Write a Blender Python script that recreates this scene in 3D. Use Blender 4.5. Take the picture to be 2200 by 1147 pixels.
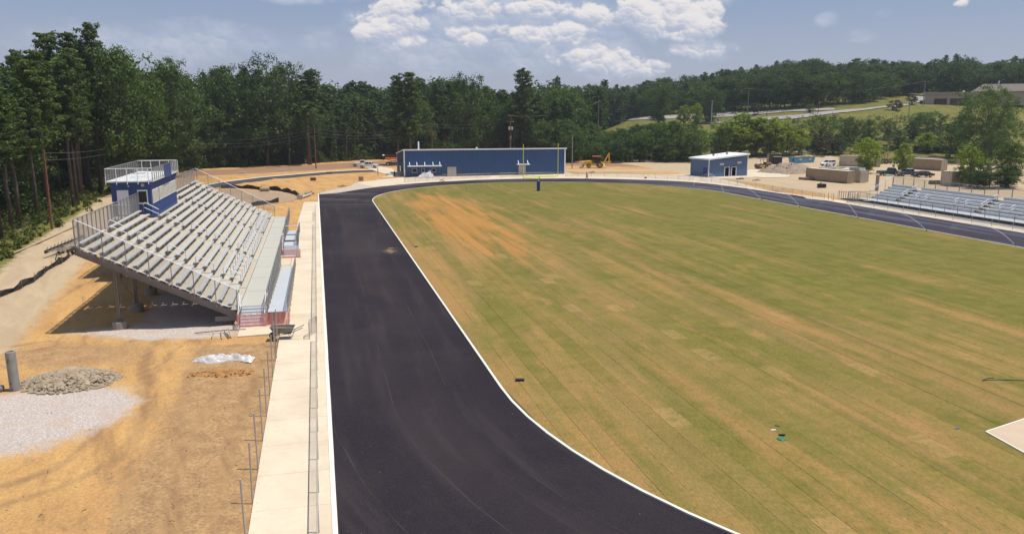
import bpy, bmesh, math, random
import numpy as np
from mathutils import Vector, Matrix
R_ = math.radians
# ------------------------------------------------------------------ scene, camera, sky, sun
for o in list(bpy.data.objects): bpy.data.objects.remove(o)
scene = bpy.context.scene
C = scene.collection
CAMH = 14.2; PITCH = R_(10.8); FPX = 1690.0; PHI = R_(13.86)
cam_d = bpy.data.cameras.new('camera'); cam = bpy.data.objects.new('camera', cam_d); C.objects.link(cam)
cam.location = (0, 0, CAMH); cam.rotation_euler = (math.pi/2-PITCH, 0, 0)
cam_d.sensor_width = 36; cam_d.lens = 36*FPX/2200; cam_d.clip_end = 6000; cam_d.clip_start = 0.5
scene.camera = cam
SUN_EL = R_(71); SUN_AZ = R_(90)          # azimuth measured clockwise from +Y : light comes from the right
sun_d = bpy.data.lights.new('sun', 'SUN'); sun = bpy.data.objects.new('sun', sun_d); C.objects.link(sun)
sun_d.energy = 3.9; sun_d.angle = R_(0.55); sun_d.color = (1.0, 0.955, 0.88)
sun.rotation_euler = (0, math.pi/2-SUN_EL, 0)
sun.location = (60, 0, 80)
scene.view_settings.view_transform = 'Standard'; scene.view_settings.look = 'None'
scene.view_settings.gamma = 1; scene.view_settings.use_curve_mapping = False
scene.view_settings.exposure = 0.28

class NT:
    """tiny helper to write node maths"""
    def __init__(s, tree): s.t = tree
    def n(s, typ, **kw):
        nd = s.t.nodes.new(typ)
        for k, v in kw.items(): setattr(nd, k, v)
        return nd
    def link(s, a, b): s.t.links.new(a, b)
    def put(s, sock, val):
        if isinstance(val, bpy.types.NodeSocket): s.link(val, sock)
        else: sock.default_value = val
    def m(s, op, a, b=None, c=None, clamp=False):
        nd = s.n('ShaderNodeMath', operation=op); nd.use_clamp = clamp
        s.put(nd.inputs[0], a)
        if b is not None: s.put(nd.inputs[1], b)
        if c is not None: s.put(nd.inputs[2], c)
        return nd.outputs[0]
    def vm(s, op, a, b=None):
        nd = s.n('ShaderNodeVectorMath', operation=op); s.put(nd.inputs[0], a)
        if b is not None: s.put(nd.inputs[1], b)
        return nd.outputs[0]
    def ss(s, x, lo, hi):
        nd = s.n('ShaderNodeMapRange', interpolation_type='SMOOTHSTEP')
        s.put(nd.inputs[0], x); s.put(nd.inputs[1], lo); s.put(nd.inputs[2], hi); nd.inputs[3].default_value = 0; nd.inputs[4].default_value = 1
        return nd.outputs[0]
    def noise(s, vec, scale, detail=4, rough=.55, dist=0, out=0):
        nd = s.n('ShaderNodeTexNoise'); s.put(nd.inputs['Vector'], vec); s.put(nd.inputs['Scale'], scale)
        nd.inputs['Detail'].default_value = detail; nd.inputs['Roughness'].default_value = rough; nd.inputs['Distortion'].default_value = dist
        return nd.outputs[out]
    def mix(s, f, a, b, mode='MIX'):
        nd = s.n('ShaderNodeMix', data_type='RGBA', blend_type=mode)
        s.put(nd.inputs[0], f)
        for sock, v in ((nd.inputs[6], a), (nd.inputs[7], b)):
            if isinstance(v, bpy.types.NodeSocket): s.link(v, sock)
            else: sock.default_value = (v[0], v[1], v[2], 1)
        return nd.outputs[2]
    def xyz(s, x, y, z):
        nd = s.n('ShaderNodeCombineXYZ'); s.put(nd.inputs[0], x); s.put(nd.inputs[1], y); s.put(nd.inputs[2], z); return nd.outputs[0]
    def ramp(s, f, stops):
        nd = s.n('ShaderNodeValToRGB'); s.put(nd.inputs[0], f); cr = nd.color_ramp
        while len(cr.elements) < len(stops): cr.elements.new(0.5)
        for e, (p, c) in zip(cr.elements, stops): e.position = p; e.color = (*c, 1)
        return nd.outputs[0]

world = bpy.data.worlds.new('World'); scene.world = world; world.use_nodes = True
wt = world.node_tree; wt.nodes.clear(); W = NT(wt)
sky = W.n('ShaderNodeTexSky', sky_type='NISHITA'); sky.sun_disc = False; sky.sun_elevation = SUN_EL; sky.sun_rotation = SUN_AZ
sky.altitude = 200; sky.air_density = 1.0; sky.dust_density = 1.6; sky.ozone_density = 1.6
bg = W.n('ShaderNodeBackground'); bg.inputs[1].default_value = 0.085
wo = W.n('ShaderNodeOutputWorld')
tcw = W.n('ShaderNodeTexCoord'); d = tcw.outputs['Generated']
sep = W.n('ShaderNodeSeparateXYZ'); W.link(d, sep.inputs[0])
dx, dy, dz = sep.outputs
az = W.m('ARCTAN2', dx, dy); el = W.m('ARCSINE', dz)
cv0 = W.xyz(az, W.m('MULTIPLY', el, 1.25), 0.0)
wob = W.n('ShaderNodeTexNoise'); W.link(cv0, wob.inputs['Vector']); wob.inputs['Scale'].default_value = 24; wob.inputs['Detail'].default_value = 5; wob.inputs['Roughness'].default_value = .6
wv_ = W.n('ShaderNodeVectorMath', operation='SCALE'); W.link(W.vm('SUBTRACT', wob.outputs['Color'], (.5, .5, .5)), wv_.inputs[0]); wv_.inputs['Scale'].default_value = .030
cv = W.vm('ADD', cv0, wv_.outputs[0])
n1 = W.noise(cv0, 9, 6, .6); nb = W.noise(cv0, 26, 5, .6)
def billow(sc):
    """cauliflower heads: cell distance and how far up-sun each point lies on its own head"""
    v_ = W.n('ShaderNodeTexVoronoi', feature='SMOOTH_F1', voronoi_dimensions='2D'); W.link(cv, v_.inputs['Vector']); v_.inputs['Scale'].default_value = sc; v_.inputs['Smoothness'].default_value = .35; v_.inputs['Randomness'].default_value = .95
    of = W.vm('SUBTRACT', cv, v_.outputs['Position']); sp_ = W.n('ShaderNodeSeparateXYZ'); W.link(of, sp_.inputs[0])
    up = W.m('MULTIPLY', W.m('ADD', W.m('MULTIPLY', sp_.outputs[0], .35), sp_.outputs[1]), sc)
    return v_.outputs['Distance'], up
d1_, u1_ = billow(34); d2_, u2_ = billow(80); d3_, u3_ = billow(170)
puffs = W.m('ADD', W.m('MULTIPLY', W.m('SUBTRACT', .42, d1_), 1.3), W.m('ADD', W.m('MULTIPLY', W.m('SUBTRACT', .42, d2_), .7), W.m('MULTIPLY', W.m('SUBTRACT', .42, d3_), .4)))
ups = W.m('ADD', W.m('MULTIPLY', u1_, .50), W.m('ADD', W.m('MULTIPLY', u2_, .32), W.m('MULTIPLY', u3_, .16)))
def ell(px, py, rx, ry, amp=1.0):
    ax = (px-1100)/1720; ey = (251-py)/1720
    u1 = W.m('DIVIDE', W.m('SUBTRACT', az, ax), rx/1720); v1 = W.m('DIVIDE', W.m('SUBTRACT', el, ey), ry/1720)
    r2 = W.m('ADD', W.m('MULTIPLY', u1, u1), W.m('MULTIPLY', v1, v1))
    return W.m('MULTIPLY', W.m('SUBTRACT', 1.0, r2), amp)
def union(l):
    r = l[0]
    for q in l[1:]: r = W.m('MAXIMUM', r, q)
    return r
HC = [(852, 62, 68, 50, 1), (806, 78, 34, 26, .9), (880, 92, 42, 18, .8), (868, 32, 40, 30, 1), (1385, 34, 74, 50, 1.0), (1425, 60, 90, 34, 1.0), (1494, 60, 40, 38, 1), (1465, 78, 60, 20, .9), (1355, 14, 50, 30, .9), (1272, 44, 46, 24, .9), (1160, 30, 70, 16, .75), (1230, 72, 50, 18, .7), (1190, 86, 70, 20, .75), (1020, 84, 56, 20, .75), (1100, 76, 50, 14, .6), (1000, 26, 70, 24, .45), (1270, 130, 74, 24, .62), (1345, 150, 74, 22, .55), (1962, 43, 16, 12, .6), (1480, 122, 50, 14, .3), (1640, -110, 240, 50, 1), (300, -150, 300, 60, 1), (1000, -180, 300, 90, 1)]
hard = union([ell(*q) for q in HC])
under = union([ell(a, b_+c2_*.6, c_, c2_, e_) for a, b_, c_, c2_, e_ in HC])
vsh = W.m('MULTIPLY', W.m('SUBTRACT', hard, under), .42)
soft = union([ell(1150, 62, 300, 78, 1.2), ell(930, 66, 190, 60, .9), ell(1290, 130, 120, 50, 1.0), ell(1490, 122, 80, 30, .7), ell(650, 8, 70, 22, .7), ell(500, 108, 330, 40, .5), ell(1100, 120, 380, 50, .5), ell(1730, 65, 20, 14, .5), ell(1800, 99, 26, 13, .5), ell(1835, 58, 16, 10, .4), ell(1150, -4, 500, 40, .9), ell(2150, 20, 120, 60, .3)])
mh = W.ss(W.m('ADD', hard, W.m('ADD', W.m('MULTIPLY', puffs, .75), W.m('MULTIPLY', W.m('SUBTRACT', n1, .5), 1.5))), -0.27, 0.22)
ms = W.ss(W.m('ADD', soft, W.m('ADD', W.m('MULTIPLY', puffs, .25), W.m('MULTIPLY', W.m('SUBTRACT', n1, .5), 2.2))), -0.25, 0.75)
gen = W.m('MULTIPLY', W.ss(W.noise(d, 3.2, 7, .6), .54, .68), W.ss(el, .24, .42))
lit = W.ss(W.m('ADD', vsh, ups), -0.42, 0.50)
csh = W.mix(lit, (4.2, 4.75, 6.1), (8.3, 7.9, 7.8))
csoft = W.mix(W.ss(W.m('ADD', W.m('MULTIPLY', ups, .6), W.m('MULTIPLY', W.m('SUBTRACT', n1, .5), 1.4)), -.4, .5), (3.55, 4.3, 5.9), (5.5, 5.8, 6.7))
base = W.mix(.82, sky.outputs[0], W.mix(W.ss(el, 0.02, .20), (4.0, 4.3, 5.5), (2.1, 3.1, 5.05)))
c1 = W.mix(W.m('MULTIPLY', ms, .85), base, csoft)
c2 = W.mix(W.m('MULTIPLY', gen, .8), c1, (7.0, 7.0, 7.6))
c3 = W.mix(W.m('MULTIPLY', mh, .95), c2, csh)
world.cycles.sampling_method = 'MANUAL'; world.cycles.sample_map_resolution = 512
W.link(c3, bg.inputs[0]); W.link(bg.outputs[0], wo.inputs[0])

# ------------------------------------------------------------------ places
U = (-math.sin(PHI), math.cos(PHI)); V = (math.cos(PHI), math.sin(PHI))
def SP(s, p): return (s*U[0]+p*V[0], s*U[1]+p*V[1])                 # along / across the straight -> world
def sp_of(x, y): return (x*U[0]+y*U[1], x*V[0]+y*V[1])
def ray(px, py):
    a = (px-1100)/FPX; b = -(py-573.5)/FPX
    return (a, math.cos(PITCH)+b*math.sin(PITCH), -math.sin(PITCH)+b*math.cos(PITCH))
def G(px, py, z=0.0):                                                # where a line of sight meets level ground
    dd = ray(px, py); t = (z-CAMH)/dd[2]; return (dd[0]*t, dd[1]*t)
def sstep(a, b, x):
    t = np.clip((x-a)/(b-a), 0, 1); return t*t*(3-2*t)
D1 = [0, 262, 290, 300, 345, 360, 400, 470, 560, 900, 3000]; Z1 = [0, 0, 2.6, 4.6, 10.6, 12.2, 16.4, 24, 29, 24, 20]
D2 = [0, 246, 272, 300, 330, 350, 410, 480, 560, 900, 3000]; Z2 = [0, 0, 2.4, 8, 15, 18.8, 26, 33, 36, 28, 20]
def hf(x, y):
    x = np.asarray(x, float); y = np.asarray(y, float)
    r = np.hypot(x, y); a = np.degrees(np.arctan2(x, np.maximum(y, 1e-3)))
    a = np.where(y < 0, 0, a)
    h1 = np.interp(y, D1, Z1); h2 = np.interp(y, D2, Z2)
    w1 = sstep(3.5, 11, a); w2 = sstep(13, 21, a)
    back = sstep(55, 75, a)
    h = (h1*(1-w2)+h2*w2)*w1*(1-back)
    mid = np.interp(y, [0, 280, 330, 600, 3000], [0, 0, 2.5, 6, 6])*(1-w1)
    return h+mid
def GH(px, py):
    dd = ray(px, py)
    if dd[2] < 0 and -CAMH/dd[2]*dd[1] < 240: return (*G(px, py), 0.0)
    t = 236.0
    while t < 1500:
        x, y, z = dd[0]*t, dd[1]*t, CAMH+dd[2]*t
        if z <= float(hf(x, y)): return (x, y, float(hf(x, y)))
        t += 0.7
    return (dd[0]*400, dd[1]*400, float(hf(dd[0]*400, dd[1]*400)))

# ------------------------------------------------------------------ materials
MATS = {}
def bsdf(name):
    m = bpy.data.materials.new(name); m.use_nodes = True; t = m.node_tree; t.nodes.clear(); N = NT(t)
    b = N.n('ShaderNodeBsdfPrincipled'); o = N.n('ShaderNodeOutputMaterial'); N.link(b.outputs[0], o.inputs[0])
    g = N.n('ShaderNodeNewGeometry'); MATS[name] = m
    return m, N, b, g.outputs['Position'], o
def plain(name, c, rough=.6, metal=0, c2=None, scale=2.0, bump=0, bscale=20, amt=.5, tint=0, spec=.5, detail=4):
    m, N, b, P, o = bsdf(name)
    c2 = c2 or tuple(v*.72 for v in c)
    f = N.ss(N.noise(P, scale, detail, .6), .35, .65)
    col = N.mix(N.m('MULTIPLY', f, amt), c, c2)
    fine = N.noise(P, scale*9, 3, .6)
    col = N.mix(.35, col, N.mix(fine, tuple(v*.75 for v in c), tuple(min(v*1.2, 1) for v in c)))
    if tint:
        oi = N.n('ShaderNodeObjectInfo')
        col = N.mix(1.0, col, N.mix(oi.outputs['Random'], (1-tint,)*3, (1+tint,)*3), 'MULTIPLY')
    N.link(col, b.inputs['Base Color']); b.inputs['Roughness'].default_value = rough; b.inputs['Metallic'].default_value = metal
    b.inputs['Specular IOR Level'].default_value = spec
    if bump:
        bn = N.n('ShaderNodeBump'); bn.inputs['Strength'].default_value = bump; bn.inputs['Distance'].default_value = .02
        N.link(N.noise(P, bscale, 4, .6), bn.inputs['Height']); N.link(bn.outputs[0], b.inputs['Normal'])
    return m
M = {}
M['alu'] = plain('brushed_aluminium', (.50, .49, .46), .55, .15, scale=.8, amt=.3, tint=.06)
M['alu_tread'] = plain('tread_aluminium', (.53, .465, .365), .6, .1, c2=(.46, .41, .33), scale=.6, amt=.6, tint=.06)
M['alu_bright'] = plain('bright_aluminium', (.86, .85, .83), .3, .25, scale=1, amt=.1)
M['alu_deck'] = plain('walkway_aluminium', (.50, .48, .40), .6, .12, c2=(.44, .42, .36), scale=.5, amt=.5)
M['ramp'] = plain('ramp_aluminium', (.66, .67, .68), .42, .3, scale=.7, amt=.2)
M['galv'] = plain('galvanised_steel', (.30, .29, .28), .5, .6, scale=3, amt=.5)
M['post'] = plain('fence_post_steel', (.44, .41, .37), .6, .1, scale=3, amt=.4)
M['beam'] = plain('stringer_steel', (.20, .18, .175), .6, .4, scale=2, amt=.6)
M['column'] = plain('column_steel', (.28, .25, .22), .6, .3, scale=2, amt=.5)
M['dark'] = plain('dark_shadow_gap', (.03, .025, .03), .8)
M['blue_wall'] = plain('blue_siding', (.032, .085, .215), .45, 0, c2=(.026, .070, .185), scale=.25, amt=.6)
M['blue_small'] = plain('blue_block_wall', (.075, .135, .255), .6, 0, c2=(.09, .15, .26), scale=.4, amt=.7)
M['blue_box'] = plain('press_box_blue', (.024, .060, .205), .45, 0, scale=.4, amt=.25)
M['white'] = plain('white_paint', (.80, .79, .77), .45, 0, scale=1, amt=.12)
M['roof_white'] = plain('white_roof', (.78, .79, .80), .5, 0, scale=.6, amt=.15)
M['glass'] = plain('dark_glass', (.02, .025, .028), .08, 0, scale=1, amt=.2)
M['blind'] = plain('window_blind', (.50, .44, .36), .6, 0, scale=3, amt=.6)
M['door_grey'] = plain('grey_door', (.45, .45, .44), .5, 0, scale=2, amt=.2)
M['concrete_grey'] = plain('old_concrete', (.30, .28, .25), .9, 0, c2=(.22, .20, .18), scale=2.5, amt=.8, bump=.4, bscale=18)
M['footing'] = plain('footing_concrete', (.30, .25, .19), .9, 0, scale=4, amt=.7, bump=.4)
M['yellow_post'] = plain('goalpost_yellow', (.80, .88, .03), .4, 0, scale=2, amt=.1)
M['blue_pad'] = plain('blue_padding', (.018, .025, .20), .55, 0, scale=2, amt=.2)
M['yellow'] = plain('machine_yellow', (.80, .48, .03), .45, 0, c2=(.58, .32, .03), scale=2, amt=.7)
M['orange'] = plain('machine_orange', (.62, .12, .03), .5, 0, scale=2, amt=.4)
M['rubber'] = plain('tyre_rubber', (.022, .021, .02), .8, 0, scale=5, amt=.5)
M['rim'] = plain('wheel_rim', (.45, .45, .46), .35, .5, scale=4, amt=.3)
M['rim_yellow'] = plain('yellow_rim', (.55, .36, .05), .5, 0, scale=4, amt=.3)
M['car_white'] = plain('car_white', (.74, .74, .74), .25, 0, scale=1, amt=.08)
M['car_green'] = plain('car_green', (.014, .075, .070), .2, .1, scale=1, amt=.2)
M['car_grey'] = plain('car_grey', (.14, .155, .175), .25, .4, scale=1, amt=.2)
M['car_navy'] = plain('car_navy', (.012, .017, .042), .12, .1, scale=1, amt=.2)
M['lamp'] = plain('headlamp_glass', (.6, .6, .58), .1, 0)
M['tail'] = plain('tail_lamp', (.35, .02, .015), .3, 0)
M['black'] = plain('black_plastic', (.018, .018, .02), .5, 0)
M['tan'] = plain('container_tan', (.36, .265, .165), .6, 0, c2=(.28, .20, .13), scale=.8, amt=.7)
M['tan_light'] = plain('container_pale', (.50, .42, .32), .6, 0, c2=(.40, .33, .26), scale=.8, amt=.7)
M['tan_roof'] = plain('container_roof', (.60, .51, .40), .7, 0, c2=(.46, .36, .26), scale=.7, amt=.6)
M['pale_roof'] = plain('pale_metal_roof', (.62, .66, .68), .45, .2, c2=(.48, .50, .5), scale=.7, amt=.5)
M['red_roof'] = plain('faded_red_roof', (.38, .12, .11), .7, 0, c2=(.30, .16, .13), scale=.7, amt=.8)
M['rust'] = plain('rusty_drum', (.18, .085, .06), .8, .1, c2=(.30, .2, .17), scale=2, amt=.8)
M['skip_blue'] = plain('skip_blue', (.11, .29, .42), .5, 0, c2=(.09, .21, .32), scale=1.2, amt=.8)
M['pole_red'] = plain('treated_pole', (.17, .062, .030), .85, 0, c2=(.23, .10, .05), scale=1.5, amt=.7)
M['pole_grey'] = plain('weathered_pole', (.28, .255, .22), .85, 0, scale=2, amt=.5)
M['pole_brown'] = plain('brown_pole', (.10, .065, .045), .85, 0, scale=2, amt=.5)
M['wire'] = plain('cable', (.15, .15, .15), .9, 0, spec=.1)
M['bark'] = plain('pine_bark', (.085, .060, .045), .9, 0, c2=(.15, .115, .09), scale=1.3, amt=.9, bump=.6, bscale=6)
M['bark_grey'] = plain('grey_bark', (.14, .125, .105), .9, 0, c2=(.08, .07, .06), scale=2, amt=.8)
M['hydrant'] = plain('hydrant_yellow', (.68, .36, .015), .45)
M['wood'] = plain('pale_timber', (.42, .32, .20), .8, 0, c2=(.30, .2, .12), scale=3, amt=.7)
M['silt'] = plain('black_silt_cloth', (.018, .017, .016), .85, 0, c2=(.05, .045, .04), scale=1.5, amt=.5)
M['brick_wall'] = plain('pale_masonry', (.44, .35, .29), .9, 0, c2=(.38, .30, .25), scale=.5, amt=.6)
M['brick_roof'] = plain('brown_roof', (.16, .13, .115), .9, 0, scale=.5, amt=.5)
M['skin'] = plain('skin', (.28, .15, .10), .6)
M['cloth_dark'] = plain('dark_clothing', (.018, .018, .024), .9)
M['cloth_grey'] = plain('grey_clothing', (.30, .30, .32), .9)
M['cloth_yellow'] = plain('high_vis_yellow', (.75, .75, .04), .8)
M['debris'] = plain('broken_clods', (.40, .315, .215), .95, 0, c2=(.21, .16, .105), scale=2.2, amt=.9, bump=1, bscale=7)
M['spoil'] = plain('gravel_spoil', (.31, .235, .165), .95, 0, c2=(.22, .16, .11), scale=1.2, amt=.8, bump=1, bscale=5)
M['rebar'] = plain('steel_pipe', (.17, .15, .13), .6, .4)
M['tarp_blue'] = plain('blue_tarp', (.05, .22, .55), .5)
M['barrow'] = plain('grey_tray', (.17, .18, .175), .45, .3, scale=4, amt=.5)
M['soil'] = plain('loose_orange_soil', (.40, .20, .07), .95, 0, scale=4, amt=.6)
M['curb'] = plain('white_curb_concrete', (.74, .70, .60), .8, 0, c2=(.62, .56, .46), scale=1.5, amt=.5)
M['box_brown'] = plain('brown_box', (.16, .10, .06), .8, 0, scale=1.5, amt=.5)

# concrete slabs
m, N, b, P, o = bsdf('walkway_concrete')
oi = N.n('ShaderNodeObjectInfo')
col = N.mix(N.ss(N.noise(P, .35, 6, .65), .35, .68), (.66, .545, .40), (.56, .445, .315))
col = N.mix(N.m('MULTIPLY', N.ss(N.noise(P, 1.3, 7, .75), .48, .72), .55), col, (.49, .36, .235))
col = N.mix(.25, col, N.mix(N.noise(P, 45, 2, .6), (.50, .42, .31), (.76, .65, .49)))
col = N.mix(1.0, col, N.mix(oi.outputs['Random'], (.93, .93, .92), (1.05, 1.05, 1.05)), 'MULTIPLY')
N.link(col, b.inputs['Base Color']); b.inputs['Roughness'].default_value = .85
M['concrete'] = m

# asphalt: new dark mat, dusty blotches, paver seams along the lanes
m, N, b, P, o = bsdf('asphalt_surface')
oc = N.n('ShaderNodeTexCoord').outputs['Object']; so = N.n('ShaderNodeSeparateXYZ'); N.link(oc, so.inputs[0])
px_, py_ = so.outputs[0], so.outputs[1]
yc_ = N.m('MINIMUM', N.m('MAXIMUM', py_, 39.0), 135.0); ddx = N.m('SUBTRACT', px_, 42.0); ddy = N.m('SUBTRACT', py_, yc_)
lane = N.m('SUBTRACT', N.m('SQRT', N.m('ADD', N.m('MULTIPLY', ddx, ddx), N.m('MULTIPLY', ddy, ddy))), 32.95)
str_ = N.xyz(lane, N.m('MULTIPLY', N.m('SUBTRACT', py_, N.m('MULTIPLY', px_, .5)), .06), 0.0)
base_a = N.mix(N.ss(N.noise(oc, .16, 6, .6), .38, .66), (.0185, .014, .0205), (.028, .0215, .027))
base_a = N.mix(N.m('MULTIPLY', N.ss(N.noise(str_, .9, 5, .6), .48, .70), .75), base_a, (.050, .039, .040))
base_a = N.mix(N.m('MULTIPLY', N.ss(N.noise(oc, .05, 4, .5, 1.0), .5, .66), .5), base_a, (.060, .050, .052))
base_a = N.mix(.42, base_a, N.mix(N.ss(N.noise(oc, 22, 4, .8), .3, .7), (.008, .006, .009), (.058, .048, .052)))
pv = N.m('ABSOLUTE', N.m('SUBTRACT', N.m('FRACT', N.m('DIVIDE', N.m('ADD', lane, N.m('MULTIPLY', N.noise(oc, .12, 3, .5), .5)), 3.05)), .5))
seam = N.m('MULTIPLY', N.ss(pv, .490, .5), N.ss(N.noise(oc, .2, 3, .6), .38, .6))
base_a = N.mix(N.m('MULTIPLY', seam, .6), base_a, (.10, .08, .065))
bandp = N.m('MULTIPLY', N.ss(N.m('ABSOLUTE', N.m('SUBTRACT', lane, 4.6)), 1.9, 1.2), N.ss(N.noise(oc, .09, 3, .5), .40, .56))
base_a = N.mix(N.m('MULTIPLY', bandp, .34), base_a, (.050, .037, .036))
scf = N.noise(oc, 3.2, 6, .75)
base_a = N.mix(N.m('MULTIPLY', N.ss(scf, .55, .75), .35), base_a, (.075, .062, .060))
spk = N.n('ShaderNodeTexVoronoi', feature='F1'); N.put(spk.inputs['Vector'], oc); spk.inputs['Scale'].default_value = 2.1
sp1 = N.m('MULTIPLY', N.ss(spk.outputs['Distance'], .075, .03), N.ss(N.noise(oc, .25, 3, .6), .52, .62))
base_a = N.mix(N.m('MULTIPLY', sp1, .8), base_a, (.26, .21, .16))
# pale earth tracked over the inner edge where machines crossed, damp streaks further round
dxx = N.m('SUBTRACT', px_, 7.4); dyy = N.m('MULTIPLY', N.m('SUBTRACT', py_, 84.5), .34)
spill = N.m('SUBTRACT', 1.0, N.m('SQRT', N.m('ADD', N.m('MULTIPLY', dxx, dxx), N.m('MULTIPLY', dyy, dyy))))
spill = N.ss(N.m('ADD', N.m('MULTIPLY', spill, .45), N.m('MULTIPLY', N.m('SUBTRACT', N.noise(N.xyz(N.m('MULTIPLY', px_, .5), N.m('MULTIPLY', py_, 1.6), 0.0), 1.0, 6, .7), .5), 2.6)), .15, .7)
near = N.m('MULTIPLY', N.ss(N.m('ABSOLUTE', dxx), 3.4, .6), N.ss(N.m('ABSOLUTE', dyy), 1.6, .4))
base_a = N.mix(N.m('MULTIPLY', N.m('MULTIPLY', spill, near), .75), base_a, (.40, .27, .15))
farw = N.ss(py_, 120, 150)
base_a = N.mix(N.m('MULTIPLY', farw, N.m('MULTIPLY', N.ss(N.noise(N.xyz(N.m('MULTIPLY', px_, .25), py_, 0.0), .35, 5, .6), .48, .62), .55)), base_a, (.13, .12, .12))
rightw = N.ss(px_, 60, 76)
wet = N.m('MULTIPLY', rightw, N.ss(N.noise(str_, .45, 3, .5, .5), .48, .56))
base_a = N.mix(N.m('MULTIPLY', rightw, .5), base_a, (.062, .056, .078))
base_a = N.mix(N.m('MULTIPLY', wet, .5), base_a, (.11, .115, .15))
N.link(base_a, b.inputs['Base Color']); b.inputs['Roughness'].default_value = .95; b.inputs['Specular IOR Level'].default_value = .08
bn = N.n('ShaderNodeBump'); bn.inputs['Strength'].default_value = .3; bn.inputs['Distance'].default_value = .01
N.link(N.noise(oc, 50, 3, .6), bn.inputs['Height']); N.link(bn.outputs[0], b.inputs['Normal'])
M['asphalt'] = m
M['asphalt_road'] = plain('service_road_asphalt', (.05, .046, .055), .85, 0, scale=.2, amt=.6)

# sod : every strip is an object; rolls inside a strip differ in colour
m, N, b, P, o = bsdf('sod_turf')
oc = N.n('ShaderNodeTexCoord').outputs['Object']; so = N.n('ShaderNodeSeparateXYZ'); N.link(oc, so.inputs[0])
px_, py_ = so.outputs[0], so.outputs[1]
oi = N.n('ShaderNodeObjectInfo'); rnd = oi.outputs['Random']
roll = N.m('FLOOR', N.m('ADD', N.m('DIVIDE', py_, 11.5), N.m('MULTIPLY', rnd, 17.0)))
wn = N.n('ShaderNodeTexWhiteNoise', noise_dimensions='2D'); N.link(N.xyz(roll, N.m('MULTIPLY', rnd, 913.0), 0.0), wn.inputs['Vector'])
r1 = wn.outputs['Value']
big = N.noise(oc, .022, 3, .55)
med = N.noise(N.xyz(px_, N.m('MULTIPLY', py_, .35), 0.0), .16, 5, .6)
# dryness: strongest along the side next to the track, weakest on the far side
dry0 = N.ss(N.m('ADD', px_, N.m('MULTIPLY', py_, .16)), 84, 26)
dryp = N.m('ADD', N.m('MULTIPLY', dry0, .42), N.m('ADD', N.m('MULTIPLY', N.m('SUBTRACT', big, .5), .9), N.m('MULTIPLY', N.m('SUBTRACT', med, .5), 1.25)))
stk1 = N.noise(N.xyz(N.m('MULTIPLY', px_, .9), N.m('MULTIPLY', py_, .045), 0.0), 1.0, 5, .62, .3)
stk2 = N.noise(N.xyz(N.m('MULTIPLY', px_, .35), N.m('MULTIPLY', py_, .03), 3.0), 1.0, 4, .6, .3)
dryp = N.m('ADD', dryp, N.m('ADD', N.m('MULTIPLY', N.m('SUBTRACT', stk1, .5), .85), N.m('MULTIPLY', N.m('SUBTRACT', stk2, .5), 1.0)))
blot = N.noise(oc, 1.1, 6, .7)
dryp = N.m('ADD', dryp, N.m('MULTIPLY', N.m('SUBTRACT', blot, .5), .9))
dryp = N.m('ADD', dryp, N.m('MULTIPLY', N.m('SUBTRACT', r1, .5), .22))
green = N.mix(N.ss(N.noise(oc, .5, 5, .6), .35, .65), (.122, .118, .019), (.164, .142, .030))
green = N.mix(N.m('MULTIPLY', N.ss(r1, .8, 1.0), .3), green, (.105, .112, .034))
tan_ = N.mix(N.ss(stk2, .42, .62), (.235, .158, .055), (.325, .185, .066))
col = N.mix(N.m('MULTIPLY', N.ss(dryp, -.05, .85), .92), green, tan_)
# bare orange soil showing through near the far left of the field
ax_ = N.m('DIVIDE', N.m('SUBTRACT', px_, 19.5), 6.5); ay_ = N.m('DIVIDE', N.m('SUBTRACT', py_, 112), 36.0)
orr = N.m('SUBTRACT', 1.0, N.m('ADD', N.m('MULTIPLY', ax_, ax_), N.m('MULTIPLY', ay_, ay_)))
orr = N.ss(N.m('ADD', N.m('MULTIPLY', orr, .7), N.m('ADD', N.m('MULTIPLY', N.m('SUBTRACT', r1, .5), .35), N.m('ADD', N.m('MULTIPLY', N.m('SUBTRACT', stk1, .5), 2.2), N.m('MULTIPLY', N.m('SUBTRACT', med, .5), 1.2)))), -.15, .8)
col = N.mix(N.m('MULTIPLY', orr, .85), col, (.39, .185, .048))
bare = N.m('MULTIPLY', N.ss(N.noise(N.xyz(N.m('MULTIPLY', px_, .55), N.m('MULTIPLY', py_, .16), 7.0), 1.0, 5, .7), .56, .70), N.ss(px_, 60, 34))
col = N.mix(N.m('MULTIPLY', bare, .6), col, (.36, .19, .075))
# occasional short pieces laid as patches
pr = N.m('FLOOR', N.m('ADD', N.m('DIVIDE', py_, 2.3), N.m('MULTIPLY', rnd, 31.0)))
wn2 = N.n('ShaderNodeTexWhiteNoise', noise_dimensions='2D'); N.link(N.xyz(pr, N.m('MULTIPLY', rnd, 517.0), 0.0), wn2.inputs['Vector'])
pm = N.m('MULTIPLY', N.m('GREATER_THAN', wn2.outputs['Value'], .980), N.ss(px_, 46, 26))
col = N.mix(N.m('MULTIPLY', N.m('MULTIPLY', pm, N.ss(blot, .30, .5)), .26), col, (.44, .27, .12))
fib = N.noise(N.xyz(N.m('MULTIPLY', px_, 1.0), N.m('MULTIPLY', py_, .25), 0.0), 14, 4, .7)
col = N.mix(.55, col, N.mix(1.0, col, N.mix(N.ss(fib, .3, .7), (.66, .68, .7), (1.42, 1.36, 1.3)), 'MULTIPLY'))
spk2 = N.ss(N.noise(oc, 7.0, 3, .75), .62, .72)
col = N.mix(N.m('MULTIPLY', spk2, .42), col, (.40, .30, .16))
spk3 = N.ss(N.noise(oc, 5.0, 5, .8), .44, .34)
col = N.mix(N.m('MULTIPLY', spk3, .45), col, (.065, .062, .015))
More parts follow.
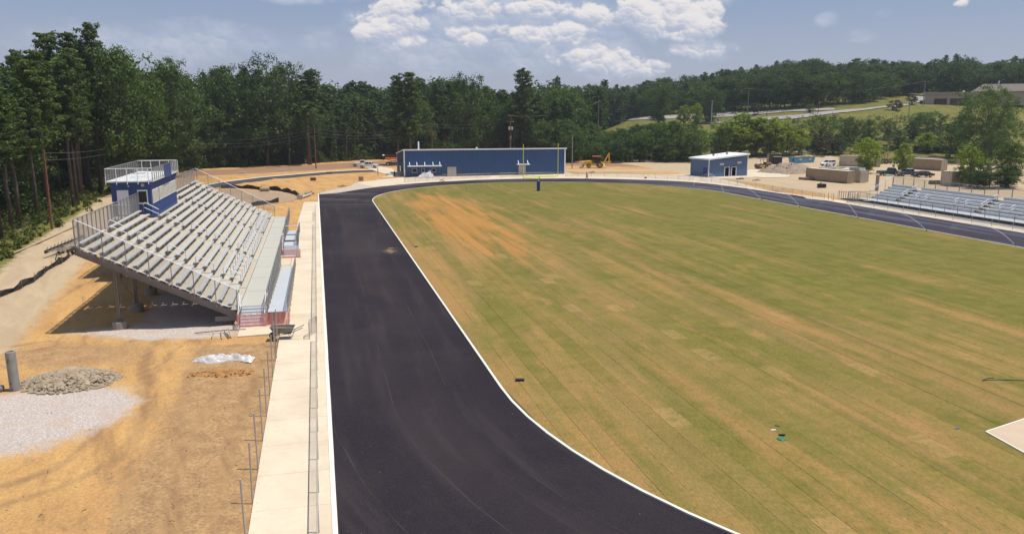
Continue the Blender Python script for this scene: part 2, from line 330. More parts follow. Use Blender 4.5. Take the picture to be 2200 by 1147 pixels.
# butt joints between rolls
jf = N.m('ABSOLUTE', N.m('SUBTRACT', N.m('FRACT', N.m('ADD', N.m('DIVIDE', py_, 11.5), N.m('MULTIPLY', rnd, 17.0))), .5))
col = N.mix(N.m('MULTIPLY', N.m('MULTIPLY', N.ss(jf, .498, .4995), N.ss(blot, .4, .6)), .5), col, (.09, .065, .03))
hs = N.n('ShaderNodeHueSaturation'); hs.inputs['Saturation'].default_value = 1.0; N.link(col, hs.inputs['Color']); 
N.link(N.m('ADD', .95, N.m('MULTIPLY', rnd, .10)), hs.inputs['Value'])
N.link(hs.outputs[0], b.inputs['Base Color']); b.inputs['Roughness'].default_value = .95; b.inputs['Specular IOR Level'].default_value = .15
bn = N.n('ShaderNodeBump'); bn.inputs['Strength'].default_value = .5; bn.inputs['Distance'].default_value = .03
N.link(fib, bn.inputs['Height']); N.link(bn.outputs[0], b.inputs['Normal'])
M['sod'] = m
M['sod_gap'] = plain('sod_joint_soil', (.12, .09, .035), .95)

# terrain : vertex zones (gravel, grass, pale lot, red clay) mixed by noise
m, N, b, P, o = bsdf('site_ground')
va = N.n('ShaderNodeAttribute'); va.attribute_name = 'zones'; sc = N.n('ShaderNodeSeparateColor'); N.link(va.outputs['Color'], sc.inputs[0])
zg, zgr, zp = sc.outputs[0], sc.outputs[1], sc.outputs[2]
vb = N.n('ShaderNodeAttribute'); vb.attribute_name = 'zones_b'; sb = N.n('ShaderNodeSeparateColor'); N.link(vb.outputs['Color'], sb.inputs[0])
zr, zf, zd = sb.outputs[0], sb.outputs[1], sb.outputs[2]
rot = N.n('ShaderNodeVectorRotate', rotation_type='Z_AXIS'); N.link(P, rot.inputs[0]); rot.inputs['Angle'].default_value = -.5
strk = N.n('ShaderNodeMapping'); N.link(rot.outputs[0], strk.inputs['Vector']); strk.inputs['Scale'].default_value = (1.0, .22, 1.0)
nA = N.noise(P, .12, 6, .62, .4); nB = N.noise(P, .9, 7, .68, .5); nC = N.noise(strk.outputs[0], .7, 6, .65, .6); nD = N.noise(P, 7, 5, .7)
dirt = N.mix(N.ss(nA, .36, .66), (.50, .292, .108), (.42, .235, .092))
dirt = N.mix(N.m('MULTIPLY', N.ss(nC, .48, .70), .75), dirt, (.56, .335, .125))
dirt = N.mix(N.m('MULTIPLY', N.ss(nC, .47, .33), .6), dirt, (.27, .155, .07))
dirt = N.mix(N.m('MULTIPLY', N.ss(nB, .56, .72), .55), dirt, (.235, .135, .07))
dirt = N.mix(.4, dirt, N.mix(1.0, dirt, N.mix(N.ss(nD, .3, .7), (.6, .58, .55), (1.4, 1.4, 1.4)), 'MULTIPLY'))
def zone(w, k=.55, lo=.35, hi=.65, n=None):
    return N.ss(N.m('ADD', w, N.m('MULTIPLY', N.m('SUBTRACT', n or nB, .5), k*2)), lo, hi)
brown = N.mix(N.ss(nB, .35, .62), (.31, .185, .088), (.40, .245, .115))
brown = N.mix(.5, brown, N.mix(1.0, brown, N.mix(N.ss(nD, .35, .65), (.55, .53, .5), (1.35, 1.35, 1.35)), 'MULTIPLY'))
col = N.mix(zone(zd, .5), dirt, brown)
vc = N.n('ShaderNodeAttribute'); vc.attribute_name = 'zones_c'; sc3 = N.n('ShaderNodeSeparateColor'); N.link(vc.outputs['Color'], sc3.inputs[0])
col = N.mix(N.m('MULTIPLY', N.ss(sc3.outputs[0], .25, .9), .8), col, N.mix(N.ss(nC, .4, .6), (.25, .145, .07), (.38, .23, .10)))
redc = N.mix(nB, (.25, .135, .078), (.31, .185, .115))
col = N.mix(zone(zr, .4), col, redc)
pale = N.mix(N.ss(nC, .35, .65), (.38, .275, .165), (.47, .355, .225))
pale = N.mix(.3, pale, N.mix(nD, (.3, .22, .13), (.6, .47, .32)))
col = N.mix(zone(zp, .35), col, pale)
vo = N.n('ShaderNodeTexVoronoi'); N.link(P, vo.inputs['Vector']); vo.inputs['Scale'].default_value = 9
gravel = N.mix(N.ss(vo.outputs['Distance'], .1, .6), (.68, .56, .48), (.38, .31, .26))
gravel = N.mix(N.m('MULTIPLY', N.ss(nB, .5, .66), .55), gravel, (.44, .28, .15))
gravel = N.mix(.35, gravel, N.mix(N.noise(P, 22, 3, .7), (.22, .19, .17), (.72, .66, .62)))
col = N.mix(zone(zg, .55, .3, .75), col, gravel)
grass = N.mix(N.ss(N.noise(P, .25, 5, .65), .38, .62), (.105, .114, .022), (.170, .146, .034))
grass = N.mix(.4, grass, N.mix(1.0, grass, N.mix(nD, (.5, .5, .5), (1.5, 1.5, 1.4)), 'MULTIPLY'))
col = N.mix(zone(zgr, .5), col, grass)
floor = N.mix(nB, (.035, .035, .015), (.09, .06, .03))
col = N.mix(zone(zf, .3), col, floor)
N.link(col, b.inputs['Base Color']); b.inputs['Roughness'].default_value = .95; b.inputs['Specular IOR Level'].default_value = .2
bn = N.n('ShaderNodeBump'); bn.inputs['Strength'].default_value = .9; bn.inputs['Distance'].default_value = .12
N.link(N.m('ADD', N.m('MULTIPLY', nC, .6), N.m('ADD', N.m('MULTIPLY', nB, .5), N.m('MULTIPLY', nD, .22))), bn.inputs['Height']); N.link(bn.outputs[0], b.inputs['Normal'])
M['ground'] = m

def foliage(name, c1, c2, c3, tint=.22, transl=.34):
    m = bpy.data.materials.new(name); m.use_nodes = True; t = m.node_tree; t.nodes.clear(); N = NT(t)
    g = N.n('ShaderNodeNewGeometry'); oi = N.n('ShaderNodeObjectInfo')
    oc = N.n('ShaderNodeTexCoord').outputs['Object']
    ocs = N.vm('ADD', oc, N.xyz(N.m('MULTIPLY', oi.outputs['Random'], 90.0), 0.0, 0.0))
    f = N.m('ADD', N.m('MULTIPLY', N.ss(N.noise(ocs, .35, 4, .6), .35, .65), .55), N.m('MULTIPLY', N.ss(N.noise(ocs, .085, 2, .5), .38, .62), .6))
    col = N.mix(f, tuple(v*.85 for v in c1), tuple(v*1.1 for v in c2))
    col = N.mix(N.m('MULTIPLY', N.ss(g.outputs['Random Per Island'], .6, 1.0), .5), col, c3)
    col = N.mix(1.0, col, N.mix(g.outputs['Random Per Island'], (.7, .7, .7), (1.3, 1.3, 1.3)), 'MULTIPLY')
    col = N.mix(1.0, col, N.mix(oi.outputs['Random'], (1-tint*1.1, 1-tint, 1-tint*.5), (1+tint*1.2, 1+tint, 1+tint*.3)), 'MULTIPLY')
    a = N.n('ShaderNodeBsdfDiffuse'); N.link(col, a.inputs[0]); tr = N.n('ShaderNodeBsdfTranslucent'); N.link(N.mix(1.0, col, (1.1, 1.3, .6), 'MULTIPLY'), tr.inputs[0])
    gl = N.n('ShaderNodeBsdfGlossy'); gl.inputs['Roughness'].default_value = .55; N.link(N.mix(.0, (.5, .55, .5), (1, 1, 1)), gl.inputs[0])
    mx = N.n('ShaderNodeMixShader'); mx.inputs[0].default_value = transl; N.link(a.outputs[0], mx.inputs[1]); N.link(tr.outputs[0], mx.inputs[2])
    m2 = N.n('ShaderNodeMixShader'); m2.inputs[0].default_value = .03; N.link(mx.outputs[0], m2.inputs[1]); N.link(gl.outputs[0], m2.inputs[2])
    o = N.n('ShaderNodeOutputMaterial'); N.link(m2.outputs[0], o.inputs[0]); return m
M['needles'] = foliage('pine_needles', (.056, .096, .026), (.080, .118, .030), (.140, .160, .040))
M['leaf_dark'] = foliage('dark_leaves', (.050, .088, .024), (.072, .114, .028), (.118, .150, .036))
M['leaf_mid'] = foliage('mid_green_leaves', (.062, .106, .022), (.090, .134, .027), (.135, .165, .036))
M['leaf_bright'] = foliage('bright_green_leaves', (.18, .235, .020), (.23, .285, .028), (.30, .33, .045), .10, .40)
M['leaf_red'] = foliage('reddish_leaves', (.085, .042, .030), (.055, .050, .025), (.12, .055, .045), .1)
M['weeds'] = foliage('weeds', (.050, .080, .014), (.085, .095, .018), (.15, .13, .03), .1)
M['leaf_autumn'] = foliage('rusty_leaves', (.20, .085, .025), (.13, .08, .02), (.24, .13, .03), .1)

def seethrough(name, col, alpha, rough=.5, stripes=None):
    m = bpy.data.materials.new(name); m.use_nodes = True; t = m.node_tree; t.nodes.clear(); N = NT(t)
    p = N.n('ShaderNodeBsdfPrincipled'); p.inputs['Base Color'].default_value = (*col, 1); p.inputs['Roughness'].default_value = rough
    tr = N.n('ShaderNodeBsdfTransparent'); mx = N.n('ShaderNodeMixShader'); o = N.n('ShaderNodeOutputMaterial')
    if stripes:
        g = N.n('ShaderNodeNewGeometry'); sx = N.n('ShaderNodeSeparateXYZ'); N.link(g.outputs['Position'], sx.inputs[0])
        h = N.m('ADD', N.m('MULTIPLY', sx.outputs[0], .97), N.m('MULTIPLY', sx.outputs[1], .97))
        a1 = N.m('ABSOLUTE', N.m('SUBTRACT', N.m('FRACT', N.m('DIVIDE', N.m('ADD', h, sx.outputs[2]), stripes)), .5))
        a2 = N.m('ABSOLUTE', N.m('SUBTRACT', N.m('FRACT', N.m('DIVIDE', N.m('SUBTRACT', h, sx.outputs[2]), stripes)), .5))
        w = N.m('MAXIMUM', N.m('LESS_THAN', a1, alpha*.5), N.m('LESS_THAN', a2, alpha*.5))
        N.link(w, mx.inputs[0])
    else: mx.inputs[0].default_value = alpha
    N.link(tr.outputs[0], mx.inputs[1]); N.link(p.outputs[0], mx.inputs[2]); N.link(mx.outputs[0], o.inputs[0]); return m
M['chain'] = seethrough('chain_link_mesh', (.26, .25, .24), .13, .5, stripes=.075)
M['chain_dense'] = seethrough('railing_mesh', (.30, .28, .27), .30, .5, stripes=.09)
M['pink_net'] = seethrough('pink_safety_net', (.78, .26, .24), .50, .8)
M['plastic'] = seethrough('clear_plastic_sheet', (.72, .70, .70), .72, .25)
M['spray'] = seethrough('water_spray', (.90, .92, .97), .17, .3)
M['spray_thin'] = seethrough('thin_water_spray', (.90, .92, .97), .045, .3)

# ------------------------------------------------------------------ mesh helpers
class MB:
    def __init__(s): s.v = []; s.f = []
    def add(s, vs, fs):
        k = len(s.v); s.v += [tuple(v) for v in vs]; s.f += [tuple(i+k for i in f) for f in fs]; return s
    def box(s, x0, y0, z0, x1, y1, z1):
        return s.add([(x0, y0, z0), (x1, y0, z0), (x1, y1, z0), (x0, y1, z0), (x0, y0, z1), (x1, y0, z1), (x1, y1, z1), (x0, y1, z1)],
                     [(3, 2, 1, 0), (4, 5, 6, 7), (0, 1, 5, 4), (1, 2, 6, 5), (2, 3, 7, 6), (3, 0, 4, 7)])
    def bar(s, a, b_, w, h):                          # rectangular bar from a to b
        a = Vector(a); b_ = Vector(b_); dr = (b_-a).normalized()
        up = Vector((0, 0, 1)) if abs(dr.z) < .95 else Vector((1, 0, 0))
        sd = dr.cross(up).normalized(); up = sd.cross(dr).normalized()
        vs = [q+sd*i*w/2+up*j*h/2 for q in (a, b_) for i, j in ((-1, -1), (1, -1), (1, 1), (-1, 1))]
        return s.add(vs, [(3, 2, 1, 0), (4, 5, 6, 7), (0, 1, 5, 4), (1, 2, 6, 5), (2, 3, 7, 6), (3, 0, 4, 7)])
    def tube(s, pts, r, n=6, r1=None):
        pts = [Vector(p) for p in pts]; k = len(s.v); L = len(pts); prev = None
        for i, p in enumerate(pts):
            t = (pts[min(i+1, L-1)]-pts[max(i-1, 0)]).normalized()
            if prev is None:
                up = Vector((0, 0, 1)) if abs(t.z) < .9 else Vector((1, 0, 0)); sd = t.cross(up).normalized()
            else: sd = (prev-t*prev.dot(t)).normalized()
            prev = sd; u2 = t.cross(sd); rr = r if r1 is None else r+(r1-r)*i/(L-1)
            for j in range(n):
                a = 2*math.pi*j/n; s.v.append(tuple(p+sd*math.cos(a)*rr+u2*math.sin(a)*rr))
        for i in range(L-1):
            for j in range(n):
                s.f.append((k+i*n+j, k+i*n+(j+1) % n, k+(i+1)*n+(j+1) % n, k+(i+1)*n+j))
        s.f.append(tuple(k+j for j in range(n))[::-1]); s.f.append(tuple(k+(L-1)*n+j for j in range(n)))
        return s
    def extr(s, poly, y0, y1):                        # polygon in x,z extruded along y
        n = len(poly); vs = [(x, y0, z) for x, z in poly]+[(x, y1, z) for x, z in poly]
        fs = [tuple(range(n)), tuple(range(2*n-1, n-1, -1))]+[(i, i+n, (i+1) % n+n, (i+1) % n) for i in range(n)]
        return s.add(vs, fs)
    def sheet(s, poly, z0, z1=None):                  # polygon in x,y ; thick when z1 is given
        n = len(poly)
        if z1 is None: return s.add([(x, y, z0) for x, y in poly], [tuple(range(n))])
        vs = [(x, y, z0) for x, y in poly]+[(x, y, z1) for x, y in poly]
        return s.add(vs, [tuple(range(n-1, -1, -1)), tuple(range(n, 2*n))]+[(i, (i+1) % n, (i+1) % n+n, i+n) for i in range(n)])
    def lathe(s, prof, n=16, cx=0, cy=0):
        k = len(s.v)
        for r, z in prof:
            for j in range(n):
                a = 2*math.pi*j/n; s.v.append((cx+r*math.cos(a), cy+r*math.sin(a), z))
        for i in range(len(prof)-1):
            for j in range(n): s.f.append((k+i*n+j, k+i*n+(j+1) % n, k+(i+1)*n+(j+1) % n, k+(i+1)*n+j))
        s.f.append(tuple(k+j for j in range(n))[::-1]); s.f.append(tuple(k+(len(prof)-1)*n+j for j in range(n)))
        return s
    def mesh(s, name, smooth=False):
        me = bpy.data.meshes.new(name); me.from_pydata(s.v, [], s.f); me.update()
        bm = bmesh.new(); bm.from_mesh(me); bmesh.ops.recalc_face_normals(bm, faces=bm.faces); bm.to_mesh(me); bm.free()
        if smooth: me.shade_smooth()
        return me
def link(name, me, mat=None, parent=None, loc=(0, 0, 0), rz=0):
    o = bpy.data.objects.new(name, me); C.objects.link(o)
    if mat is not None and me is not None and len(me.materials) == 0: me.materials.append(M[mat] if isinstance(mat, str) else mat)
    o.location = loc; o.rotation_euler = (0, 0, rz)
    if parent is not None: o.parent = parent
    return o
def part(name, mb, mat, parent, loc=(0, 0, 0), rz=0, smooth=False, bevel=0, label=None, kind=None):
    o = link(name, mb.mesh(name, smooth), mat, parent, loc, rz)
    if bevel:
        md = o.modifiers.new('bevel', 'BEVEL'); md.width = bevel; md.segments = 2; md.limit_method = 'ANGLE'
    if label: o['label'] = label
    if kind: o['kind'] = kind
    return o
def thing(name, label, cat, loc, rz=0, group=None):
    o = bpy.data.objects.new(name, None); C.objects.link(o); o.location = loc; o.rotation_euler = (0, 0, rz); o.empty_display_size = .2
    o['label'] = label; o['category'] = cat
    if group: o['group'] = group
    return o
def tag(o, label, cat, group=None, kind=None):
    if label: o['label'] = label
    if cat: o['category'] = cat
    if group: o['group'] = group
    if kind: o['kind'] = kind
    return o
def struct(name, mb, mat, loc=(0, 0, 0), rz=0):
    o = part(name, mb, mat, None, loc, rz); o['kind'] = 'structure'; return o
def dup(root, loc, rz, label, group=None, scale=None):
    r = root.copy(); C.objects.link(r); r.location = loc; r.rotation_euler = (0, 0, rz); r['label'] = label
    if group: r['group'] = group
    if scale: r.scale = scale
    for ch in list(root.children):
        c = ch.copy(); C.objects.link(c); c.parent = r
        for g in ch.children:
            e = g.copy(); C.objects.link(e); e.parent = c
    return r
ORD = ['nearest', 'second', 'third', 'fourth', 'fifth', 'sixth', 'seventh', 'eighth', 'ninth', 'tenth', 'eleventh', 'twelfth', 'thirteenth', 'fourteenth', 'fifteenth', 'sixteenth', 'seventeenth', 'eighteenth', 'nineteenth', 'twentieth']
rng = np.random.default_rng(7); random.seed(7)

# ------------------------------------------------------------------ ground sheet
def axis(segs):
    out = []
    for a, b_, st in segs: out += list(np.arange(a, b_, st))
    return np.array(out+[segs[-1][1]])
gx = axis([(-1800, -200, 80), (-200, -90, 8), (-90, -42, 1.0), (-42, -4, .42), (-4, 130, 3), (130, 300, 5), (300, 2000, 85)])
gy = axis([(-400, 0, 40), (0, 20, 2), (20, 66, .42), (66, 90, 1.0), (90, 200, 1.8), (200, 420, 4), (420, 700, 14), (700, 3000, 115)])
X, Y = np.meshgrid(gx, gy)
Zg = hf(X, Y)
S_ = X*U[0]+Y*U[1]; Pp = X*V[0]+Y*V[1]
def vnoise(X, Y, sc, seed):
    r = np.random.default_rng(seed); t = r.random((64, 64)); xi = X/sc; yi = Y/sc
    x0 = np.floor(xi).astype(int); y0 = np.floor(yi).astype(int); fx = xi-x0; fy = yi-y0; fx = fx*fx*(3-2*fx); fy = fy*fy*(3-2*fy)
    g = lambda a, b_: t[a % 64, b_ % 64]
    return (g(x0, y0)*(1-fx)+g(x0+1, y0)*fx)*(1-fy)+(g(x0, y0+1)*(1-fx)+g(x0+1, y0+1)*fx)*fy
dirtw = sstep(-3.4, -6.0, Pp)*(S_ > -20)*(S_ < 240)
Zg = Zg-.05-.02*vnoise(X, Y, 3, 1)+dirtw*(.13*(vnoise(X, Y, 2.4, 2)-.5)+.07*(vnoise(X, Y, 1.1, 3)-.5)+.03)
Zg = np.where((Pp > -3.2) & (Pp < 88) & (S_ > -50) & (S_ < 185), -.08, Zg)
Zg = np.where(Y < 15, np.minimum(Zg, -.06), Zg)
ny, nx = X.shape
verts = np.stack([X, Y, Zg], -1).reshape(-1, 3)
idx = np.arange(nx*ny).reshape(ny, nx)
quads = np.stack([idx[:-1, :-1], idx[:-1, 1:], idx[1:, 1:], idx[1:, :-1]], -1).reshape(-1, 4)
def np_mesh(name, verts, quads, smooth=False):
    me = bpy.data.meshes.new(name); n = len(verts); q = len(quads); k = quads.shape[1]
    me.vertices.add(n); me.vertices.foreach_set('co', np.asarray(verts, np.float32).ravel())
    me.loops.add(q*k); me.loops.foreach_set('vertex_index', quads.astype(np.int32).ravel())
    me.polygons.add(q); me.polygons.foreach_set('loop_start', np.arange(0, q*k, k, dtype=np.int32)); me.polygons.foreach_set('loop_total', np.full(q, k, np.int32))
    me.update(calc_edges=True)
    if smooth: me.shade_smooth()
    return me
gme = np_mesh('ground', verts, quads, True)
def gauss(cx, cy, rx, ry, ang=0):
    c, s = math.cos(ang), math.sin(ang); a = ((X-cx)*c+(Y-cy)*s)/rx; b_ = (-(X-cx)*s+(Y-cy)*c)/ry
    return np.exp(-(a*a+b_*b_))
# gravel patch by the concrete cylinder, gravel under the stand, gravel near its front corner
gA, gB = G(60, 900), G(330, 700)
grav = np.clip(1.35*gauss(G(30, 905)[0], G(30, 905)[1], 4.2, 4.2)+.8*gauss(G(140, 870)[0], G(140, 870)[1], 3.2, 2.6)+.9*gauss(*G(330, 712), 6.5, 1.6, .05)+1.0*np.exp(-((Pp+9.0)/4.2)**4-((S_-70)/15.5)**4)+.7*gauss(*G(630, 425), 1.6, 5), 0, 1)
# forest boundary (world) used both for the ground and the trees
FB = [G(-420, 900), G(-150, 640), G(0, 532), G(110, 470), G(180, 428), G(235, 398), G(300, 380), G(430, 363), G(500, 358), G(640, 352), G(700, 349), G(760, 345), G(850, 341), G(1010, 341), G(1190, 346), G(1238, 347)]
def seg_d(X, Y, pts):
    best = np.full(np.shape(X), 1e9)
    for (x0, y0), (x1, y1) in zip(pts[:-1], pts[1:]):
        dx_, dy_ = x1-x0, y1-y0; t = np.clip(((X-x0)*dx_+(Y-y0)*dy_)/(dx_*dx_+dy_*dy_), 0, 1)
        best = np.minimum(best, np.hypot(X-x0-t*dx_, Y-y0-t*dy_))
    return best
def inside(X, Y, poly):
    res = np.zeros(np.shape(X), bool); n = len(poly)
    for i in range(n):
        x0, y0 = poly[i]; x1, y1 = poly[(i+1) % n]
        c = ((y0 > Y) != (y1 > Y)) & (X < (x1-x0)*(Y-y0)/(y1-y0+1e-9)+x0); res ^= c
    return res
forest_poly = FB+[(32, 400), (-50, 900), (-900, 900), (-900, -200)]
infor = inside(X, Y, forest_poly); dF = seg_d(X, Y, FB)
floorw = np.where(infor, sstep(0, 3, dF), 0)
leftb = (X < -25) & (Y < 190)
grassw = np.where(leftb, np.exp(-(dF/3.2)**2)*1.0, np.exp(-(dF/2.0)**2)*.6)
az_ = np.degrees(np.arctan2(X, np.maximum(Y, .1))); rr_ = np.hypot(X, Y)
hill = sstep(2.5, 4.2, az_)*sstep(258, 272, Y)+sstep(21, 24, az_)*sstep(240, 252, Y)*(Y < 300)
hill = np.clip(hill, 0, 1)
grassw = np.clip(grassw+hill, 0, 1)
lot = sstep(88, 96, Pp)*(1-hill)*sstep(100, 112, S_)
lot = np.clip(lot+.9*np.exp(-((X-35)/30)**4-((Y-214)/5.5)**4), 0, 1)
pathL = seg_d(X, Y, [G(-200, 760), G(0, 600), G(80, 540), G(160, 480), G(235, 430), G(300, 400)])
pale = np.clip(lot+np.exp(-(pathL/6.5)**4)*.95, 0, 1)
pale = np.clip(pale+.8*gauss(*G(560, 420), 9, 13, -.24)+.0, 0, 1)
redw = np.clip(np.exp(-(seg_d(X, Y, [G(430, 372), G(640, 362), G(800, 352), G(850, 349)])/11.0)**4)*1.1+np.exp(-(seg_d(X, Y, [G(1215, 352), G(1470, 356)])/10)**4)*1.05, 0, 1)
brw = np.clip(1.0*np.exp(-((Pp+4.8)/2.6)**2)*(S_ < 51)+.6*gauss(*G(150, 760), 5, 3)+.22, 0, 1)*(S_ < 110)
ruts = np.zeros_like(X)
for k, pl_ in enumerate(([(300, 735), (262, 800), (268, 880), (235, 960), (120, 1030), (-40, 1070)], [(420, 735), (360, 800), (345, 900), (330, 1000), (310, 1160)], [(90, 740), (-40, 760)], [(520, 800), (470, 900), (430, 1010), (400, 1160)], [(-60, 700), (120, 640), (210, 560), (250, 500)], [(-60, 660), (60, 620), (150, 560), (190, 520)])):
    c_ = [G(*q) for q in pl_]
    # round the corners of each wheel path, then two wheel marks 1.7 m apart
    for _ in range(3): c_ = [c_[0]]+[q for a, b_ in zip(c_[:-1], c_[1:]) for q in ((a[0]*.75+b_[0]*.25, a[1]*.75+b_[1]*.25), (a[0]*.25+b_[0]*.75, a[1]*.25+b_[1]*.75))]+[c_[-1]]
    dd_ = seg_d(X, Y, c_)
    ruts = np.maximum(ruts, np.exp(-((dd_-.9)/.38)**2)*(.6+.5*vnoise(X, Y, 2.0, 60+k)))
Zr = -(ruts*.045)*((Pp < -3.4) & (S_ < 150))
co_ = np.stack([X, Y, Zg+Zr], -1).reshape(-1, 3).astype(np.float32); gme.vertices.foreach_set('co', co_.ravel()); gme.update()
for nm, ch in (('zones_c', (ruts, ruts*0, ruts*0)), ('zones', (grav, grassw, pale)), ('zones_b', (redw, floorw, brw))):
    ca = gme.color_attributes.new(nm, 'FLOAT_COLOR', 'POINT')
    arr = np.ones((nx*ny, 4), np.float32)
    for i, c in enumerate(ch): arr[:, i] = np.clip(c, 0, 1).ravel()
    ca.data.foreach_set('color', arr.ravel())
go = link('ground', gme, 'ground'); go['kind'] = 'structure'

# ------------------------------------------------------------------ track, field, curbs (p across = local x, s along = local y)
FP = dict(loc=(0, 0, 0), rz=PHI)
CF, CN, CP, RI = 135.0, 39.0, 42.0, 32.95
outer_px = [(734, 414), (759, 409), (792.5, 403), (843, 397.2), (915, 391.4), (1030, 385.8), (1123, 383), (1214, 382.8), (1330, 384), (1440, 388), (1486, 390.6), (1539, 395), (1594.6, 404), (1672, 415.2), (1780, 432)]
outer = [(0.155, 150.7)]
for q in outer_px:
    s, p = sp_of(*G(*q)); outer.append((p, s))
outer += [(85.0, 116), (85.0, 40)]+[(42+43*math.cos(a), 40+43*math.sin(a)*-1) for a in np.linspace(.15, math.pi-.35, 14)]+[(.155, -12)]
# smooth the far bend a little
for _ in range(2):
    o2 = outer[:]
    for i in range(2, 15): o2[i] = ((outer[i-1][0]+2*outer[i][0]+outer[i+1][0])/4, (outer[i-1][1]+2*outer[i][1]+outer[i+1][1])/4)
    outer = o2
tr = struct('running_track', MB().sheet(outer, -.06, .02), 'asphalt', **FP)
def stadium(r, n=48):
    pts = [(CP-r*math.cos(a), CF+r*math.sin(a)) for a in np.linspace(0, math.pi, n)]
    pts += [(CP+r*math.cos(a), CN-r*math.sin(a)) for a in np.linspace(0, math.pi, n)]
    return pts
field = struct('field_subsoil', MB().sheet(stadium(RI-.02), .0, .03), 'sod_gap', **FP)
field['label'] = 'football field of newly laid sod strips inside the track'
# inner curb
mb = MB(); a1, a2 = stadium(RI+.10), stadium(RI-.03); n = len(a1)
for i in range(n):
    j = (i+1) % n
    mb.add([(*a1[i], .0), (*a1[j], .0), (*a2[j], .0), (*a2[i], .0), (*a1[i], .085), (*a1[j], .085), (*a2[j], .085), (*a2[i], .085)], [(4, 5, 6, 7), (0, 1, 5, 4), (2, 3, 7, 6)])
struct('inner_curb', mb, 'curb', **FP)
# sod strips
wS = 1.07; p0 = CP-RI+.03; k = 0
while p0 < CP+RI-.05:
    p1 = min(p0+wS, CP+RI-.03); 
    def lim(p):
        h = math.sqrt(max(0, (RI-.04)**2-(p-CP)**2)); return (CN-h, CF+h)
    xs = np.linspace(p0+.006, p1-.006, 3); rows = [lim(x) for x in xs]
    ns = 40; mb = MB(); z0 = .045+rng.random()*.012
    for i in range(ns+1):
        for x, (sa, sbb) in zip(xs, rows):
            jit = (rng.random()-.5)*.012
            mb.v.append((x+(jit if x != xs[1] else 0), sa+(sbb-sa)*i/ns, z0+(rng.random()*.006)+(0.006 if x == xs[1] else 0)))
    for i in range(ns):
        for j in range(2):
            a = i*3+j; mb.f.append((a, a+1, a+4, a+3))
    L = len(mb.v)
    for i in range(ns):                                 # turf edge thickness
        for j in (0, 2):
            a = i*3+j; v0, v1 = mb.v[a], mb.v[a+3]; kk = len(mb.v)
            mb.v += [(v0[0], v0[1], .02), (v1[0], v1[1], .02)]; mb.f.append((a, a+3, kk+1, kk))
    part('sod_strip', mb, 'sod', field); p0 += wS; k += 1

# left walkway slabs + outer curb
walk = struct('walkway', MB().sheet([(-2.86, 10), (-.02, 10), (-.02, 137.5), (-2.3, 137.5), (-2.8, 110)], -.05, .043), 'concrete', **FP)
walk['label'] = 'pale concrete walkway beside the running track'
s0 = -8.0
while s0 < 136:
    s1 = min(s0+3.0, 137.6)
    pl = lambda s: -2.87+(0.5*max(0, s-110)/27)
    for (pa, pb) in (((pl, 0), (-.52, -.52)), ((-.51, -.51), (-.055, -.055))):
        if callable(pa[0] if isinstance(pa, tuple) else pa): poly = [(pl(s0), s0+.008), (pb[0], s0+.008), (pb[0], s1-.008), (pl(s1), s1-.008)]
        else: poly = [(pa[0], s0+.008), (pb[0], s0+.008), (pb[0], s1-.008), (pa[0], s1-.008)]
        part('slab', MB().sheet(poly, .0, .05+rng.random()*.004), 'concrete', walk)
    s0 = s1
cb = MB(); s0 = -8
while s0 < 150: cb.box(-.035, s0+.004, 0, .15+.012*rng.random(), s0+3.044, .075); s0 += 3.05
struct('outer_curb', cb, 'curb', **FP)
# concrete pads near the stand stairs
pad = struct('entrance_pad', MB().sheet([(-5.55, 52.7), (-2.9, 52.9), (-2.9, 56.6), (-5.6, 56.6)], -.05, .06), 'concrete', **FP)
ramp_pad = struct('ramp_pad', MB().sheet([(-4.6, 56.7), (-2.9, 56.7), (-2.9, 92), (-4.6, 92)], -.05, .045), 'concrete', **FP)
# far concrete apron between track and the long building, strip along the far right fence
ap_px_up = [(690, 426), (720, 420), (752, 411), (762, 401), (800, 396), (820, 387), (853, 383), (872, 382.2), (1030, 378.3), (1212, 374), (1216, 370), (1228, 374.8), (1330, 373.8), (1440, 376), (1478, 377), (1440, 377.5)]
apron_poly = [G(*q) for q in [(764, 393), (853, 382.4), (872, 381.7), (1212, 373.6), (1213, 369.5), (1232, 374.6), (1330, 373.8), (1440, 375.5), (1478, 374), (1540, 371), (1612, 366), (1680, 377), (1600, 382), (1546, 384), (1585, 392.7), (1641, 406.7), (1725, 423), (1733, 427)]]
edge = []
for (p, s) in outer[4:16]: edge.append(SP(s-.02, p))
ap_pts = apron_poly+[SP(s+.0, p) for (p, s) in reversed(outer[3:16])]
struct('far_apron', MB().sheet(ap_pts, -.06, .035), 'concrete')
struct('track_side_apron', MB().sheet([SP(151.3, -.2), SP(151.0, 2.0), G(759, 409), G(843, 397.2), G(764, 393), G(752, 400), G(700, 411)], -.06, .012), plain('packed_gravel', (.50, .41, .32), .9, scale=1.2, amt=.8))
# right straight: narrow concrete edge and the stand's base slab
struct('right_kerb_walk', MB().sheet([(84.9, 20), (87.2, 20), (87.2, 117), (87.6, 122), (85.2, 137), (84.9, 120)], -.05, .05), 'concrete', **FP)
struct('right_stand_slab', MB().sheet([(87.2, 20), (99.5, 20), (99.5, 116), (87.2, 116)], -.05, .047), 'concrete_grey', **FP)
struct('lot_slab', MB().sheet([G(*q) for q in [(1606, 379), (1600, 366), (1622, 364), (1700, 378), (1690, 381), (1640, 382)]], -.05, .041), 'concrete')

